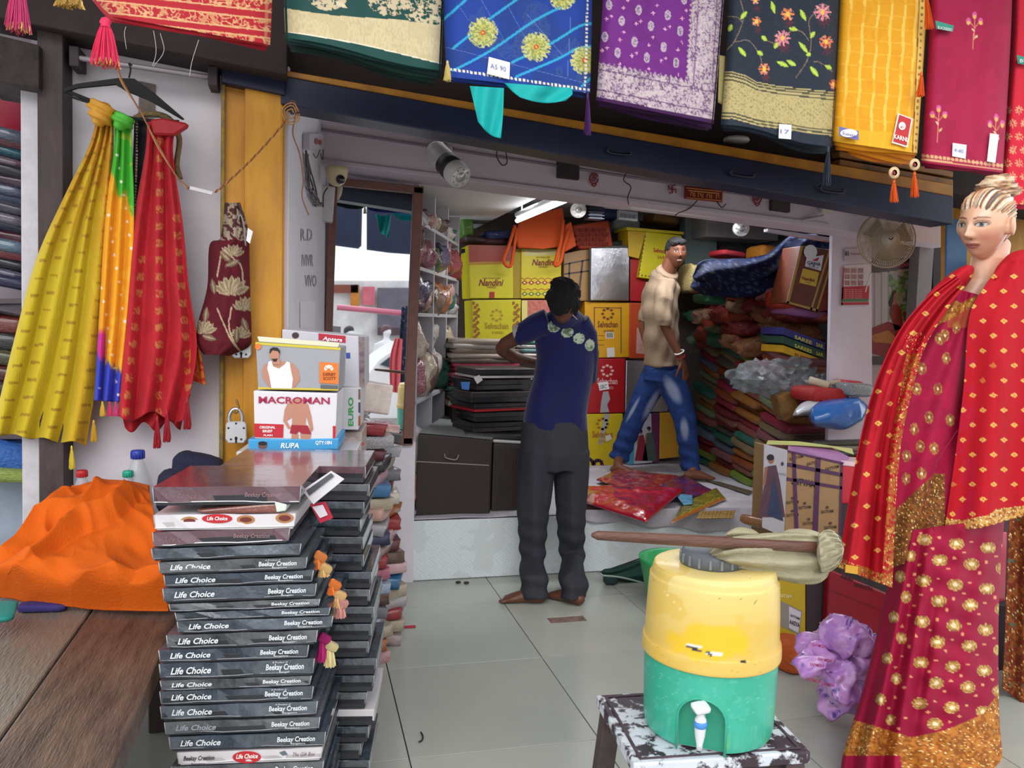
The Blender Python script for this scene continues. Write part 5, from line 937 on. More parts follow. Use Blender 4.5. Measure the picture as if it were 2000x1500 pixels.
sheet('picture_label', [[(1522, 1172), (1567, 1194), (1561, 1240), (1522, 1222)]], pl, M('8a8478'), t); sheet('picture_label', [[(1541, 1184), (1565, 1196), (1559, 1236), (1541, 1226)]], pl, M('c9c4cc'), t, .002); text('SATYAM', 1544, 1204, 18, 5, pl, M('222222'), t, slope=.4, bold=True, lift=.004); text('AASYA', 1542, 1218, 20, 9, pl, M('222222'), t, slope=.4, bold=True, lift=.004); text('SATYAM', 1524, 1166, 22, 7, pl, M('e0d89a'), t, slope=.15, bold=True)
S(wbox('trim_34', (2.52, 3.5, .29), (.42, .34, .58), DARKW, bevel=0))
S(wbox('trim_35', tuple(P(1555, 1290, 3.2)*np.array([1, 1, 0])+np.array([0, 0, .03])), (.3, .2, .06), DARKW, bevel=0))
t, pl = carton('dark red carton with raised black lettering behind purple plastic bag', [(1620, 1112), (1745, 1165), (1745, 1268), (1612, 1266)], 3.08, .1, '8a1424')
text('ARRI', 1642, 1128, 24, 7, pl, M('3a1018'), t, slope=.35, bold=True); text('DUPATTA', 1670, 1145, 36, 8, pl, M('3a1018'), t, slope=.3, bold=True); sheet('fold_line', [[(1618, 1150), (1745, 1200), (1745, 1202), (1618, 1152)]], pl, M('6a0c1c'), t)
# packets lying on the white sheet
def packet(label, q, z, th, paint, gloss=.8, wr=.01, n=44, name='saree_packet'):
    c = [PZ(x, y, z) for x, y in q]; u, v = np.meshgrid(np.linspace(0, 1, n), np.linspace(0, 1, n)); U, V = u[..., None], v[..., None]
    B = (c[0]*(1-U)+c[1]*U)*(1-V)+(c[3]*(1-U)+c[2]*U)*V; e = np.clip(np.minimum(np.minimum(u, 1-u), np.minimum(v, 1-v))*7, 0, 1)**.6
    B = B.copy(); B[..., 2] += th*e+wr*(fbm(B[..., 0]*10, B[..., 1]*10, .9, 3)-.5)*e*2; px = np.array(q, float); xy = (px[0]*(1-U)+px[1]*U)*(1-V)+(px[3]*(1-U)+px[2]*U)*V
    o = gridmesh(name, B, paint(u*100, v*100), MP(.2, .5, 26, coat=gloss), None, .006); return props(o, label, 'packet')
def pk(base, f=None):
    def g(x, y):
        p = Paint(x, y, base)
        if f: f(p, x, y)
        return p.c
    return g
packet('green and gold lattice patterned packet, right of the crimson packet', [(1330, 990), (1400, 955), (1418, 975), (1310, 1024)], .345, .02, pk('7a7420', lambda p, x, y: (p.put((np.abs((x+y) % 14-7) < 2) | (np.abs((x-y) % 14-7) < 2), 'a8963a'), p.put(y > 92, 'b06a2a'))))
packet('purple and wine packet behind the crimson packet on the sheet', [(1280, 945), (1335, 930), (1398, 962), (1310, 978)], .35, .02, pk('5a2a5a', lambda p, x, y: p.put(fbm(x, y, 22, 2) > .52, '7a2038', .8)))
packet('light blue card edge under the purple packet', [(1318, 965), (1352, 968), (1352, 984), (1335, 986)], .372, .006, pk('6aa8c8'))
packet('dark red speckled packet lying furthest back on the sheet', [(1165, 938), (1205, 917), (1330, 932), (1258, 966)], .36, .022, pk('8a2a34', lambda p, x, y: p.put(vn(x, y, 5, 3) > .7, 'b86a4a', .8)))
packet('large glossy crimson packet in front on the sheet', [(1136, 952), (1200, 938), (1338, 956), (1262, 1022), (1136, 978)][0:1]+[(1338, 956), (1262, 1020), (1136, 980)], .385, .03, pk('a8142c', lambda p, x, y: (p.put((x < 20) & (y > 40) & (fbm(x, y, 8, 1) > .5), 'c89a8a', .9), p.put(fbm(x, y, 30, 4) > .6, '961026', .5))), 1, .02)
packet('thin brown cloth strip lying on the sheet at right', [(1378, 938), (1400, 941), (1470, 960), (1462, 966)], .34, .004, pk('5f5548'), 0, .004)
packet('tan woven mat piece on platform edge above the wooden club', [(1366, 1000), (1436, 998), (1432, 1012), (1360, 1013)], .34, .006, pk('a88a54', lambda p, x, y: p.put((x % 10 < 2) | (y % 30 < 5), '8a6a3a')), 0, .002)
# wall fan
t = thing('wall_fan', 'dusty beige caged wall fan above the posters', 'fan', P(1735, 467, 4.1))
FC = M('b8a690', .5); c = P(1733, 468, 3.95); a = math.radians(-18); d = np.array([sin(a), -cos(a), -.05]); e = np.array([cos(a), sin(a), 0]); f_ = np.array([0, 0, 1.]); R_ = .150
for r_, o_, th in ((R_, 0, .0045), (R_*.99, -.035, .0035), (R_*.55, .03, .002), (R_*.8, .016, .002)): tube('cage_ring', [c+e*r_*cos(b)+f_*r_*sin(b)+d*o_ for b in np.linspace(0, 2*PI, 49)[:-1]], th, FC, t, 6, cyc=True)
bm = bmesh.new()
for s_ in (1, -1):
    for k in range(80):
        b = 2*PI*k/80; b2 = b+.12; pts = [(.045, .042*s_), (.09, .034*s_), (.125, .018*s_), (R_, 0)]; prev = None
        for r_, o_ in pts:
            bb = b+.12*(r_-.045)/.1; p = c+(e*cos(bb)+f_*sin(bb))*r_+d*(o_ if s_ > 0 else o_-.02); q = [bm.verts.new(p+(e*cos(g)+f_*sin(g))*.0019) for g in (0, 2.1, 4.2)]
            if prev: [bm.faces.new((prev[m], prev[(m+1) % 3], q[(m+1) % 3], q[m])) for m in range(3)]
            prev = q
o = from_bm('cage_wires', bm, FC, t)
tube('hub_cap', [c+d*.035, c+d*.05], .048, M('c4b29c', .4), t, 24); tube('badge', [c+d*.0505, c+d*.052], .03, M('d0c4b4', .4), t, 20); o = tube('logo', [c+d*.053+e*-.012+f_*.004, c+d*.053+e*.0+f_*-.004, c+d*.053+e*.012+f_*.008], .0025, M('222222'), t, 5)
for k in range(3):
    b = 2*PI*k/3+.4; V = []
    for r_, w0 in ((.03, .3), (.08, .5), (.13, .45)):
        for s_ in (-1, 1): V.append(c+(e*cos(b+w0*s_)+f_*sin(b+w0*s_))*r_-d*(.005+.012*s_))
    o = mesh('blade', V, [(0, 1, 3, 2), (2, 3, 5, 4)], M('8d7f6a', .6), t); m_ = o.modifiers.new('t', 'SOLIDIFY'); m_.thickness = .003
tube('motor', [c-d*.05, c-d*.13], .05, FC, t, 20); tube('arm', [c-d*.12, P(1800, 470, 4.38)], .022, FC, t, 12); wbox('wall_plate', P(1806, 470, 4.37), (.1, .03, .2), FC, t, .01)
# posters and calendar on the right pillar and wall
t = thing('wall_calendar', 'torn calendar sheet with red lower part on the white pillar', 'poster', P(1670, 595, 4.29)); pl = YP(4.292)
quadbox('paper', [(1647, 519), (1701, 515), (1697, 596), (1642, 597)], pl, .003, M('c8bcc2'), t, 0)
sheet('red_frame', [[(1647, 521), (1649, 521), (1646, 596), (1643, 596)], [(1645, 560), (1698, 558), (1697, 586), (1643, 587)], [(1643, 591), (1697, 590), (1697, 595), (1643, 596)]], pl, M('a8202f'), t)
sheet('green_band', [[(1645, 584), (1696, 583), (1696, 589), (1645, 590)]], pl, M('4a6a4a'), t, .002); sheet('printed_block', [rect(1650+i*13, 524+j*12, 1660+i*13, 533+j*12) for i in range(3) for j in range(3)], pl, M('a89a9c', var=.5, vs=120, c2='8c2a34'), t, .002)
for i in range(5): text('IN THE SHOP', 1650, 567+i*4, 34, 2, pl, M('d8b0b4'), t, lift=.003)
q = quadbox('paper', [(1649, 486), (1686, 484), (1686, 509), (1649, 510)], pl, .002, M('b8aab6'), t, 0); text('M R', 1651, 500, 8, 10, pl, M('5a4a58'), t, bold=True); text('Nandini', 1662, 498, 22, 5, pl, M('8a4a58'), t); ptube('curled_edge', [(1701, 530), (1694, 556), (1690, 570)], 4.27, .004, M('d8d0d4'), t)
t = thing('saree_poster', 'large poster of woman in red saree sitting before green plants', 'poster', P(1765, 705, 4.38)); pl = YP(4.385)
def p_post(x, y):
    p = Paint(x, y, '8a8288'); p.put(x < 1738, '9a9298'); p.put((np.abs((x-1700) % 14-7) < 1.6) & (x < 1742), '77707a'); g = (x > 1735) & (y > 530) & (y < 625); p.put(g & (fbm(x, y, 12, 1) > .4), '3a5a2f'); p.put(g & (fbm(x, y, 6, 3) > .58), '5f7f3f'); p.put(g & (vn(x, y, 3, 2) > .85), '8a9a6a', .6)
    p.put(y < 534-(x-1700)*.1, '2c1e22'); p.put(y > 640, '8a7a80'); p.put(y > 694-(x-1760)*.04, '2a1e20'); return p.c
gx, gy = np.meshgrid(np.linspace(1694, 1832, 90), np.linspace(504, 712, 120)); gridmesh('paper', pl(gx, gy), p_post(gx, gy), MP(.35), t, .003)
sheet('printed_figure', [[(1741, 596), (1752, 592), (1760, 604), (1764, 640), (1748, 646), (1738, 612)], [(1704, 640), (1735, 628), (1765, 640), (1762, 682), (1740, 700), (1700, 690)], [(1764, 610), (1800, 600), (1800, 640), (1770, 650)]], pl, M('7a1a1c', var=.3, vs=40), t, .003)
sheet('printed_figure', [ell(1748, 576, 5, 7, 12), [(1744, 582), (1752, 582), (1754, 594), (1742, 596)]], pl, M('8a5a44'), t, .004); sheet('printed_figure', [[(1741, 580), (1744, 568), (1752, 568), (1746, 576), (1744, 590), (1738, 600), (1736, 590)]], pl, M('1c1416'), t, .005)
sheet('gold_hem', [[(1702, 655), (1735, 645), (1752, 660), (1750, 672), (1705, 668)]], pl, M('a86a2a', var=.4, vs=80), t, .004); text('LAXMIPATI', 1752, 522, 34, 7, pl, M('b04a6a'), t, slope=-.08, bold=True); text('SAREE FASHION', 1752, 530, 30, 4, pl, M('c8b8b8'), t, slope=-.08)
# ================================================================ PEOPLE
def pr(c):
    d = c-CP; z = d@cf; return 1000+F*(d@cr)/z, 750-F*(d@cu)/z
def facing(px, rel): return math.radians(-(14.25+math.degrees(math.atan((px-1000)/F)))+rel)
def gs(v, m, s): return np.exp(-((v-m)/s)**2)
def head_grid(fem=False, nu=110, nv=100):      # local head: face looks along -y, height about .235
    ph = np.linspace(-PI/2, PI/2, nv)[:, None]; th = np.linspace(0, 2*PI, nu, endpoint=False)[None]
    dx = np.cos(ph)*np.sin(th); dy = -np.cos(ph)*np.cos(th); dz = np.sin(ph)+0*th
    rx, ry, rz = (.071, .09, .115) if fem else (.075, .093, .117)
    x = dx*rx; y = dy*ry; z = dz*rz; low = np.clip(-z/rz, 0, 1); fr = np.clip(-dy, 0, 1)
    x = x*(1-(.44 if fem else .26)*low**1.3); y = np.where(y > 0, y*(1-.45*low), y*(1-.10*low)); y = y+.006*np.clip(z/rz, 0, 1)
    w = fr**1.2
    f = .024*gs(x, 0, .0085+.004*gs(z, -.026, .012))*gs(z, -.024, .013)+.012*gs(x, 0, .009)*gs(z, -.004, .02)+.004*gs(x, 0, .03)*gs(z, .04, .02)
    f = f+.005*gs(np.abs(x), .011, .006)*gs(z, -.030, .008)-.009*gs(np.abs(x), .031, .016)*gs(z, .010, .012)+.0045*gs(np.abs(x), .031, .013)*gs(z, .010, .0085)
    f = f+.0035*gs(np.abs(x), .03, .02)*gs(z, .032, .008)+.0075*gs(x, 0, .019)*gs(z, -.054, .0055)+.008*gs(x, 0, .017)*gs(z, -.0655, .006)-.003*gs(x, 0, .022)*gs(z, -.0595, .0025)+.009*gs(x, 0, .022)*gs(z, -.096, .014)+.005*gs(np.abs(x), .04, .018)*gs(z, -.025, .02)
    y = y-f*w; return x, y, z
def head_bm(bm, T, fem=False):
    x, y, z = head_grid(fem); nv, nu = x.shape; g = [[bm.verts.new(T @ Vector((x[j, i], y[j, i], z[j, i]))) for i in range(nu)] for j in range(nv)]
    for j in range(nv-1):
        for i in range(nu): bm.faces.new((g[j][i], g[j][(i+1) % nu], g[j+1][(i+1) % nu], g[j+1][i]))
    bm.faces.new(g[0][::-1]); bm.faces.new(g[-1])
    for s in (-1, 1):                          # ears
        g_ = bmesh.ops.create_icosphere(bm, subdivisions=3, radius=1, matrix=T @ Matrix.Translation((s*(.080 if fem else .074), .012, -.004)) @ Matrix.Rotation(s*.35, 4, 'Z') @ Matrix.Diagonal((.009, .019 if fem else .017, .033 if fem else .031, 1)))
        bmesh.ops.create_icosphere(bm, subdivisions=2, radius=1, matrix=T @ Matrix.Translation((s*.070, .004, -.012)) @ Matrix.Diagonal((.01, .012, .022, 1)))
def face_col(Ti, skin, lip, brow, fem=False, white='8f827c', iris='2a1a14', teeth=False, beard=None):
    def f(co):
        L = (np.c_[co, np.ones(len(co))] @ np.array(Ti).T)[:, :3]; x, y, z = L.T; p = Paint(x, z, skin); fr = (y < -.02); ax = np.abs(x)
        p.put(fr*gs(ax, .04, .02)*gs(z, -.03, .02), 'c86a5a' if fem else skin, .45 if fem else 0)
        sk = hexc(skin)
        p.put(fr & (((ax-.031)/.021)**2+((z-.014)/.012)**2 < 1), tuple(sk*.72) if False else np.array(sk*(.72 if fem else .8)), .75)
        eye = fr & (((ax-.031)/.0145)**2+((z-.0095)/.0058)**2 < 1); p.put(eye, white); p.put(fr & (np.hypot(x-np.sign(x)*.031, z-.0095) < .0056) & eye, iris); p.put(fr & (np.hypot(x-np.sign(x)*.031, z-.0095) < .0026), '0a0808')
        ring = ((ax-.031)/.0165)**2+((z-.0105)/.0078)**2; p.put(fr & (ring < 1) & ~eye & (z > .0085), '1c1210'); p.put(fr & (ring < 1) & ~eye & (z <= .0085), '3a2420', .6)
        bz = .031+.004*np.sin(np.clip((ax-.012)/.036, 0, 1)*PI); p.put(fr & (ax > .011) & (ax < .052) & (np.abs(z-bz) < (.003 if fem else .0036)*np.clip((.056-ax)/.02, .3, 1)), brow, .85)
        p.put(fr & ((x/.0235)**2+((z+.0598)/(.0105 if not teeth else .0095))**2 < 1) & (z < -.0505+.002*gs(ax, .007, .005)), lip, .9)
        p.put(fr & (np.abs(z+.0597+.04*ax*ax*10*(1 if teeth else 0)) < (.0028 if teeth else .0009)) & (ax < .018), 'efe8e0' if teeth else '5a2020')
        p.put(fr & (np.hypot(ax-.0065, (z+.0365)) < .0032), tuple(np.array(sk*.45)), .8)
        if beard: p.put(fr & (ax < .026) & (np.abs(z+.046) < .003), beard, .55)
        return p.c
    return f
def hand(bm, w, d, up, s=1., curl=.5, spread=.012, thumb=1):
    w = Vector(tuple(w)); d = Vector(d).normalized(); up = Vector(up); up = (up-d*up.dot(d)).normalized(); sd = d.cross(up)   # up: back of the hand
    loft(bm, [(w-d*.02, .024*s, .018*s), (w+d*.02*s, .033*s, .016*s), (w+d*.06*s, .040*s, .014*s), (w+d*.092*s, .038*s, .012*s)], 12, tuple(sd))
    for k, L in enumerate((.072, .082, .077, .06)):
        o = w+d*.085*s+sd*(-.030+.020*k)*s; dd = d.copy(); pts = [(o, .0088*s, .0088*s)]; cur = o+sd*(k-1.5)*spread*.12
        for j in range(3):
            a = curl*(.35+.4*j); v = (d*cos(a)-up*sin(a)); cur = cur+v*L*s*(.45, .32, .23)[j]+sd*(k-1.5)*spread*.25; pts.append((cur, .0082*s*(1-.1*j), .0082*s*(1-.1*j)))
        loft(bm, pts, 8, tuple(sd))
    o = w+d*.03*s-sd*.028*s*thumb; loft(bm, [(o, .012*s, .012*s), (o+(d*.6-sd*.6*thumb-up*.2)*.035*s, .011*s, .011*s), (o+(d*.85-sd*.55*thumb-up*.45)*.062*s, .0095*s, .0095*s), (o+(d*.95-sd*.4*thumb-up*.6)*.085*s, .008*s, .008*s)], 8)
def foot(bm, ankle, d, s=1., toe_s=1):
    a = Vector(tuple(ankle)); d = Vector((d[0], d[1], 0)).normalized(); sd = d.cross(Vector((0, 0, 1))); g = Vector((a.x, a.y, a.z-.075*s))
    loft(bm, [(g-d*.055*s+Vector((0, 0, .022)), .012*s, .014*s), (g-d*.045*s+Vector((0, 0, .028)), .028*s, .027*s), (g+Vector((0, 0, .042)), .032*s, .040*s), (g+d*.06*s+Vector((0, 0, .034)), .036*s, .033*s), (g+d*.12*s+Vector((0, 0, .022)), .043*s, .021*s), (g+d*.155*s+Vector((0, 0, .014)), .040*s, .013*s)], 14, tuple(sd))
    for k in range(5):
        o = g+d*(.150-.008*abs(k-.6))*s+sd*(-.032+.016*k)*s*toe_s+Vector((0, 0, .012)); r = (.0115 if k == 0 else .0085)*s; loft(bm, [(o, r, r), (o+d*.02*s, r, r*.9), (o+d*(.036 if k < 2 else .03)*s, r*.7, r*.6)], 8, tuple(sd))
W = lambda x, y, Y: P(x, y, Y)
def rg_(x, y, Y, hw, dep): k = np.linalg.norm(W(x, y, Y)-CP)/F; return (W(x, y, Y), hw*k, dep)
# ---- man in navy polo, seen from behind, bare feet on the tiles at the platform
SK1 = '5f3826'
m1 = thing('person', 'person in navy polo and dark trousers standing with back turned, sorting black boxes', 'person', W(1085, 1158, 4.02))
Hc = W(1101, 590, 3.98); T1 = Matrix.Translation(tuple(Hc)) @ Matrix.Rotation(facing(1101, 172), 4, 'Z') @ Matrix.Rotation(.32, 4, 'X') @ Matrix.Diagonal((.96, .96, .96, 1))
bm = bmesh.new(); head_bm(bm, T1)
loft(bm, [rg_(1102, 605, 4.0, 19, .055), rg_(1100, 628, 4.06, 24, .06), rg_(1100, 650, 4.1, 40, .06)])
loft(bm, [rg_(1100, 640, 4.1, 30, .05), rg_(1102, 700, 4.12, 44, .08), rg_(1095, 780, 4.12, 46, .08), rg_(1083, 850, 4.1, 44, .08), rg_(1083, 890, 4.09, 38, .07)])
loft(bm, [rg_(1048, 640, 4.1, 17, .045), rg_(1018, 655, 4.14, 15, .043), rg_(986, 672, 4.2, 13, .036), (W(978, 684, 4.24), .034, .034)])      # left upper arm
loft(bm, [(W(979, 682, 4.24), .034, .034), (W(1000, 696, 4.3), .034, .034), (W(1030, 704, 4.36), .028, .026), (W(1050, 706, 4.4), .024, .02)])
hand(bm, W(1050, 706, 4.4), (.9, .4, -.1), (0, 0, 1), 1, .7)
loft(bm, [rg_(1142, 640, 4.1, 17, .045), rg_(1156, 690, 4.12, 14, .042), rg_(1156, 735, 4.16, 12, .036), (W(1146, 748, 4.3), .034, .034), (W(1100, 742, 4.42), .026, .024)]); hand(bm, W(1098, 742, 4.42), (-.9, .3, 0), (0, 0, 1), 1, .6, thumb=-1)
for sx, pts in ((0, [(1054, 870, 4.08, 24, .08), (1044, 950, 4.06, 22, .07), (1040, 990, 4.05, 20, .06), (1040, 1060, 4.06, 18, .055), (1044, 1125, 4.02, 12, .036), (1046, 1142, 4.0, 12, .034)]), (1, [(1110, 870, 4.08, 24, .08), (1114, 950, 4.08, 22, .07), (1115, 1000, 4.08, 20, .06), (1116, 1060, 4.1, 18, .055), (1122, 1130, 4.08, 12, .036), (1124, 1146, 4.07, 12, .034)])):
    loft(bm, [rg_(*q) for q in pts])
fa = PZ(1045, 1150, .075); fb = PZ(1122, 1152, .075); foot(bm, (fa[0], fa[1]-.0, .075), (-.95, .30), .98); foot(bm, (fb[0], fb[1], .075), (-.6, .8), .98, 1)
loft(bm, [(W(1045, 1120, 4.03), .04, .04), ((fa[0]-.0, fa[1], .08), .036, .036), ((fa[0]-.01, fa[1], .04), .034, .034)]); loft(bm, [(W(1123, 1122, 4.07), .04, .04), ((fb[0], fb[1], .08), .036, .036), ((fb[0], fb[1], .04), .034, .034)])
fuse('body', bm, .006, M(SK1, .5, var=.12, vs=10), m1, 3)
def hairf(name, T, balls, mat, par, amp=.006, vox=.005, keep=None):
    bm = bmesh.new()
    for c, r in balls: bmesh.ops.create_icosphere(bm, subdivisions=4, radius=1, matrix=T @ Matrix.Translation(c) @ Matrix.Diagonal((*r, 1)))
    return fuse(name, bm, vox, mat, par, 1, lambda c: amp*(fbm(c[:, 0]*40+c[:, 1]*31, c[:, 2]*40-c[:, 1]*13, 1, 2)-.4)*2)
hairf('hair', T1, [((0, .022, .018), (.082, .084, .100)), ((0, .05, -.01), (.066, .055, .075)), ((0, .0, .05), (.078, .09, .08)), ((.03, -.03, .085), (.05, .05, .04))], M('080708', .8, bump=1, bs=160), m1, .018)
# polo shirt
bm = bmesh.new()
loft(bm, [rg_(1104, 612, 4.02, 22, .07), rg_(1104, 622, 4.06, 34, .085), rg_(1100, 632, 4.1, 52, .10), rg_(1103, 660, 4.12, 60, .12), rg_(1106, 700, 4.12, 58, .125), rg_(1100, 750, 4.12, 58, .12), rg_(1088, 800, 4.1, 61, .12), rg_(1082, 838, 4.1, 65, .13)], 28)
loft(bm, [rg_(1072, 628, 4.08, 24, .08), rg_(1050, 636, 4.1, 25, .07), rg_(1028, 648, 4.12, 22, .062), rg_(1008, 656, 4.15, 19, .055)], 18)
loft(bm, [rg_(1128, 632, 4.1, 26, .08), rg_(1146, 655, 4.1, 21, .07), rg_(1153, 700, 4.12, 15, .06), rg_(1152, 744, 4.15, 13, .055)], 18)
def c_polo(co):
    x, y = pr(co); p = Paint(x, y, '10134a'); bk = co[:, 1] < 4.13; p.put(fbm(x*1.5+y, y*.5, 60, 2) > .6, '12153f', .6)
    for cx, cy, rx, ry in ((1082, 638, 12.5, 10.5), (1108, 649, 11.5, 10), (1131, 661, 11, 10), (1152, 674, 9, 11)):
        d = ((x-cx)/rx)**2+((y-cy)/ry)**2; p.put(bk & (d < 1), 'b4c0a8'); p.put(bk & (d < .72) & (fbm(x, y, 5, 3, 2) > .56), '5f7058', .9); p.put(bk & (d > .82) & (d < 1), 'c8d0ba', .6)
    p.put((np.hypot(x-1008, y-656) < 22) & (x+y*.3 < 1203), 'c0b8a8', .9); return p.c
PL = MP(.75, .12, 200, sheen=.2)
fo = lambda co: .006*np.sin(co[:, 2]*22+co[:, 0]*30+3*np.sin(co[:, 2]*9))*np.clip((1.35-co[:, 2])*3, .1, 1)
fuse('shirt', bm, .006, PL, m1, 4, fo, c_polo)
tube('collar_piping', [P(1098, 606, 3.93), P(1108, 609, 3.93), P(1118, 615, 3.94), P(1127, 624, 3.96)], .003, M('b8b0a8', .7), m1, 6); loft_bm = bmesh.new(); loft(loft_bm, [rg_(1103, 607, 4.0, 24, .075), rg_(1104, 620, 4.03, 30, .085)], 24, (1, 0, .25)); fuse('collar', loft_bm, .006, M('161a4c', .7), m1, 2)
bm = bmesh.new()
loft(bm, [rg_(1083, 826, 4.1, 64, .125), rg_(1083, 850, 4.09, 66, .13), rg_(1082, 885, 4.08, 68, .13), rg_(1081, 915, 4.08, 66, .12)], 28)
loft(bm, [rg_(1050, 880, 4.08, 36, .11), rg_(1044, 940, 4.07, 35, .10), rg_(1040, 1000, 4.06, 31, .09), rg_(1040, 1060, 4.06, 27, .08), rg_(1041, 1100, 4.04, 25, .075), ((fa[0]+.0, fa[1]+.015, .10), .065, .075), ((fa[0]+.005, fa[1]+.01, .035), .062, .07)], 20)
loft(bm, [rg_(1114, 880, 4.08, 36, .11), rg_(1114, 940, 4.08, 33, .10), rg_(1114, 1000, 4.08, 29, .09), rg_(1115, 1060, 4.1, 26, .08), rg_(1118, 1100, 4.08, 24, .075), ((fb[0], fb[1]+.015, .10), .065, .075), ((fb[0], fb[1]+.01, .035), .062, .07)], 20)
fuse('trousers', bm, .007, M('1d202c', .8, bump=.3, bs=40, var=.25, vs=4, c2='2a2a30'), m1, 3, lambda co: .006*np.sin(co[:, 2]*70+co[:, 0]*10)*np.clip((.5-co[:, 2])*3, 0, 1)+.006*np.sin(co[:, 0]*60+co[:, 2]*4)*np.clip((.95-co[:, 2])*3, 0, 1))
# ---- striding man in beige shirt and faded jeans
SK2 = '6d4330'
m2 = thing('person', 'smiling person in beige shirt and faded jeans striding barefoot past the cartons', 'person', W(1290, 925, 5.3))
Hc = W(1321, 494, 5.22); T2 = Matrix.Translation(tuple(Hc)) @ Matrix.Rotation(facing(1320, 18), 4, 'Z') @ Matrix.Rotation(.03, 4, 'X') @ Matrix.Rotation(-.06, 4, 'Y') @ Matrix.Diagonal((.86, .9, .86, 1))
bm = bmesh.new(); head_bm(bm, T2)
loft(bm, [rg_(1314, 505, 5.25, 15, .05), rg_(1305, 528, 5.27, 16, .055), rg_(1298, 548, 5.3, 26, .07)])
loft(bm, [rg_(1296, 545, 5.3, 24, .07), rg_(1290, 600, 5.3, 30, .12), rg_(1292, 680, 5.32, 28, .11), rg_(1292, 720, 5.32, 27, .1)])
loft(bm, [rg_(1300, 562, 5.2, 12, .045), rg_(1294, 600, 5.14, 11, .04), rg_(1298, 635, 5.1, 9.5, .036), rg_(1312, 665, 5.08, 8.5, .03), rg_(1326, 692, 5.06, 7, .024), rg_(1332, 702, 5.06, 7, .022)])
hand(bm, W(1331, 700, 5.06), (.35, -.05, -1), (.6, -.8, .2), .95, .45, thumb=-1)
loft(bm, [rg_(1276, 560, 5.42, 12, .045), rg_(1262, 600, 5.46, 10, .04), rg_(1256, 640, 5.46, 9, .035), rg_(1266, 680, 5.42, 7, .026)]); hand(bm, W(1266, 682, 5.42), (.3, -.1, -1), (-1, 0, 0), .9, .4)
loft(bm, [rg_(1284, 715, 5.36, 24, .09), rg_(1262, 765, 5.42, 18, .07), rg_(1238, 815, 5.46, 14, .055), rg_(1222, 860, 5.52, 12, .045), rg_(1208, 898, 5.56, 8, .032)])
loft(bm, [rg_(1300, 715, 5.28, 24, .09), rg_(1325, 775, 5.24, 18, .07), rg_(1340, 820, 5.2, 14, .055), rg_(1346, 870, 5.2, 12, .045), rg_(1352, 915, 5.2, 8, .032)])
fA = PZ(1207, 908, .41); fB = PZ(1352, 918, .41); foot(bm, (fA[0], fA[1], .41), (.8, -.6), .9); foot(bm, (fB[0], fB[1], .41), (1, -.25), .92)
loft(bm, [(W(1209, 893, 5.56), .035, .035), ((fA[0], fA[1], .40), .033, .033), ((fA[0], fA[1], .37), .03, .03)]); loft(bm, [(W(1352, 903, 5.2), .036, .036), ((fB[0], fB[1], .40), .033, .033), ((fB[0], fB[1], .37), .03, .03)])
fuse('body', bm, .005, MP(.5), m2, 2, None, face_col(T2.inverted(), SK2, '8a4a40', '18100e', teeth=True, beard='2a1a14'))
hairf('hair', T2, [((0, .020, .036), (.081, .088, .090)), ((0, .055, .0), (.064, .05, .07)), ((0, -.025, .082), (.066, .068, .034)), ((-.03, -.055, .075), (.04, .035, .022))], M('080708', .8, bump=1, bs=120), m2, .008, .0045)
BE = M('8f7a63', .85, bump=.25, bs=60, var=.1, vs=6)
bm = bmesh.new()
loft(bm, [rg_(1304, 533, 5.26, 18, .065), rg_(1297, 542, 5.28, 26, .10), rg_(1294, 560, 5.3, 31, .13), rg_(1290, 600, 5.3, 33, .14), rg_(1291, 650, 5.3, 32, .135), rg_(1294, 700, 5.32, 34, .15), rg_(1294, 714, 5.32, 34, .155)], 28)
loft(bm, [rg_(1302, 556, 5.22, 19, .07), rg_(1295, 590, 5.13, 17, .06), rg_(1296, 628, 5.1, 15.5, .052), rg_(1297, 637, 5.1, 15, .05)], 16); loft(bm, [rg_(1278, 556, 5.4, 17, .07), rg_(1264, 600, 5.46, 14, .055), rg_(1258, 630, 5.46, 13, .05)], 16)
fuse('shirt', bm, .0065, BE, m2, 3, lambda co: .005*np.sin(co[:, 2]*40+co[:, 0]*30)+.004*np.sin(co[:, 0]*80-co[:, 2]*20))
bm = bmesh.new(); loft(bm, [rg_(1306, 529, 5.24, 21, .07), rg_(1302, 535, 5.26, 24, .075)], 22, (1, 0, -.3)); fuse('collar', bm, .006, M('8f7a63', .85), m2, 1)
bm = bmesh.new()
loft(bm, [rg_(1294, 704, 5.32, 31, .135), rg_(1292, 725, 5.32, 33, .14), rg_(1290, 745, 5.32, 34, .13)], 24)
loft(bm, [rg_(1284, 730, 5.36, 29, .11), rg_(1262, 770, 5.42, 25, .095), rg_(1240, 815, 5.47, 21, .08), rg_(1222, 860, 5.52, 19, .07), rg_(1208, 896, 5.56, 19, .068)], 20)
loft(bm, [rg_(1302, 730, 5.28, 30, .11), rg_(1324, 775, 5.24, 26, .095), rg_(1338, 820, 5.2, 22, .08), rg_(1344, 870, 5.2, 19, .07), rg_(1349, 918, 5.2, 18, .068)], 20)
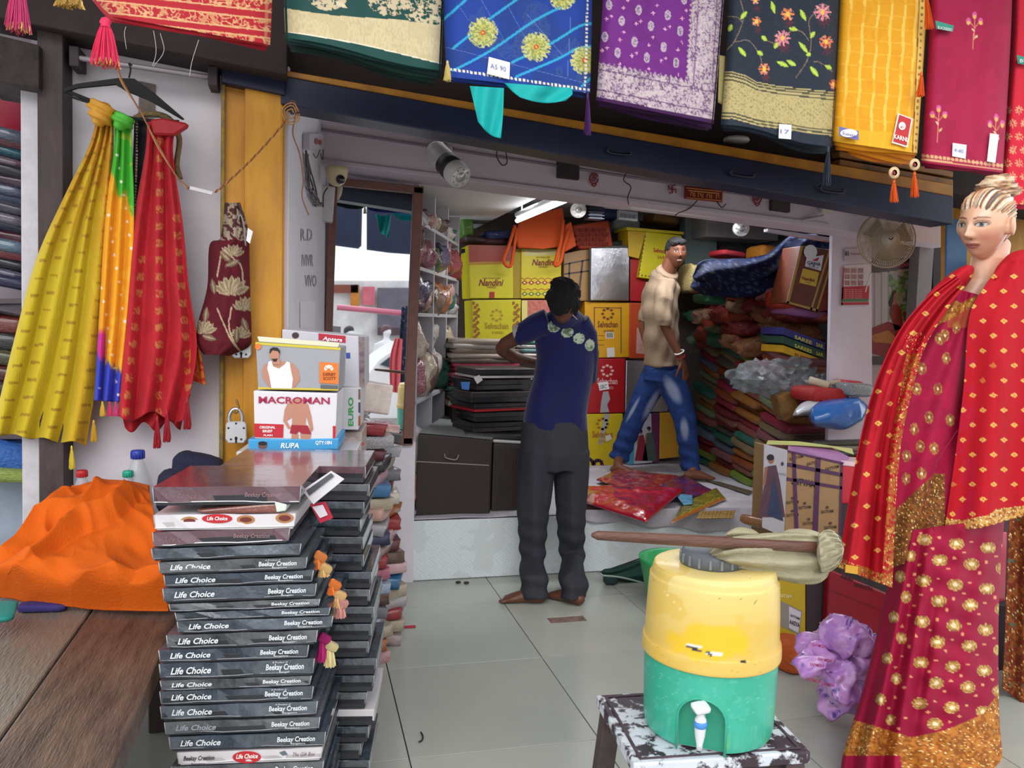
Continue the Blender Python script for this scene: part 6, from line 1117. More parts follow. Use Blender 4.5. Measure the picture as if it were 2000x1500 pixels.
def c_jean(co):
    x, y = pr(co); p = Paint(x, y, '243f78'); p.put(fbm(x, y, 14, 1) > .55, '1d3262', .6); s = (co[:, 1] < 5.34)
    for cx, cy, a, rx, ry in ((1314, 762, .5, 13, 32), (1337, 838, .1, 9, 24), (1272, 790, -.5, 8, 36), (1236, 800, -.5, 4, 30)):
        u = (x-cx)*cos(a)-(y-cy)*sin(a)*-1*-1; v = (x-cx)*sin(a)+(y-cy)*cos(a); u = (x-cx)*cos(-a)+(y-cy)*sin(-a); v = -(x-cx)*sin(-a)+(y-cy)*cos(-a); d = (u/rx)**2+(v/ry)**2
        p.put(np.clip(1.25-d, 0, 1)*(s if cy > 830 or cx > 1300 else 1), 'a9b0bf', .75)
    p.put((np.abs(y-(722-(x-1290)*.05)) < 1), '16264e', .7); return p.c
fuse('jeans', bm, .0065, MP(.85, .25, 90), m2, 3, lambda co: .006*np.sin(co[:, 2]*75+co[:, 0]*20)*np.clip((.75-co[:, 2])*3, .1, 1), c_jean)
tube('wristband', [P(1327+8.5*cos(a), 688+3.5*sin(a)-3*cos(a), 5.06-.028*sin(a)) for a in np.linspace(0, 2*PI, 20)[:-1]], .005, M('d8d0c8', .5), m2, 6, cyc=True); tube('red_thread', [P(1330+8*cos(a), 697+3*sin(a)-3*cos(a), 5.06-.027*sin(a)) for a in np.linspace(0, 2*PI, 20)[:-1]], .0035, M('a82a2a', .7), m2, 6, cyc=True)
# ---- blurred passer-by seen only in the mirror
for x, y, c, lab in ((682, 650, '2a2430', 'dark haired person in the street reflected beside salmon bundle'), (755, 648, '5a3a40', 'distant dark haired person reflected low in the mirror centre')):
    t = thing('person', lab, 'person', MR(x, y+120, 15.5)); bm = bmesh.new(); Hc = MR(x, y, 15.5); Tm = Matrix.Translation(tuple(Hc)) @ Matrix.Rotation(2.4, 4, 'Z'); head_bm(bm, Tm); Hc = Vector(tuple(Hc))
    loft(bm, [(Hc+Vector((0, 0, -.06)), .05, .05), (Hc+Vector((0, 0, -.15)), .06, .055), (Hc+Vector((0, 0, -.2)), .17, .09), (Hc+Vector((0, 0, -.45)), .17, .11), (Hc+Vector((0, 0, -.8)), .15, .1)])
    for s in (-1, 1): loft(bm, [(Hc+Vector((.17*s, 0, -.22)), .05, .05), (Hc+Vector((.21*s, 0, -.5)), .042, .042), (Hc+Vector((.2*s, -.05, -.75)), .03, .03)]); loft(bm, [(Hc+Vector((.08*s, 0, -.75)), .08, .08), (Hc+Vector((.09*s, 0, -1.15)), .06, .06), (Hc+Vector((.09*s, 0, -1.6)), .04, .04)])
    fuse('body', bm, .02, M('d8d8dc', .8), t, 1); hairf('hair', Tm, [((0, .02, .03), (.085, .09, .098)), ((0, .0, .06), (.08, .09, .07))], M(c, .6), t, .006, .012)
# ================================================================ LEFT FOREGROUND
BW = M('6f5748', .45, bump=.5, bs=30, var=.75, vs=5, c2='2e2321', stretch=(7, 1, 1), coat=.15)
BW2 = M('7d6a5a', .42, bump=.7, bs=28, var=.7, vs=4, c2='6a655d', stretch=(7, 1, 1), coat=.15)
bn_ = thing('wooden_bench', 'worn dark wooden plank bench in front of the left wall', 'bench', (-.8, 2.1, 0))
ZB = .55
for i, (x0, x1, m_) in enumerate(((-1.32, -.955, BW), (-.95, -.575, BW2), (-.57, -.335, BW))): wbox('plank', ((x0+x1)/2, 2.15, ZB-.03), (x1-x0, 1.9, .06), m_, bn_, .006, seg=2)
for x in (-1.2, -.45):
    for y in (1.4, 2.9): wbox('leg', (x, y, .245), (.07, .07, .49), M('3a2a26', .7, var=.4), bn_, .004)
for y in (1.4, 2.9): wbox('cross_rail', (-.82, y, .42), (.9, .05, .08), M('3a2a26', .7, var=.4), bn_, .004)
# orange cloth heap
t = thing('orange_cloth', 'large bright orange cloth heaped over the far end of bench', 'cloth', (-.7, 2.6, ZB))
fy = PZ(150, 1188, ZB)[1]; nv, nu = 170, 190; v = np.linspace(0, 1, nv); u = np.linspace(0, 1, nu)
Lr = np.array([P(150, 950, 3.02), P(118, 985, 2.9), P(60, 1040, 2.75), P(5, 1085, 2.62), PZ(-15, 1120, ZB+.10), PZ(-5, 1166, ZB+.012)])
Mr = np.array([P(215, 938, 3.02), P(205, 975, 2.9), P(190, 1030, 2.74), P(170, 1085, 2.62), PZ(150, 1140, ZB+.09), PZ(150, 1188, ZB+.012)])
Rr = np.array([P(288, 948, 3.02), P(296, 985, 2.9), P(305, 1030, 2.74), P(318, 1085, 2.62), PZ(326, 1140, ZB+.09), PZ(330, 1196, ZB+.012)])
def cv(A): s = np.array(spline(A, 8)); tt = np.linspace(0, 1, len(s)); return np.stack([np.interp(v, tt, s[:, k]) for k in range(3)], -1)
a, b, c = cv(Lr), cv(Mr), cv(Rr); U = u[None, :, None]; pos = a[:, None]*(1-U)*(1-2*U)+b[:, None]*4*U*(1-U)+c[:, None]*U*(2*U-1)
xx, yy = np.meshgrid(u*300, v*260); w1 = fbm(xx+yy*.4, yy, 110, 1, 1); w2 = fbm(xx-yy*.7, yy*1.2, 60, 4, 2); fade = np.clip(v*6, 0, 1)[:, None]*np.clip((1-v)*9, .1, 1)[:, None]
d = .05*(1-np.abs(w1-.5)*2)**2+.022*np.abs(np.sin((xx*.5+yy*1.1)*.03+4*w1))+.016*(1-np.abs(w2-.5)*3)
pos[..., 2] += d*fade*.9; pos[..., 1] -= d*fade*.5
oc = Paint(xx, yy, 'cc5a0c'); oc.put(fbm(xx, yy, 90, 6) > .6, 'c04f08', .4); gridmesh('drape', pos, oc.c, MP(.85, .25, 150), t, .004)
cv2 = gridmesh('back_fold', np.stack([P(np.linspace(140, 292, 40), 948+0*np.linspace(0, 1, 40), 3.03), P(np.linspace(125, 295, 40), 1100+0*np.linspace(0, 1, 40), 3.1)]), np.zeros((2, 40, 3))+hexc('cc4a06'), MP(.85, .25, 150), t, .004)
soft('cloth_bundle', P(-8, 1196, 2.36), (.09, .14, .02), (0, 0, .2), M('1a7a72', .7), None, 1, 'teal cloth edge lying under the orange heap on bench', 'cloth'); soft('cloth_bundle', PZ(85, 1184, ZB+.012), (.13, .05, .022), (0, 0, -.1), M('2a1f60', .8), None, 2, 'small dark purple cloth peeping from under the orange heap', 'cloth')
soft('cloth_bundle', P(385, 915, 3.0), (.16, .12, .10), (0, .2, 0), M('151838', .8, bump=.8, bs=20), None, 3, 'dark navy cloth bundle behind top of the black box stack', 'cloth'); soft('cloth_bundle', P(375, 960, 3.0), (.22, .12, .16), (0, 0, 0), M('1a1c34', .8, bump=.8, bs=20), None, 4, 'dark folded cloth under the navy bundle by the left wall', 'cloth')
PLA = M('c2c8d0', .08, bump=.15, bs=40, alpha=.32, coat=1)
def bottle(x, ycap, Y, cap, label, s=1.):
    t = thing('water_bottle', label, 'bottle', P(x, ycap, Y)); c = P(x, ycap, Y); k = s
    o = lathe('bottle_body', [(.001, -.30*k), (.034*k, -.30*k), (.037*k, -.285*k), (.037*k, -.2*k), (.035*k, -.19*k), (.037*k, -.18*k), (.037*k, -.10*k), (.033*k, -.075*k), (.014*k, -.022*k), (.013*k, -.018*k)], c, PLA, t, 28)
    lathe('cap', [(.001, 0), (.0155*k, -.001), (.017*k, -.004), (.017*k, -.022*k), (.001, -.023*k)], c+np.array([0, 0, .004]), M(cap, .4), t, 24)
    for i in range(14): a_ = 2*PI*i/14; wbox('cap_rib', c+np.array([.017*k*cos(a_), .017*k*sin(a_), -.010*k]), (.002, .002, .016*k), M(cap, .4), t, 0)
bottle(160, 920, 3.03, 'a8202c', 'clear plastic bottle with red cap behind orange cloth', 1.05); bottle(250, 921, 3.04, '1f9a80', 'clear plastic bottle with green cap behind orange cloth', 1.0); bottle(269, 881, 3.1, '2a3aa0', 'tall clear plastic bottle with blue cap by the white wall', 1.35)
# neighbour's shelf of wrapped garments at the far left
wc = [('navy', '1f2a4a'), ('silver blue', '5a6a8a'), ('charcoal', '2a2a34'), ('wine', '6a1c34'), ('slate', '4a4a5a'), ('plum', '4a2040'), ('teal', '1f6a80'), ('maroon', '5a1a24'), ('indigo', '2a2a5a'), ('dusky red', '8a2a34')]
for i in range(17):
    n_, c_ = wc[(i*3) % 10]; y = 268+i*17.5
    soft('wrapped_garment', P(8+4*(i % 3), y, 3.45+.02*(i % 4)), (.26, .3, .048), (0, .2, .1*((i*5) % 3-1)), M(c_, .25, bump=1, bs=24, var=.5, vs=22, c2='8a94a8' if i % 3 == 0 else None, coat=.9), None, i, '%s plastic wrapped garment, %s from top of pile in left neighbour shelf' % (n_, ('topmost' if i == 0 else ORD[i]) if i != 0 else 'topmost'), 'garment', 'wrapped garments in the neighbour shelf')
for i in range(7): n_, c_ = [('red brown', '7a2a1c'), ('black', '221c22'), ('olive', '4a4a2a'), ('dark red', '5a161c'), ('brown', '3a2622'), ('coral', 'b84a30'), ('grey', '5a565e')][i]; soft('wrapped_garment', P(6, 630+i*31, 3.5), (.28, .3, .075), (0, .15, .05*i), M(c_, .3, bump=.9, bs=20, var=.5, vs=20, coat=.8), None, i, '%s wrapped garment on the lower half of left neighbour shelf' % n_, 'garment')
soft('cloth_bundle', P(14, 885, 3.4), (.2, .3, .12), (0, .3, .2), M('2f62b0', .6, bump=.8, bs=15, var=.3), None, 3, 'blue cloth under the lower neighbour shelf', 'cloth'); soft('cloth_bundle', P(14, 918, 3.35), (.2, .3, .05), (0, .1, .2), M('8a9a4a', .6, bump=.8, bs=15), None, 3, 'pale green cloth below the blue one at left edge', 'cloth')
q_ = lathe('red_disc', [(.001, .01), (.16, .008), (.17, 0), (.16, -.01), (.001, -.012)], P(5, 175, 3.7), M('9a1a34', .4), None, 32, 'Y'); props(q_, 'dark red round disc above neighbour shelf at left edge', 'disc')
# ---- black saree boxes: front stack and rear stack, turned a little
pl = YP(2.0, -10, 300, 1100); dep = -pl.n; rt = np.array([cos(math.radians(10)), -sin(math.radians(10)), 0])
BKM = [M('1c222c', .2, bump=.8, bs=22, var=.5, vs=12, c2='505a66', coat=1), M('26282d', .22, bump=.8, bs=18, var=.5, vs=14, c2='63666c', coat=1), M('18202b', .2, bump=.8, bs=24, var=.4, vs=10, c2='3c4856', coat=1)]  # paler mottling puts the plastic wrap's sky highlights into the colour
BRM = M('4f3038', .22, bump=.6, bs=14, var=.4, vs=8, c2='6a5058', coat=.9); WHM = M('d2ccd0', .35, bump=.2, bs=20, var=.1, coat=.4); INT = M('121317', .6)
LT = M('d6dade', .35); LT2 = M('8f959c', .35)
fs = [(298, 952, 588, 36, 'br'), (300, 1006, 578, 30, 'wh'), (298, 1040, 566, 30, 'br'), (296, 1072, 588, 24, 'bk'), (310, 1098, 600, 25, 'bk'), (320, 1124, 612, 24, 'bk'), (318, 1150, 618, 28, 'bk'), (330, 1180, 625, 16, 'bk'), (342, 1197, 645, 16, 'bk'), (346, 1214, 650, 24, 'bk'), (325, 1241, 620, 28, 'bk'), (310, 1270, 603, 26, 'bk'), (311, 1297, 614, 32, 'bk'), (313, 1330, 608, 20, 'bk'), (312, 1351, 612, 27, 'bk'), (313, 1380, 620, 28, 'bk'), (321, 1411, 625, 26, 'bk'), (330, 1440, 636, 28, 'bk'), (346, 1470, 630, 25, 'wh'), (335, 1497, 632, 30, 'bk'), (335, 1530, 632, 30, 'bk'), (335, 1563, 635, 30, 'bk'), (335, 1597, 635, 32, 'bk'), (335, 1632, 635, 32, 'bk'), (335, 1668, 635, 32, 'bk')]
nice = 'topmost second third fourth fifth sixth seventh eighth ninth tenth eleventh twelfth thirteenth fourteenth fifteenth sixteenth seventeenth eighteenth nineteenth twentieth twenty-first twenty-second twenty-third twenty-fourth twenty-fifth'.split()
rg = random.Random(4)
for i, (xl, y, xr, h, kd) in enumerate(fs):
    sl = -.035 if i > 1 else -.01; m_ = {'br': BRM, 'wh': WHM, 'bk': BKM[i % 3]}[kd]; dr_ = sl*(xr-xl)
    cn = {'br': 'brown glossy', 'wh': 'white', 'bk': 'black'}[kd]
    t = thing('saree_box', '%s saree box, %s from top of the front stack by bench' % (cn, nice[i]), 'box', P(xl, y+h, 2.0), 'saree boxes of the front stack')
    D = dep*.275
    quadbox('base', [(xl+5, y+h*.45), (xr-5, y+h*.45+dr_), (xr-6, y+h+dr_), (xl+6, y+h)], pl, 0, M('2c2d33' if kd != 'wh' else 'c8c2c4', .4, var=.4), t, .001, back=D*.98)
    # lid: slightly sagging front edge, its own rim
    n = 9; top = [(xl+(xr-xl)*k/(n-1), y+dr_*k/(n-1)+rg.uniform(-1, 1)) for k in range(n)]; bot = [(xl+3+(xr-xl-6)*k/(n-1), y+h*.82+dr_*k/(n-1)+rg.uniform(-1.6, 1.6)) for k in range(n)]
    bm = bmesh.new(); F1 = [bm.verts.new(pl(a, b)) for a, b in top]; F2 = [bm.verts.new(pl(a, b)-dep*.002+dep*rg.uniform(-.002, .004)) for a, b in bot]; G1 = [bm.verts.new(pl(a, b)+D) for a, b in top]; G2 = [bm.verts.new(pl(a, b)+D) for a, b in bot]
    for k in range(n-1):
        for A, B in ((F1, F2), (G2, G1), (G1, F1), (F2, G2)): bm.faces.new((A[k], A[k+1], B[k+1], B[k]))
    bm.faces.new((F1[0], F2[0], G2[0], G1[0])); bm.faces.new((F1[-1], G1[-1], G2[-1], F2[-1])); from_bm('lid', bm, m_, t)
    ptb = [pl(a, b, .001) for a, b in bot]; tube('worn_edge', ptb, .0014, M('8f9298', .5, var=.5, vs=60) if kd == 'bk' else M('e0dce0', .5), t, 4)
    tube('worn_corner', [pl(xr, y+dr_, .001), pl(xr-3, y+h*.85+dr_, .001)], .0014, M('9a9ca0', .5), t, 4); tube('worn_corner', [pl(xl, y, .001), pl(xl+3, y+h*.85, .001)], .0014, M('9a9ca0', .5), t, 4)
    if kd == 'bk' and i < 20:
        f = rg.choice((0, 1, 1)) if i not in (4, 5, 6, 10, 12, 15, 17) else 1
        if i not in (3, 7, 8): text('Life Choice', xl+22, y+h*.66+sl*22, 78, h*.42, pl, LT if f else LT2, t, slope=sl, shear=.3, bold=True)
        if i in (4, 5, 6, 12): text('exclusive sarees', xl+45, y+h*.84+sl*45, 34, h*.13, pl, LT2, t, slope=sl)
        if i != 3: text('Beekay Creation', xr-95, y+h*.6+sl*(xr-xl-95), 74, h*.36, pl, LT if i > 3 else LT2, t, slope=sl, shear=.12, bold=True); text('Bangalore', xr-68, y+h*.8+sl*(xr-xl-68), 28, h*.13, pl, LT, t, slope=sl)
        if i in (4, 12, 14, 15): text('A Product of', xr-82, y+h*.2+sl*(xr-xl-82), 30, h*.12, pl, LT, t, slope=sl)
    if i == 1:
        [sheet('ornament', [ell(a_, b_, c_, d_)], pl, M(e_, .4), t, .0015 if e_[0] == 'a' else .002) for a_, b_, c_, d_, e_ in ((370, 1018, 18, 9, 'a8764a'), (480, 1015, 18, 9, 'a8764a'), (556, 1012, 18, 10, 'a8764a'), (370, 1018, 12, 5, '6a2a26'), (480, 1015, 12, 5, '6a2a26'), (556, 1012, 12, 6, '6a2a26'))]; sheet('oval', [ell(424, 1013, 30, 9)], pl, M('b8222c', .3), t, .0025); text('Life Choice', 404, 1016, 40, 7, pl, M('efe6e0'), t, shear=.2, bold=True, lift=.004)
    if i == 18:
        sheet('oval', [ell(482, 1479, 28, 12)], pl, M('b8222c', .3), t, .0025); text('Life Choice', 461, 1482, 42, 9, pl, M('efe6e0'), t, shear=.2, bold=True, lift=.004, slope=sl); text('Beekay Creation', 358, 1486, 60, 9, pl, M('2c2c30'), t, shear=.2, slope=sl, bold=True); text('Bangalore', 374, 1494, 26, 4, pl, M('2c2c30'), t, slope=sl); text('The Gift Box', 570, 1478, 44, 8, pl, M('6a4a4a'), t, shear=.3, slope=sl); sheet('leaf_print', [[(545, 1470), (556, 1466), (562, 1474), (552, 1476)]], pl, M('5a6a70'), t)
    if i in (0, 2): text('Life Choice', xl+25, y+h*.6, 60, 10, pl, M('8a6a70', .3), t, shear=.3); text('Beekay Creation', xr-110, y+h*.55+sl*170, 70, 9, pl, M('9a7a80', .3), t, shear=.2)
t = thing('wrapped_saree', 'coppery wrapped saree showing between the two top boxes', 'saree', P(450, 1000, 2.02)); o = quadbox('pack', [(380, 997), (540, 982), (548, 1003), (395, 1004)], YP(2.0, -10, 300, 1098), .2, M('8a5248', .3, bump=.6, var=.4, coat=.7), t, .006, 2)
o = quadbox('white_corner', [(536, 980), (560, 986), (558, 998), (540, 1001)], YP(1.995, -10, 300, 1098), .1, M('cfd6cc', .4), t, .002)
b0 = bpy.data.objects['saree_box']; tl = pl(298, 952)+np.array([0, 0, .0015]); tr = pl(588, 949)+np.array([0, 0, .0015])
text_pl = Plane(tl, (0, 0, 1)); text('Life Choice', 520, 935, 60, 8, text_pl, M('7a5a60', .3), b0, slope=-.4, shear=-.5)
# white torn flap and red framed card at right side of top boxes
t = thing('torn_flap', 'torn white and silver cardboard flap sticking out of top box', 'cardboard', P(620, 960, 2.05)); prism('flap', [(590, 958), (646, 920), (672, 936), (612, 985)], YP(2.0, -25, 600, 950), .003, M('d8d4d8', .3, bump=.2), t); prism('flap_inner', [(598, 958), (646, 924), (652, 930), (604, 968)], YP(1.995, -25, 600, 950), .002, M('6a6c74', .2, metal=.5), t)
t = thing('red_card', 'red edged card tucked in side of the black stack', 'card', P(630, 1005, 2.1)); prism('card', [(605, 985), (635, 980), (650, 1012), (625, 1022)], YP(2.02, -20, 600, 950), .004, M('b01c38', .4), t); prism('label', [(610, 990), (630, 986), (640, 1006), (625, 1012)], YP(2.015, -20, 600, 950), .002, M('cfcad0', .4), t)
# rear stack
ztop = pl(300, 952)[2]; base = pl(330, 1100); base[2] = 0; rg = random.Random(9); n = 21; h = (ztop+.002)/n
fl_ = P(300, 1100, 2.0)
for i in range(n):
    kd = 'br' if i == n-1 else ('wh' if i == 6 else 'bk'); sft = .03+rg.uniform(-.012, .02)+.035*max(0, 1-abs(i-9)/9); o = base+dep*.295+rt*sft
    t = thing('saree_box', '%s saree box, %s from floor of the rear stack' % ({'br': 'brown glossy', 'wh': 'white', 'bk': 'black'}[kd], (ORD+['twenty-first'])[i] if i else 'lowest'), 'box', o+np.array([0, 0, i*h]), 'saree boxes of the rear stack')
    m_ = {'br': BRM, 'wh': WHM, 'bk': BKM[i % 3]}[kd]; W_ = rt*.375; D = dep*.275; Z = np.array([0, 0, 1.])
    for nm, a, b_, m2, e in (('base', .04, .62, M('2c2d33', .4, var=.4), .004), ('lid', .3, .97, m_, 0)):
        bm = bmesh.new(); o1 = o+rt*e+Z*(i*h+a*h); o2 = o+rt*e+Z*(i*h+b_*h); w = rt*(.375-2*e); hexa(bm, [o2, o2+w, o1+w, o1], [o2+D, o2+w+D, o1+w+D, o1+D], .0015); from_bm(nm, bm, m2, t)
    e1 = o+W_+Z*(i*h+.3*h); tube('worn_edge', [e1, e1+D], .0014, M('8f9298', .5), t, 4); tube('worn_corner', [e1, e1+Z*h*.66], .0014, M('9a9ca0', .5), t, 4)
# cords between the stacks
for x, y, y1, c, lab in ((622, 1075, 1110, 'd97a3a', 'orange'), (632, 1098, 1125, 'd8b070', 'cream'), (650, 1130, 1160, 'e0762a', 'bright orange'), (660, 1150, 1185, 'dcae74', 'pale apricot'), (664, 1165, 1205, 'c88a80', 'dusty pink'), (630, 1235, 1290, 'b01a6a', 'magenta'), (644, 1250, 1300, 'd8c890', 'yellow')):
    t = thing('tassel_bundle', '%s tassels hanging out of side of the black stack' % lab, 'tassel', P(x, y, 2.02)); tassel(x, y, y1, 24, 2.0, c, t); soft('pom', P(x+4, y+12, 2.0), (.03, .02, .02), (0, .5, 0), M(c, .8, bump=.6), t, 1)
# ---- innerwear cartons behind: MACROMAN and others
IY = 2.62
def icarton(label, q, Y, d, col, yawd=-8, mats={}, **k): return carton(label, q, Y, d, col, bev=.003, yawd=yawd, bump=.08, var=.06, **k)
t, pl = icarton('blue and white flat carton under the carton with red briefs picture', [(484, 858), (662, 856), (660, 878), (486, 882)], IY, .22, '3f9ad0'); text('RUPA', 548, 875, 36, 10, pl, M('eef4f8'), t, shear=.2, bold=True); text('QTY:10N', 616, 868, 32, 7, pl, M('eef4f8'), t, bold=True); sheet('printed_head', [ell(513, 870, 9, 7)], pl, M('6a4a40'), t); sheet('printed_head', [ell(513, 866, 9, 4)], pl, M('181416'), t, .002)
t, pl = icarton('white carton with maroon lettering and red briefs picture', [(495, 763), (659, 768), (655, 859), (497, 857)], IY, .2, 'd9d5d9')
text('MACROMAN', 505, 787, 139, 13, pl, M('a01a48', .4), t, bold=True, slope=.015); [sheet('red_label', [q_], pl, M('b81c2c', .4), t) for q_ in ([(496, 827), (554, 829), (553, 855), (497, 854)], [(650, 832), (656, 832), (655, 856), (650, 856)])]
for i, s in enumerate(('ORIGINAL', 'BRIEF', 'PLAIN')): text(s, 507+(0, 6, 8)[i], 837+i*7.4, (31, 19, 17)[i], (5, 5, 3.4)[i], pl, M('f0e8e8'), t, bold=True, lift=.004)
SKN = M('b5806a', .5); sheet('printed_torso', [[(562, 788), (572, 779), (590, 778), (602, 790), (608, 812), (612, 838), (606, 846), (604, 832), (598, 812), (597, 826), (598, 832), (570, 832), (571, 815), (560, 822), (568, 836), (563, 838), (553, 822), (556, 800)], [(570, 846), (583, 848), (583, 857), (569, 857)], [(586, 848), (608, 846), (606, 858), (588, 858)]], pl, SKN, t, .002)
sheet('printed_briefs', [[(569, 830), (601, 831), (608, 848), (588, 847), (584, 842), (579, 848), (566, 846)]], pl, M('9a1a2a', .5), t, .003)
t, pl = icarton('grey carton with white vest picture and orange label, yellow rim', [(499, 668), (665, 679), (661, 762), (504, 759)], IY, .2, '9c9da2')
YM = M('c9b83a', .4); sheet('yellow_rim', [[(499, 668), (665, 679), (665, 684), (499, 673)], [(504, 756), (661, 759), (661, 763), (504, 760)]], pl, YM, t); quadbox('open_flap', [(502, 657), (664, 670), (660, 679), (506, 668)], YP(IY, -8, 500, 660), .02, M('d8d4b8', .5), t, .002)
sheet('printed_figure', [[(516, 712), (526, 708), (540, 705), (556, 706), (572, 710), (582, 722), (586, 742), (574, 758), (528, 758), (514, 740), (511, 725)]], pl, SKN, t, .002); sheet('printed_vest', [[(524, 707), (530, 704), (534, 716), (545, 720), (556, 712), (560, 706), (566, 708), (568, 722), (572, 740), (570, 759), (530, 758), (526, 735), (522, 720)]], pl, M('dde2ea', .5), t, .003)
sheet('printed_head', [ell(536, 692, 9.5, 14, 16), [(530, 700), (546, 700), (548, 712), (532, 712)]], pl, SKN, t, .004); sheet('printed_hair', [[(526, 690), (527, 682), (533, 678), (542, 679), (547, 685), (546, 692), (543, 686), (532, 684), (528, 690)], [(532, 701), (542, 701), (540, 706), (534, 706)]], pl, M('1c1816', .6), t, .005)
sheet('orange_label', [[(624, 707), (661, 709), (661, 750), (624, 748)]], pl, M('d9752a', .4), t, .003); text('DERBY', 631, 734, 25, 6, pl, M('7a3010'), t, bold=True, lift=.004); text('SCOTT', 631, 742, 25, 6, pl, M('7a3010'), t, bold=True, lift=.004); sheet('crown_emblem', [ell(642+6*cos(a_), 720+4*sin(a_), 3, 4, 8) for a_ in (PI, PI*1.25, PI*1.5, PI*1.75, 2*PI)], pl, M('efe6da'), t, .004); sheet('grey_label', [[(626, 751), (660, 753), (660, 760), (626, 759)]], pl, M('5a5c62'), t, .003); sheet('seal', [ell(504, 677, 6, 6)], pl, M('d9752a'), t, .004)
t, pl = icarton('white carton with red brand label behind the grey one', [(551, 643), (712, 658), (712, 757), (551, 750)], 2.92, .25, 'c2bfc8'); sheet('red_label', [[(622, 651), (675, 656), (675, 670), (622, 664)]], pl, M('b01c34', .4), t); text('Apsara', 630, 664, 38, 7, pl, M('efe6e8'), t, shear=.3, slope=.09, bold=True, lift=.004); sheet('printed_head', [ell(577, 655, 7, 6)], pl, M('3a2a28'), t); sheet('blue_square', [[(676, 689), (684, 689), (684, 700), (676, 700)]], pl, M('2f4a9a'), t); sheet('wear_strip', [[(700, 657), (712, 658), (712, 757), (702, 756)]], pl, M('9a8a86', .6, var=.6, vs=40, c2='4a3a4a'), t)
t, pl = icarton('white carton with green lettering running up its side', [(600, 757), (705, 757), (700, 840), (600, 838)], 2.88, .25, 'cdcad0'); text('EURO', 690, 832, 56, 10, pl, M('2f9a4a'), t, bold=True, vert=True)
for i in range(3): sheet('scuffed_edge', [rect(700, 760+i*26, 704, 780+i*26)], pl, M(['8a6a5a', '5a4a5a', 'b0602a'][i], .6, var=.5, vs=60), t)
cl2 = [('white and orange', 'cfc9cc', 'd9803a'), ('grey blue', '8a8fa8', 'e0dadc'), ('white', 'd0ccd2', 'b0304a'), ('cream', 'c8c0b0', '3a4a7a'), ('pale grey', 'a8a6ae', 'c03a3a'), ('white and blue', 'c8ccd8', '2f5ab0'), ('beige', 'b8a898', '7a2a3a'), ('off white', 'cac6c8', '3a8ab0')]
zt = P(600, 882, IY)[2]; n = 8; h = zt/n; o0 = P(486, 882, IY)
for i in range(n):
    nm, c1, c2 = cl2[i]; t = thing('innerwear_box', '%s innerwear carton, %s from floor in column behind black stacks' % (nm, ORD[i] if i else 'lowest'), 'carton', (o0[0], IY, i*h)); wbox('box', (P(590, 880, IY)[0]+.01*((i*3) % 3), IY+.13, i*h+h/2), (.36, .25, h-.004), M(c1, .45, var=.15), t, .003, (0, 0, math.radians(-8))); 
    c = np.array([P(590, 880, IY)[0]+.01*((i*3) % 3), IY+.13, i*h+h/2]); e = np.array([cos(.14), -sin(.14), 0]); f_ = np.array([sin(.14), cos(.14), 0]); s_ = c+e*.1815
    mesh('side_print', [s_-f_*.09-np.array([0, 0, h*.3]), s_+f_*.02-np.array([0, 0, h*.3]), s_+f_*.02+np.array([0, 0, h*.3]), s_-f_*.09+np.array([0, 0, h*.3])], [(0, 1, 2, 3)], M(c2, .4, var=.5, vs=50), t)
n = 8; zt2 = P(650, 842, 2.9)[2]; h = zt2/n
for i in range(n):
    nm, c1, c2 = cl2[(i*3+1) % 8]; t = thing('innerwear_box', '%s scuffed carton, %s from floor in the column under green lettered carton' % (nm, ORD[i] if i else 'lowest'), 'carton', (.2, 3.0, i*h)); c = np.array([P(650, 842, 2.9)[0]+.008*((i*5) % 4-1), 3.02, i*h+h/2]); wbox('box', c, (.2, .25, h-.004), M(c1, .45, var=.2, c2='8a7a80', vs=20), t, .003, (0, 0, math.radians(-8)))
    e = np.array([cos(.14), -sin(.14), 0]); f_ = np.array([sin(.14), cos(.14), 0]); q_ = c-f_*.1265
    mesh('front_print', [q_-e*.0-np.array([0, 0, h*.36]), q_+e*.085-np.array([0, 0, h*.36]), q_+e*.085+np.array([0, 0, h*.36]), q_-e*.0+np.array([0, 0, h*.36])], [(0, 1, 2, 3)], M(c2, .4, var=.6, vs=30, c2='d8d0d0'), t)
    text(['LEVI', 'LUX', 'VIP', 'EURO', 'RUPA', 'DIXY', 'LUX', 'VIP'][i], *(np.array([686, 0])*1+np.array([0, 842+(n-1-i)*(1165-842)/n+30])), 26, 8, YP(2.89, -8, 686, 900), M('b02a3a'), t, bold=True)
pc = [('red', 'a81c24'), ('white', 'c8c4ca'), ('blue', '2f7ab0'), ('maroon', '6a1a2a'), ('orange', 'c8702a'), ('grey', '7a7880'), ('pink', 'c06a80'), ('navy', '26305a'), ('cream', 'c8b8a0'), ('black', '28262c'), ('brown', '6a4a3a')]
rg = random.Random(21)
for col_, (xp, Yc, n, zt_, nm2) in enumerate(((715, 3.35, 20, .98, 'left'), (752, 3.55, 17, .86, 'right'))):
    for i in range(n):
        nm, c_ = pc[(i*4+col_*3+rg.randrange(2)) % 11]; h = zt_/n; X = P(xp, 950, Yc)[0]-.05*(i/n)*(col_ == 1)+rg.uniform(-.012, .012)
        soft('garment_packet', (X, Yc, h*(i+.5)), (.15+.03*rg.random(), .17, h*.98), (rg.uniform(-.08, .08), rg.uniform(-.12, .12), rg.uniform(-.4, .4)), M(c_, .3, bump=.5, bs=30, var=.6, vs=35, c2='c8c0bc' if i % 3 == 0 else None, coat=.6), None, rg.randrange(6), '%s small packet, %s from floor in the %s loose column by mirror base' % (nm, ORD[i] if i else 'lowest', nm2), 'packet', 'small garment packets in loose columns', PACK)
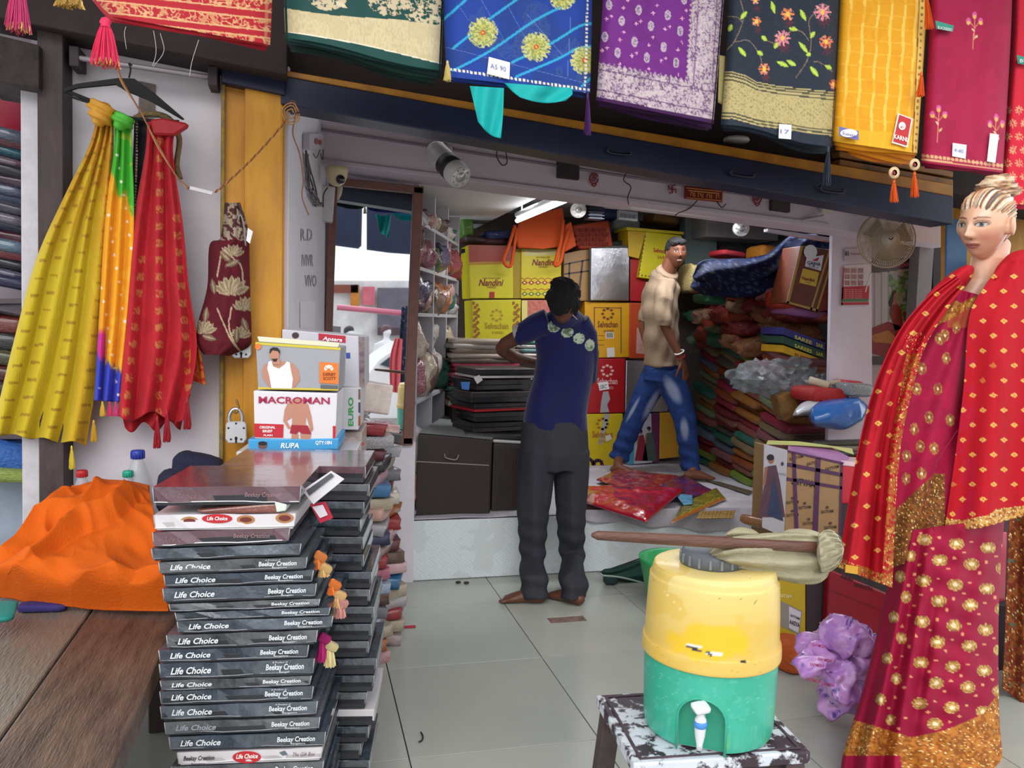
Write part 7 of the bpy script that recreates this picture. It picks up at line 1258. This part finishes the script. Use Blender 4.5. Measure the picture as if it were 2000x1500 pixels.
for x, y, nm, c_, w_, h in ((728, 775, 'white and brown', 'b8a8a0', 60, 70), (745, 832, 'red and gold', '8a2a24', 60, 22), (750, 850, 'black patterned', '3a3438', 60, 26), (722, 1165, 'blue', '3f8ac0', 26, 45)):
    c = P(x, y, 3.45 if y < 1000 else 3.5); s_ = 3.6/F; t = thing('garment_packet', '%s loose packet perched on the small packet columns' % nm if y < 1000 else 'blue packet at foot of the small packet columns', 'packet', c); wbox('pack', c, (w_*s_*.9, .14, h*s_*.8), M(c_, .3, bump=.6, bs=20, var=.6, vs=20, coat=.6, c2='d8ccc4' if y < 840 else None), t, .008, (0, .15, .2), 2)
# floor litter
props(ptube('curved_twig', [(822, 1430), (826, 1438), (824, 1446), (818, 1449)], None, .003, M('1c1a1c', .6)) if False else tube('curved_hook', [PZ(x, y, .004) for x, y in spline([(822, 1430), (826, 1438), (824, 1446), (818, 1449)], 4)], .0028, M('1c1a1c', .6)), 'small dark curved hook lying on the grey floor tile', 'hook')
o = wbox('red_scrap', PZ(801, 1224, .004), (.05, .018, .006), M('b02a34', .6), None, .001); props(o, 'small red scrap on the grey floor tiles', 'scrap')
for x, y in ((895, 1137), (911, 1138)): o = soft('crumb', PZ(x, y, .005), (.025, .02, .01), (0, 0, .5), M('3a3430', .9), None, 1, 'tiny dark crumb on tile at foot of platform, %s one' % ('left' if x < 900 else 'right'), 'crumb')
# ================================================================ STOOL AND WATER COOLER
ZS = .47
st = thing('wooden_stool', 'square stool with chipped white paint holding the water cooler', 'stool', PZ(1400, 1420, 0)*np.array([1, 1, 0]))
CH = M('cfd3dc', .5, bump=.35, bs=30, var=.9, vs=16, c2='3a2c34'); CH2 = M('5a4450', .6, bump=.3, bs=30, var=.6, vs=14, c2='2a2026')
cn = [PZ(x, y, ZS) for x, y in ((1165, 1357), (1500, 1372), (1584, 1468), (1238, 1492))]
# keep the top a true parallelogram
cn[1] = cn[0]+(cn[2]-cn[3])
nt = CH.copy(); 
for nd in nt.node_tree.nodes:
    if nd.type == 'VALTORGB': nd.color_ramp.elements[0].position = .47; nd.color_ramp.elements[1].position = .53
CH = nt
bm = bmesh.new(); dz = np.array([0, 0, -.028]); hexa(bm, cn, [c+dz for c in cn], .004, 2); from_bm('seat', bm, CH, st)
cc = sum(cn)/4
for i in range(4):
    a, b = cn[i]*.92+cc*.08, cn[(i+1) % 4]*.92+cc*.08; c_, d_ = a*.96+cc*.04, b*.96+cc*.04; up = np.array([0, 0, .003]); bm = bmesh.new(); hexa(bm, [a+up, b+up, d_+up, c_+up], [a, b, d_, c_], .001); from_bm('raised_rim', bm, CH2, st)
    p = cn[i]*.84+cc*.16; q = cn[i]*1.02-cc*.02; p = p+dz; q = q*np.array([1, 1, 0]); e1 = (cn[1]-cn[0])/np.linalg.norm(cn[1]-cn[0])*.022; e2 = (cn[3]-cn[0])/np.linalg.norm(cn[3]-cn[0])*.022
    bm = bmesh.new(); hexa(bm, [p-e1-e2, p+e1-e2, p+e1+e2, p-e1+e2], [q-e1-e2, q+e1-e2, q+e1+e2, q-e1+e2], .002); from_bm('leg', bm, M('3a2a2c', .6, bump=.3, var=.4, c2='5a4a4c'), st)
    a, b = cn[i]*.86+cc*.14+dz, cn[(i+1) % 4]*.86+cc*.14+dz; w_ = np.array([0, 0, -.05]); n_ = (cc-(a+b)/2); n_[2] = 0; n_ = n_/np.linalg.norm(n_)*.015; bm = bmesh.new(); hexa(bm, [a, b, b+w_, a+w_], [a+n_, b+n_, b+n_+w_, a+n_+w_], .001); from_bm('apron', bm, M('3a2a2c', .6, bump=.3, var=.4), st)
jc = (cc*1.0).copy(); jx = P(1386, 1300, 1.70); jc = np.array([jx[0], 1.70, ZS+.0035]); kk = np.linalg.norm([jx[0]*sin(yaw)+1.70*cos(yaw)])/F
R = 131*kk; Hj = P(1386, 1097, 1.70)[2]-jc[2]
jg = thing('water_cooler', 'yellow and teal insulated water jug with tap on the stool', 'water cooler', jc)
def lgrid(name, prof, mat, paint, par, nu=220, sub=14):
    pr_s = np.array(prof); s = np.array(spline(prof, sub)) if sub > 1 else pr_s; th = np.linspace(0, 2*PI, nu, endpoint=False)
    pos = np.stack([jc[0]+s[:, :1]*np.cos(th), jc[1]+s[:, :1]*np.sin(th), jc[2]+s[:, 1:2]+0*th[None]], -1); x, y = pr(pos.reshape(-1, 3)); sh = pos.shape[:2]; return gridmesh(name, pos, paint(x.reshape(sh), y.reshape(sh)), mat, par, 0, cyc=True)
def c_yel(x, y):
    p = Paint(x, y, 'e6cf86'); p.put(np.clip((y-1130)/120, 0, 1), 'dcb85c'); p.put(fbm(x, y, 60, 2) > .6, 'd9b24a', .5); yy_ = 1255+(x-1386)*.05
    m = np.clip(1.3-((x-1385)/80.)**2-((y-yy_)/34.)**2+(fbm(x, y, 24, 5)-.5)*1.4, 0, 1); p.put(np.clip(m*1.6, 0, 1), 'eabd1c', .8); p.put((vn(x, y, 3, 2) > .97), '8a6a2a', .7)
    p.put((np.abs((x-1320)-(y-1180)*.9) < 1.3) & (y > 1155) & (y < 1195) & (vn(x, y, 3) > .4), 'efe0a0', .8)
    for q, c_ in (([(1342, 1258), (1368, 1264)], 'e8e4dc'), ([(1342, 1263), (1368, 1271)], '2a2c3a'), ([(1382, 1276), (1408, 1278)], 'e8e4dc'), ([(1380, 1273), (1390, 1280)], '2a2c3a'), ([(1448, 1292), (1456, 1293)], '2a2c1a')): p.line(q, 7 if c_ == 'e8e4dc' else 5, c_)
    return p.c
def c_teal(x, y): p = Paint(x, y, '38a88c'); p.put(fbm(x, y, 50, 3) > .56, '3fb098', .6); p.put(fbm(x, y, 8, 5, 2) > .7, '5fb8a0', .5); p.put((np.abs(np.sin(x*.05+y*.13)) < .03) & (vn(x, y, 5) > .6), '8fd0bc', .7); p.put((y > 1440) & (vn(x, y, 9) > .7), '8ac070', .5); return p.c
jm = MP(.38, .1, 40, coat=.15)
bt_ = lgrid('jug_base', [(.001, 0), (.9*R, 0), (.95*R, .004), (.975*R, .02), (.985*R, .06), (1.0*R, .47*Hj), (.001, .47*Hj)], jm, c_teal, jg, sub=1)
# sink the tap alcove with a boolean cut
ta = P(1366, 1395, jc[1]-R)[0]; ang = -2.15
ad = np.array([cos(ang), sin(ang), 0]); asd = np.array([-sin(ang), cos(ang), 0])
bm = bmesh.new(); w2 = .335*R; zt_ = .30*Hj; V0 = []
out = [(-w2, -.02), (w2, -.02)]+[(w2*cos(a), zt_*.62+w2*1.0*sin(a)) for a in np.linspace(0, PI, 12)]
A1 = [bm.verts.new(jc+asd*x+np.array([0, 0, z])+ad*(R*1.3)) for x, z in out]; A2 = [bm.verts.new(jc+asd*x+np.array([0, 0, z])+ad*(R*.80)) for x, z in out]
bm.faces.new(A1); bm.faces.new(A2[::-1]); n = len(out)
for i in range(n): bm.faces.new((A1[i], A2[i], A2[(i+1) % n], A1[(i+1) % n]))
cut = from_bm('t', bm, M('2f9a7a', .45), None)
# base profile needs to be closed for the cut
bmb = bmesh.new(); bmb.from_mesh(bt_.data); bmesh.ops.remove_doubles(bmb, verts=bmb.verts, dist=.0006); bmesh.ops.holes_fill(bmb, edges=bmb.edges); bmesh.ops.subdivide_edges(bmb, edges=[e for e in bmb.edges if abs(e.verts[0].co.z-e.verts[1].co.z) > .05], cuts=60); bmesh.ops.recalc_face_normals(bmb, faces=bmb.faces); bmb.to_mesh(bt_.data); bmb.free()
co = np.array([v.co for v in bt_.data.vertices]); x, y = pr(co); ca = np.ones((len(co), 4), np.float32); ca[:, :3] = lin(c_teal(x, y)); bt_.data.color_attributes['Col'].data.foreach_set('color', ca.ravel())
bo = bt_.modifiers.new('b', 'BOOLEAN'); bo.operation = 'DIFFERENCE'; bo.object = cut; bo.solver = 'EXACT'
bpy.context.view_layer.update(); m2 = bpy.data.meshes.new_from_object(bt_.evaluated_get(bpy.context.evaluated_depsgraph_get())); bt_.modifiers.clear(); bt_.data = m2; bpy.data.objects.remove(cut); m2.name = 'jug_base'
smooth_angle(bt_, .7)
AL = M('2f9a7c', .45, var=.1); pts = [jc+asd*x*1.02+np.array([0, 0, max(z, 0)*1.01])+ad*math.sqrt(max((R*.99)**2-(x*1.02)**2, 0)) for x, z in out[1:]]; pts.append(jc+asd*-w2*1.02+ad*math.sqrt((R*.99)**2-(w2*1.02)**2)); tube('alcove_rim', pts, .003, M('38a88c', .4), jg, 6)
q = [jc+asd*x+np.array([0, 0, max(z, .0005)])+ad*(R*.803) for x, z in out]; mesh('alcove_back', q, [range(len(q))], AL, jg)
lgrid('jug_top', [(.99*R, .455*Hj), (1.035*R, .465*Hj), (1.04*R, .50*Hj), (1.03*R, .545*Hj), (1.005*R, .56*Hj), (.99*R, .72*Hj), (.965*R, .90*Hj), (.955*R, .915*Hj), (.93*R, .925*Hj), (.91*R, .97*Hj), (.85*R, .99*Hj), (.5*R, 1.0*Hj), (.02*R, 1.0*Hj)], jm, c_yel, jg)
GC = M('5f646b', .45, bump=.1); cpc = jc+np.array([-.012, -.01, Hj]); lathe('cap', [(.001, .034), (.4*R, .036), (.44*R, .032), (.46*R, .02), (.47*R, 0), (.001, -.001)], cpc, GC, jg, 40)
for k in range(18): a = 2*PI*k/18; wbox('cap_grip', cpc+np.array([.465*R*cos(a), .465*R*sin(a), .014]), (.006, .006, .022), M('7a7f86', .45), jg, .001, (0, 0, a))
tp = jc+ad*(R*.80)+np.array([0, 0, .21*Hj]); WP = M('d9dce0', .3, coat=.3); tube('tap_stem', [tp, tp+ad*.05], .008, WP, jg, 14)
tc = tp+ad*.045; o = lathe('tap', [(.001, -.062), (.0065, -.062), (.007, -.05), (.011, -.03), (.0125, -.012), (.0125, .006), (.007, .016), (.006, .03), (.001, .03)], tc, WP, jg, 20)
lathe('blue_ring', [(.0125, -.012), (.0145, -.010), (.0145, .0), (.0125, .002)], tc, M('4a8ad0', .3), o, 20); prism_ = soft('tap_lever', tc+np.array([-.004, -.006, .034]), (.036, .034, .012), (.25, -.1, 0), WP, jg, 0)
# cloth bundle and club
t = thing('cloth_bundle', 'beige cotton bag bundle lying on top of the water cooler', 'cloth', P(1500, 1085, 1.66))
def p_bg(x, y): p = Paint(x, y, 'a79f84'); p.put(fbm(x*.4+y, y, 26, 2) > .58, '9a9276', .5); p.put(fbm(x, y, 70, 4) > .62, 'b3ab90', .5); return p.c
fatcloth('bag_cloth', [(1372, 1072), (1425, 1050), (1480, 1042), (1550, 1040), (1600, 1046), (1632, 1062)], [(1400, 1098), (1450, 1112), (1505, 1128), (1560, 1140), (1602, 1138), (1632, 1108)], 1.66, .065, p_bg, MP(.9, .5, 60), t, 9, .011)
fatcloth('gathered_end', [(1592, 1048), (1612, 1034), (1634, 1040), (1648, 1058)], [(1598, 1120), (1618, 1118), (1638, 1105), (1649, 1085)], 1.60, .045, p_bg, MP(.9, .5, 60), t, 17, .010)
fatcloth('loose_fold', [(1412, 1044), (1440, 1030), (1470, 1034), (1490, 1048)], [(1412, 1052), (1440, 1050), (1470, 1052), (1492, 1056)], 1.74, .03, p_bg, MP(.9, .3, 160), t, 2, .003)
fatcloth('loose_fold', [(1508, 1050), (1540, 1034), (1580, 1034), (1610, 1044)], [(1508, 1060), (1540, 1062), (1580, 1066), (1608, 1070)], 1.72, .04, p_bg, MP(.9, .3, 160), t, 3, .004)
cl = thing('wooden_club', 'long worn brown wooden club laid across the water cooler cap', 'club', P(1380, 1060, 1.6))
pts = []; ta_ = []
for i in range(40):
    f = i/39; pts.append(P(1156+(1606-1156)*f, 1045+(1070-1045)*f+4*sin(f*PI)*0, 1.60)); r = np.interp(f, [0, .01, .3, .55, .58, .62, 1], [.7, 1.0, 1.25, 1.35, 1.45, 1.1, 1.35]); ta_.append(r*(1 if 0 < i < 39 else .6))
tube('club', pts, .0098, M('6f4636', .45, bump=.4, bs=40, var=.55, vs=12, c2='4a2c22', stretch=(1, 6, 6), coat=.2), cl, 18, taper=ta_)
# things on the floor right of the platform
t = thing('green_umbrella', 'dark green folded umbrella lying on tiles by the platform', 'umbrella', PZ(1230, 1140, 0)); UG = M('1f3a34', .7, bump=.5, bs=20, var=.4)
fatcloth('canopy', [(1172, 1112), (1200, 1108), (1240, 1096), (1290, 1080)], [(1176, 1124), (1200, 1132), (1240, 1140), (1290, 1146)], 4.12, .06, '22403a', MP(.75, .5, 30), t, 5, .015)
ptube('rib', [(1178, 1124), (1215, 1128), (1270, 1142)], 3.98, .005, M('8a9a94', .4), t); wbox('handle', PZ(1192, 1132, .03), (.07, .05, .045), M('12292c', .6), t, .01); tube('edge_cord', [PZ(1172, 1118, .08), PZ(1230, 1098, .1), PZ(1280, 1080, .12)], .004, UG, t)
t = thing('green_basin', 'green plastic basin rim behind the water cooler', 'basin', P(1310, 1095, 3.6)); c = P(1318, 1110, 3.6); c[2] = 0
lathe('basin', [(.10, .0), (.11, .003), (.16, .27), (.175, .285), (.17, .27), (.11, .012), (.001, .01)], c, M('2f9a5a', .4), t, 32)
soft('cloth_bundle', PZ(1545, 1275, .05), (.2, .2, .12), (0, .1, .3), M('c8581a', .8, bump=.6, bs=15, var=.3), None, 2, 'orange brown cloth lump at foot of the yellow carton', 'cloth')
t = thing('plastic_bag', 'crumpled lilac plastic carrier bag with purple print on the floor', 'bag', PZ(1640, 1400, 0)); bm = bmesh.new(); BY = 2.5
for x, y, rx, rz in ((1612, 1268, 42, 40), (1655, 1238, 40, 34), (1630, 1320, 48, 46), (1640, 1362, 34, 34), (1680, 1300, 44, 54), (1665, 1350, 40, 44), (1590, 1290, 26, 34), (1690, 1250, 26, 32)):
    k_ = (BY+.35)/F; ball(bm, P(x, y, BY+.02*((x*7) % 5-2)), (rx*k_, .09, rz*k_))
def bagd(c): return .03*(np.abs(fbm(c[:, 0]*9+c[:, 1]*5, c[:, 2]*9-c[:, 1]*6, 1, 1, 2)-.5)*-4+.6)+.03*(.5-np.abs(fbm(c[:, 0]*15, c[:, 2]*13+c[:, 1]*9, 1, 4, 2)-.5)*5)
def bagc(c):
    x, y = pr(c); p = Paint(x, y, 'd29ae0'); p.put(fbm(x, y, 30, 1) > .55, 'e4b4ec', .7); p.put(fbm(x, y, 24, 5) > .6, 'a86ccc', .5); p.put((fbm(x, y, 5, 6, 2) > .66) & ((y < 1240) & (x > 1650) | (vn(x, y, 34, 3) > .7)), '4a2a9a', .9)
    return p.c
fuse('bag_skin', bm, .008, MP(.25, .5, 30, coat=.6), t, 2, bagd, bagc)
bp_ = YP(BY-.115); 
for x, y in ((1600, 1262), (1612, 1290), (1596, 1300), (1590, 1330), (1618, 1338)): text('DHYMESH', x-14, y, 26, 6, bp_, M('b0306a'), t, slope=.15, bold=True)
# ================================================================ MANNEQUIN IN RED SAREE
MY = 2.1; mq = thing('mannequin', 'female mannequin with blonde bun wearing a red and gold saree', 'mannequin', P(1850, 1520, MY)*np.array([1, 1, 0]))
Hc = P(1923, 441, 2.13); TM = Matrix.Translation(tuple(Hc)) @ Matrix.Rotation(facing(1921, -27), 4, 'Z') @ Matrix.Rotation(.16, 4, 'X') @ Matrix.Rotation(.05, 4, 'Y') @ Matrix.Diagonal((.95, .97, .88, 1))
bm = bmesh.new(); head_bm(bm, TM, True)
mr_ = lambda x, y, Y, hw, dep: rg_(x, y, Y, hw, dep)
loft(bm, [mr_(1940, 470, 2.18, 30, .04), mr_(1932, 510, 2.16, 31, .042), mr_(1928, 545, 2.16, 34, .045), mr_(1922, 570, 2.17, 60, .055), mr_(1925, 600, 2.18, 105, .075), mr_(1915, 680, 2.17, 92, .08)], 24)
k0 = face_col(TM.inverted(), 'dba88a', 'a8665a', '7a4a34', True, 'b9aca6', '2c3a4a')
def mcol(co):
    c = k0(co); x, y = pr(co); w_ = np.clip((y-505)/50, 0, 1)[:, None]*.35; return c*(1-w_)+hexc('cdb7a4')*w_
fuse('body', bm, .0028, MP(.32, coat=.25), mq, 3, None, mcol)
bm = bmesh.new(); loft(bm, [mr_(1915, 640, 2.17, 95, .085), mr_(1905, 760, 2.19, 60, .07), mr_(1880, 900, 2.2, 48, .06), mr_(1860, 1020, 2.2, 50, .07), mr_(1850, 1250, 2.2, 40, .06), mr_(1850, 1480, 2.2, 28, .04)], 20); fuse('lower_body', bm, .012, M('cdb7a4', .4), mq, 2)
Ti = TM.inverted()
def hcol(co):
    L = (np.c_[co, np.ones(len(co))] @ np.array(Ti).T)[:, :3]; x, y, z = L.T; a = np.arctan2(x, z+.02-y*.35); p = Paint(a*60, y*300, 'c08a5c')
    s = fbm(a*46+y*8, y*14, 1.6, 2, 2); p.put(s > .52, 'd8bfa0', .9); p.put(s > .64, 'efe4d4', .8); p.put(s < .40, '6a4a36', .85); p.put(s < .30, '55504e', .8); p.put(np.clip((-y-.03)/.05, 0, 1)*(z < .06), 'b0683e', .4); return p.c
def hdisp(co):
    L = (np.c_[co, np.ones(len(co))] @ np.array(Ti).T)[:, :3]; x, y, z = L.T; a = np.arctan2(x, z+.02-y*.35); return .0022*np.sin(a*46+y*22)
bm = bmesh.new()
for c_, r_ in (((0, .028, .038), (.073, .078, .088)), ((0, .05, -.008), (.056, .05, .062)), ((0, .008, .058), (.069, .079, .068))): bmesh.ops.create_icosphere(bm, subdivisions=4, radius=1, matrix=TM @ Matrix.Translation(c_) @ Matrix.Diagonal((*r_, 1)))
fuse('hair', bm, .003, MP(.4, .2, 200, coat=.2), mq, 2, hdisp, hcol)
bm = bmesh.new(); bc_ = P(1946, 366, 2.2); kk_ = 2.3/F
th = np.linspace(0, 2*PI, 12, endpoint=False)
ball(bm, bc_, (44*kk_, .058, 19*kk_)); ball(bm, bc_+np.array([.02, 0, -.012]), (38*kk_, .055, 17*kk_)); ball(bm, P(1950, 352, 2.2), (30*kk_, .045, 14*kk_))
def bcol(co): x, y = pr(co); s = fbm(x*.25+(y-366)*1.2, y*1.4-(x-1946)*.35, 7, 3, 2); p = Paint(x, y, 'c49a6e'); p.put(s > .55, 'e0cdb0', .85); p.put(s < .42, '9a6a48', .8); p.put(s < .33, '6a5040', .7); return p.c
fuse('bun', bm, .003, MP(.4, .2, 200, coat=.2), mq, 2, lambda co: .002*np.sin(pr(co)[1]*.9+pr(co)[0]*.12), bcol)
SM = MP(.7, .12, 300)
def brocg(p, m, x, y, a='b8742e', b='8a4a1e'): p.put(m, a); p.put(m & (fbm(x, y, 4.5, 2, 2) > .52), b, .8); p.put(m & (vn(x, y, 2.2, 5) > .86), 'f0d890')
def p_sk(x, y):
    p = Paint(x, y, '900c34'); p.put(fbm(x, y, 60, 2) > .55, '9c1238', .5)
    for j in range(12):
        for i in range(-2, 5):
            cx = 1862+i*62+(j % 2)*31+(j*40-200)*-.03; cy = 1062+j*40+i*8
            cxs = cx if cx > 1790 else 1790+(cx-1790)*(.45+.5*(cy-1050)/450)-(cy-1050)*.08
            w_ = 15 if cx > 1790 else 10
            d = ((x-cxs)/w_)**2+((y-cy)/11.5)**2; p.put(d < 1, 'b88a4a'); p.put((d > .5) & (d < .8), '6a4a2a', .6); p.put(d < .12, 'e8d8b0'); p.put((d < 1) & (vn(x, y, 2, 3) > .7), 'e0c080', .7)
            for a_, b_ in ((36, -4), (20, 17)): p.put(((x-cxs-a_*.8)/3.6)**2+((y-cy-b_)/2.4)**2 < 1, 'd8906a')
    yb = np.interp(x, [1640, 1700, 1780, 1850, 1920, 1960], [1400, 1415, 1440, 1425, 1395, 1340]); brocg(p, (y > yb+60*(x < 1800)*0) & (y > yb), x, y); p.put((y > 1475) & (x < 1760), '9c0f3a'); return p.c
def ringcloth(name, L, R, Yc, depth, fold, paint, par, mat, nu=260, step=2.2):
    LL = np.array(L, float); nv = int(np.abs(np.diff(LL[:, 1])).sum()/step)+2; v = np.linspace(0, 1, nv); a = edge(L, v); b = edge(R, v)
    th = np.linspace(0, 2*PI, nu, endpoint=False)[None]; u = .5-.5*np.cos(th); mx = a[:, None]*(1-u[..., None])+b[:, None]*u[..., None]; Yv = Yc-depth*np.sin(th)+fold(u, v[:, None], mx[..., 0], mx[..., 1])*np.clip(np.sin(th), -.2, 1)
    return gridmesh(name, P(mx[..., 0], mx[..., 1], Yv), paint(mx[..., 0], mx[..., 1]), mat, par, 0, cyc=True)
def skf(U, V, x, y): e = np.clip((.62-U)/.5, 0, 1); return .045*e*(.25+.9*V)*np.sin(U*2*PI*5.5-.9*V)+.008*np.sin(U*26+V*9)*(1-e)+.004*np.sin(y*.12-x*.05)*(1-e)
o = ringcloth('sari_skirt', [(1752, 1040), (1732, 1150), (1700, 1290), (1672, 1390), (1646, 1475), (1640, 1545)], [(1962, 1010), (1952, 1150), (1950, 1290), (1952, 1400), (1958, 1475), (1962, 1560)], 2.18, .16, skf, p_sk, mq, SM); o['label'] = 'crimson pleated skirt with gold motifs'
def p_to(x, y):
    p = Paint(x, y, '98103a'); p.put(fbm(x, y, 40, 1) > .55, 'a8143e', .6)
    for cx, cy in ((1868, 640), (1835, 662), (1800, 720), (1848, 700), (1790, 760), (1832, 760), (1815, 815), (1785, 838), (1770, 890), (1798, 872), (1824, 876), (1855, 820), (1770, 935), (1800, 925), (1845, 655), (1868, 600)):
        d = ((x-cx)/9.)**2+((y-cy)/12.)**2; p.put(d < 1, '8a5a34', .8); p.put((d < 1) & (vn(x, y, 2.5, 2) > .55), 'b88a4a', .8); p.put(d < .06, 'f0e0b0')
    gb = (y > 1000-(x-1745)*.95+(x > 1845)*400) & (y > 925) ; brocg(p, gb & (x < 1850), x, y, '8a5426', '5f3818'); p.put((y < 640) & (y > 590) & (x > 1850), 'a8702e', .6); brocg(p, (np.abs(y-(600+(1880-x)*.55)) < 9) & (x > 1830), x, y, 'b07a32'); return p.c
def tof(U, V, x, y): return -.04*np.sin(U*PI)+.01*np.sin(U*20+V*8-3*U)
o = cloth('sari_bodice', [(1858, 560), (1815, 640), (1775, 740), (1752, 860), (1742, 980), (1738, 1110)], [(1925, 580), (1930, 700), (1930, 830), (1920, 950), (1910, 1030), (1890, 1060)], 2.10, p_to, SM, mq, step=1.8, fold=tof); o['label'] = 'magenta draped front with gold brocade corner'
tube('pleat_edge', [P(1870, 840, 2.03), P(1830, 900, 2.02), P(1800, 1000, 2.02), P(1832, 1045, 2.03)], .001, M('7a0c2c'), mq, 5)
def dia(p, x, y, X0, Y0, dx, dy, sl_=0, lo=0):
    for j in range(46):
        for i in range(-2, 12):
            cx = X0+i*dx+(j % 2)*dx/2; cy = Y0+j*dy+(cx-X0)*sl_; d = np.abs(x-cx)/7.5+np.abs(y-cy)/5.2; br = .5+.5*float(vn(cx, cy, 40, 2)); p.put(d < 1, 'e0b25a' if br > .6 else 'c8743a', .95 if br > .5 else .6); p.put(d < .35, 'a83a2a', .6)
def p_vl(x, y):
    p = Paint(x, y, 'b01424'); p.put(fbm(x, y*.5, 30, 2) > .55, 'a00e1c', .6); dia(p, x, y, 1600, 520, 46, 31, -.3)
    hm = np.interp(x, [1640, 1742], [1090, 1128]); m = y > hm; p.put(m & (fbm(x, y, 4, 1, 2) > .48), 'a8702e', .9); p.put(m & (vn(x, y, 2.2) > .8), 'e8c070')
    rb = np.interp(y, [700, 860, 1000, 1150], [1768, 1742, 1732, 1722]); p.put((x > rb) & (y > 690) & (fbm(x, y, 4, 3, 2) > .47), 'a86a2a', .85); p.put((x > rb) & (vn(x, y, 2, 3) > .85) & (y > 650), 'f0d080'); return p.c
def vf(U, V, x, y): return .022*np.sin(U*11+2*V)*(.3+V)+.006*np.sin(U*27)
vm = MP(.75, .12, 260)
o = cloth('veil_left', [(1868, 538), (1812, 580), (1755, 650), (1708, 755), (1676, 880), (1655, 1000), (1636, 1108)], [(1885, 560), (1850, 605), (1805, 680), (1782, 760), (1760, 860), (1748, 1000), (1742, 1148)], 2.03, p_vl, vm, mq, step=1.6, fold=vf); o['label'] = 'red veil fall with gold specks and beaded hem'
quadbox('gold_tag', [(1652, 1103), (1676, 1107), (1675, 1122), (1651, 1118)], YP(1.985), .002, M('c9952a', .4), o, 0)
def p_vr(x, y):
    p = Paint(x, y, 'b41222'); p.put(fbm(x*1.5, y*.3, 40, 2) > .55, 'aa101e', .6); p.put((x > 1868) & (x < 1905) & (y > 600) & (fbm(x, y, 25, 4) > .5), 'b01440', .5); dia(p, x, y, 1860, 540, 40, 29)
    hm = np.interp(x, [1840, 1880, 1930, 1945, 2010], [1010, 1016, 1006, 994, 986]); m = y > hm; p.put(m, '9c5a26'); p.put(m & (fbm(x, y, 4, 1, 2) > .45), 'd0a058', .9); p.put(m & (vn(x, y, 2.2) > .8), 'f4e2b0'); return p.c
def vrf(U, V, x, y): return .028*np.sin(U*12+1.0)*(.25+.8*V)-.02*np.sin(U*PI)-.06*np.clip(.12-V, 0, 1)*0
o = cloth('veil_right', [(1958, 514), (1922, 562), (1893, 620), (1882, 760), (1866, 890), (1846, 1026)], [(2070, 490), (2085, 640), (2090, 800), (2090, 900), (2090, 1008)], 2.02, p_vr, vm, mq, step=1.6, fold=vrf, bot=lambda U: 9*np.sin(U*7)+2.2*np.abs(np.sin(U*60))); o['label'] = 'red veil over shoulder with gold diamonds and scalloped gold hem'
for (q1, q2, Y_) in (([(1880, 552), (1900, 570), (1900, 610)], [(1990, 478), (2060, 500), (2080, 560)], 2.06),):
    pass
o = fatcloth('veil_shoulder', [(1940, 532), (1952, 515), (1975, 494), (2010, 488), (2070, 505)], [(1930, 556), (1960, 560), (1995, 565), (2040, 570), (2080, 575)], 2.08, .055, p_vr, vm, mq, 4, .006)
o = fatcloth('veil_shoulder', [(1800, 588), (1830, 556), (1865, 528), (1900, 512)], [(1812, 610), (1850, 596), (1880, 566), (1905, 535)], 2.12, .05, p_vr, vm, mq, 3, .006)
# right edge: other saree, pink strip, step
def p_rs2(x, y): p = Paint(x, y, '6a2a18'); brocg(p, fbm(x, y, 10, 2) > .42, x, y, '8a4a22', '5a2a14'); p.put(vn(x, y, 6, 4) > .9, '3a6a5a', .8); return p.c
t = thing('draped_sari', 'rust and gold brocade saree draped at the right edge behind mannequin', 'sari', P(1990, 1030, 2.5)); cloth('drape', [(1972, 1010), (1966, 1150), (1960, 1300), (1958, 1345)], [(2090, 1000), (2090, 1200), (2090, 1400), (2090, 1440)], 2.5, p_rs2, SM, t, fold=lambda U, V, x, y: .02*np.sin(U*14))
t = thing('pink_packet', 'shiny pink plastic strip hanging beside the mannequin skirt', 'packet', P(1958, 1100, 2.6)); prism('strip', [(1952, 1040), (1968, 1040), (1964, 1175), (1944, 1178)], YP(2.8), .02, M('c02a48', .2, coat=.8), t, .004)
S(wbox('floor_step', P(2010, 1430, 2.9)*np.array([1, 1, 0])+np.array([.25, .1, .05]), (.8, .9, .1), M('a8765a', .6, bump=.2, var=.3)))
t = thing('dark_box', 'dark box behind mannequin skirt at the right edge', 'box', P(1975, 1300, 2.9)); quadbox('box', [(1935, 1180), (2080, 1190), (2080, 1420), (1935, 1400)], YP(2.75), .2, M('2a2026', .7, var=.3), t, .004)  # one dark tone over the whole box
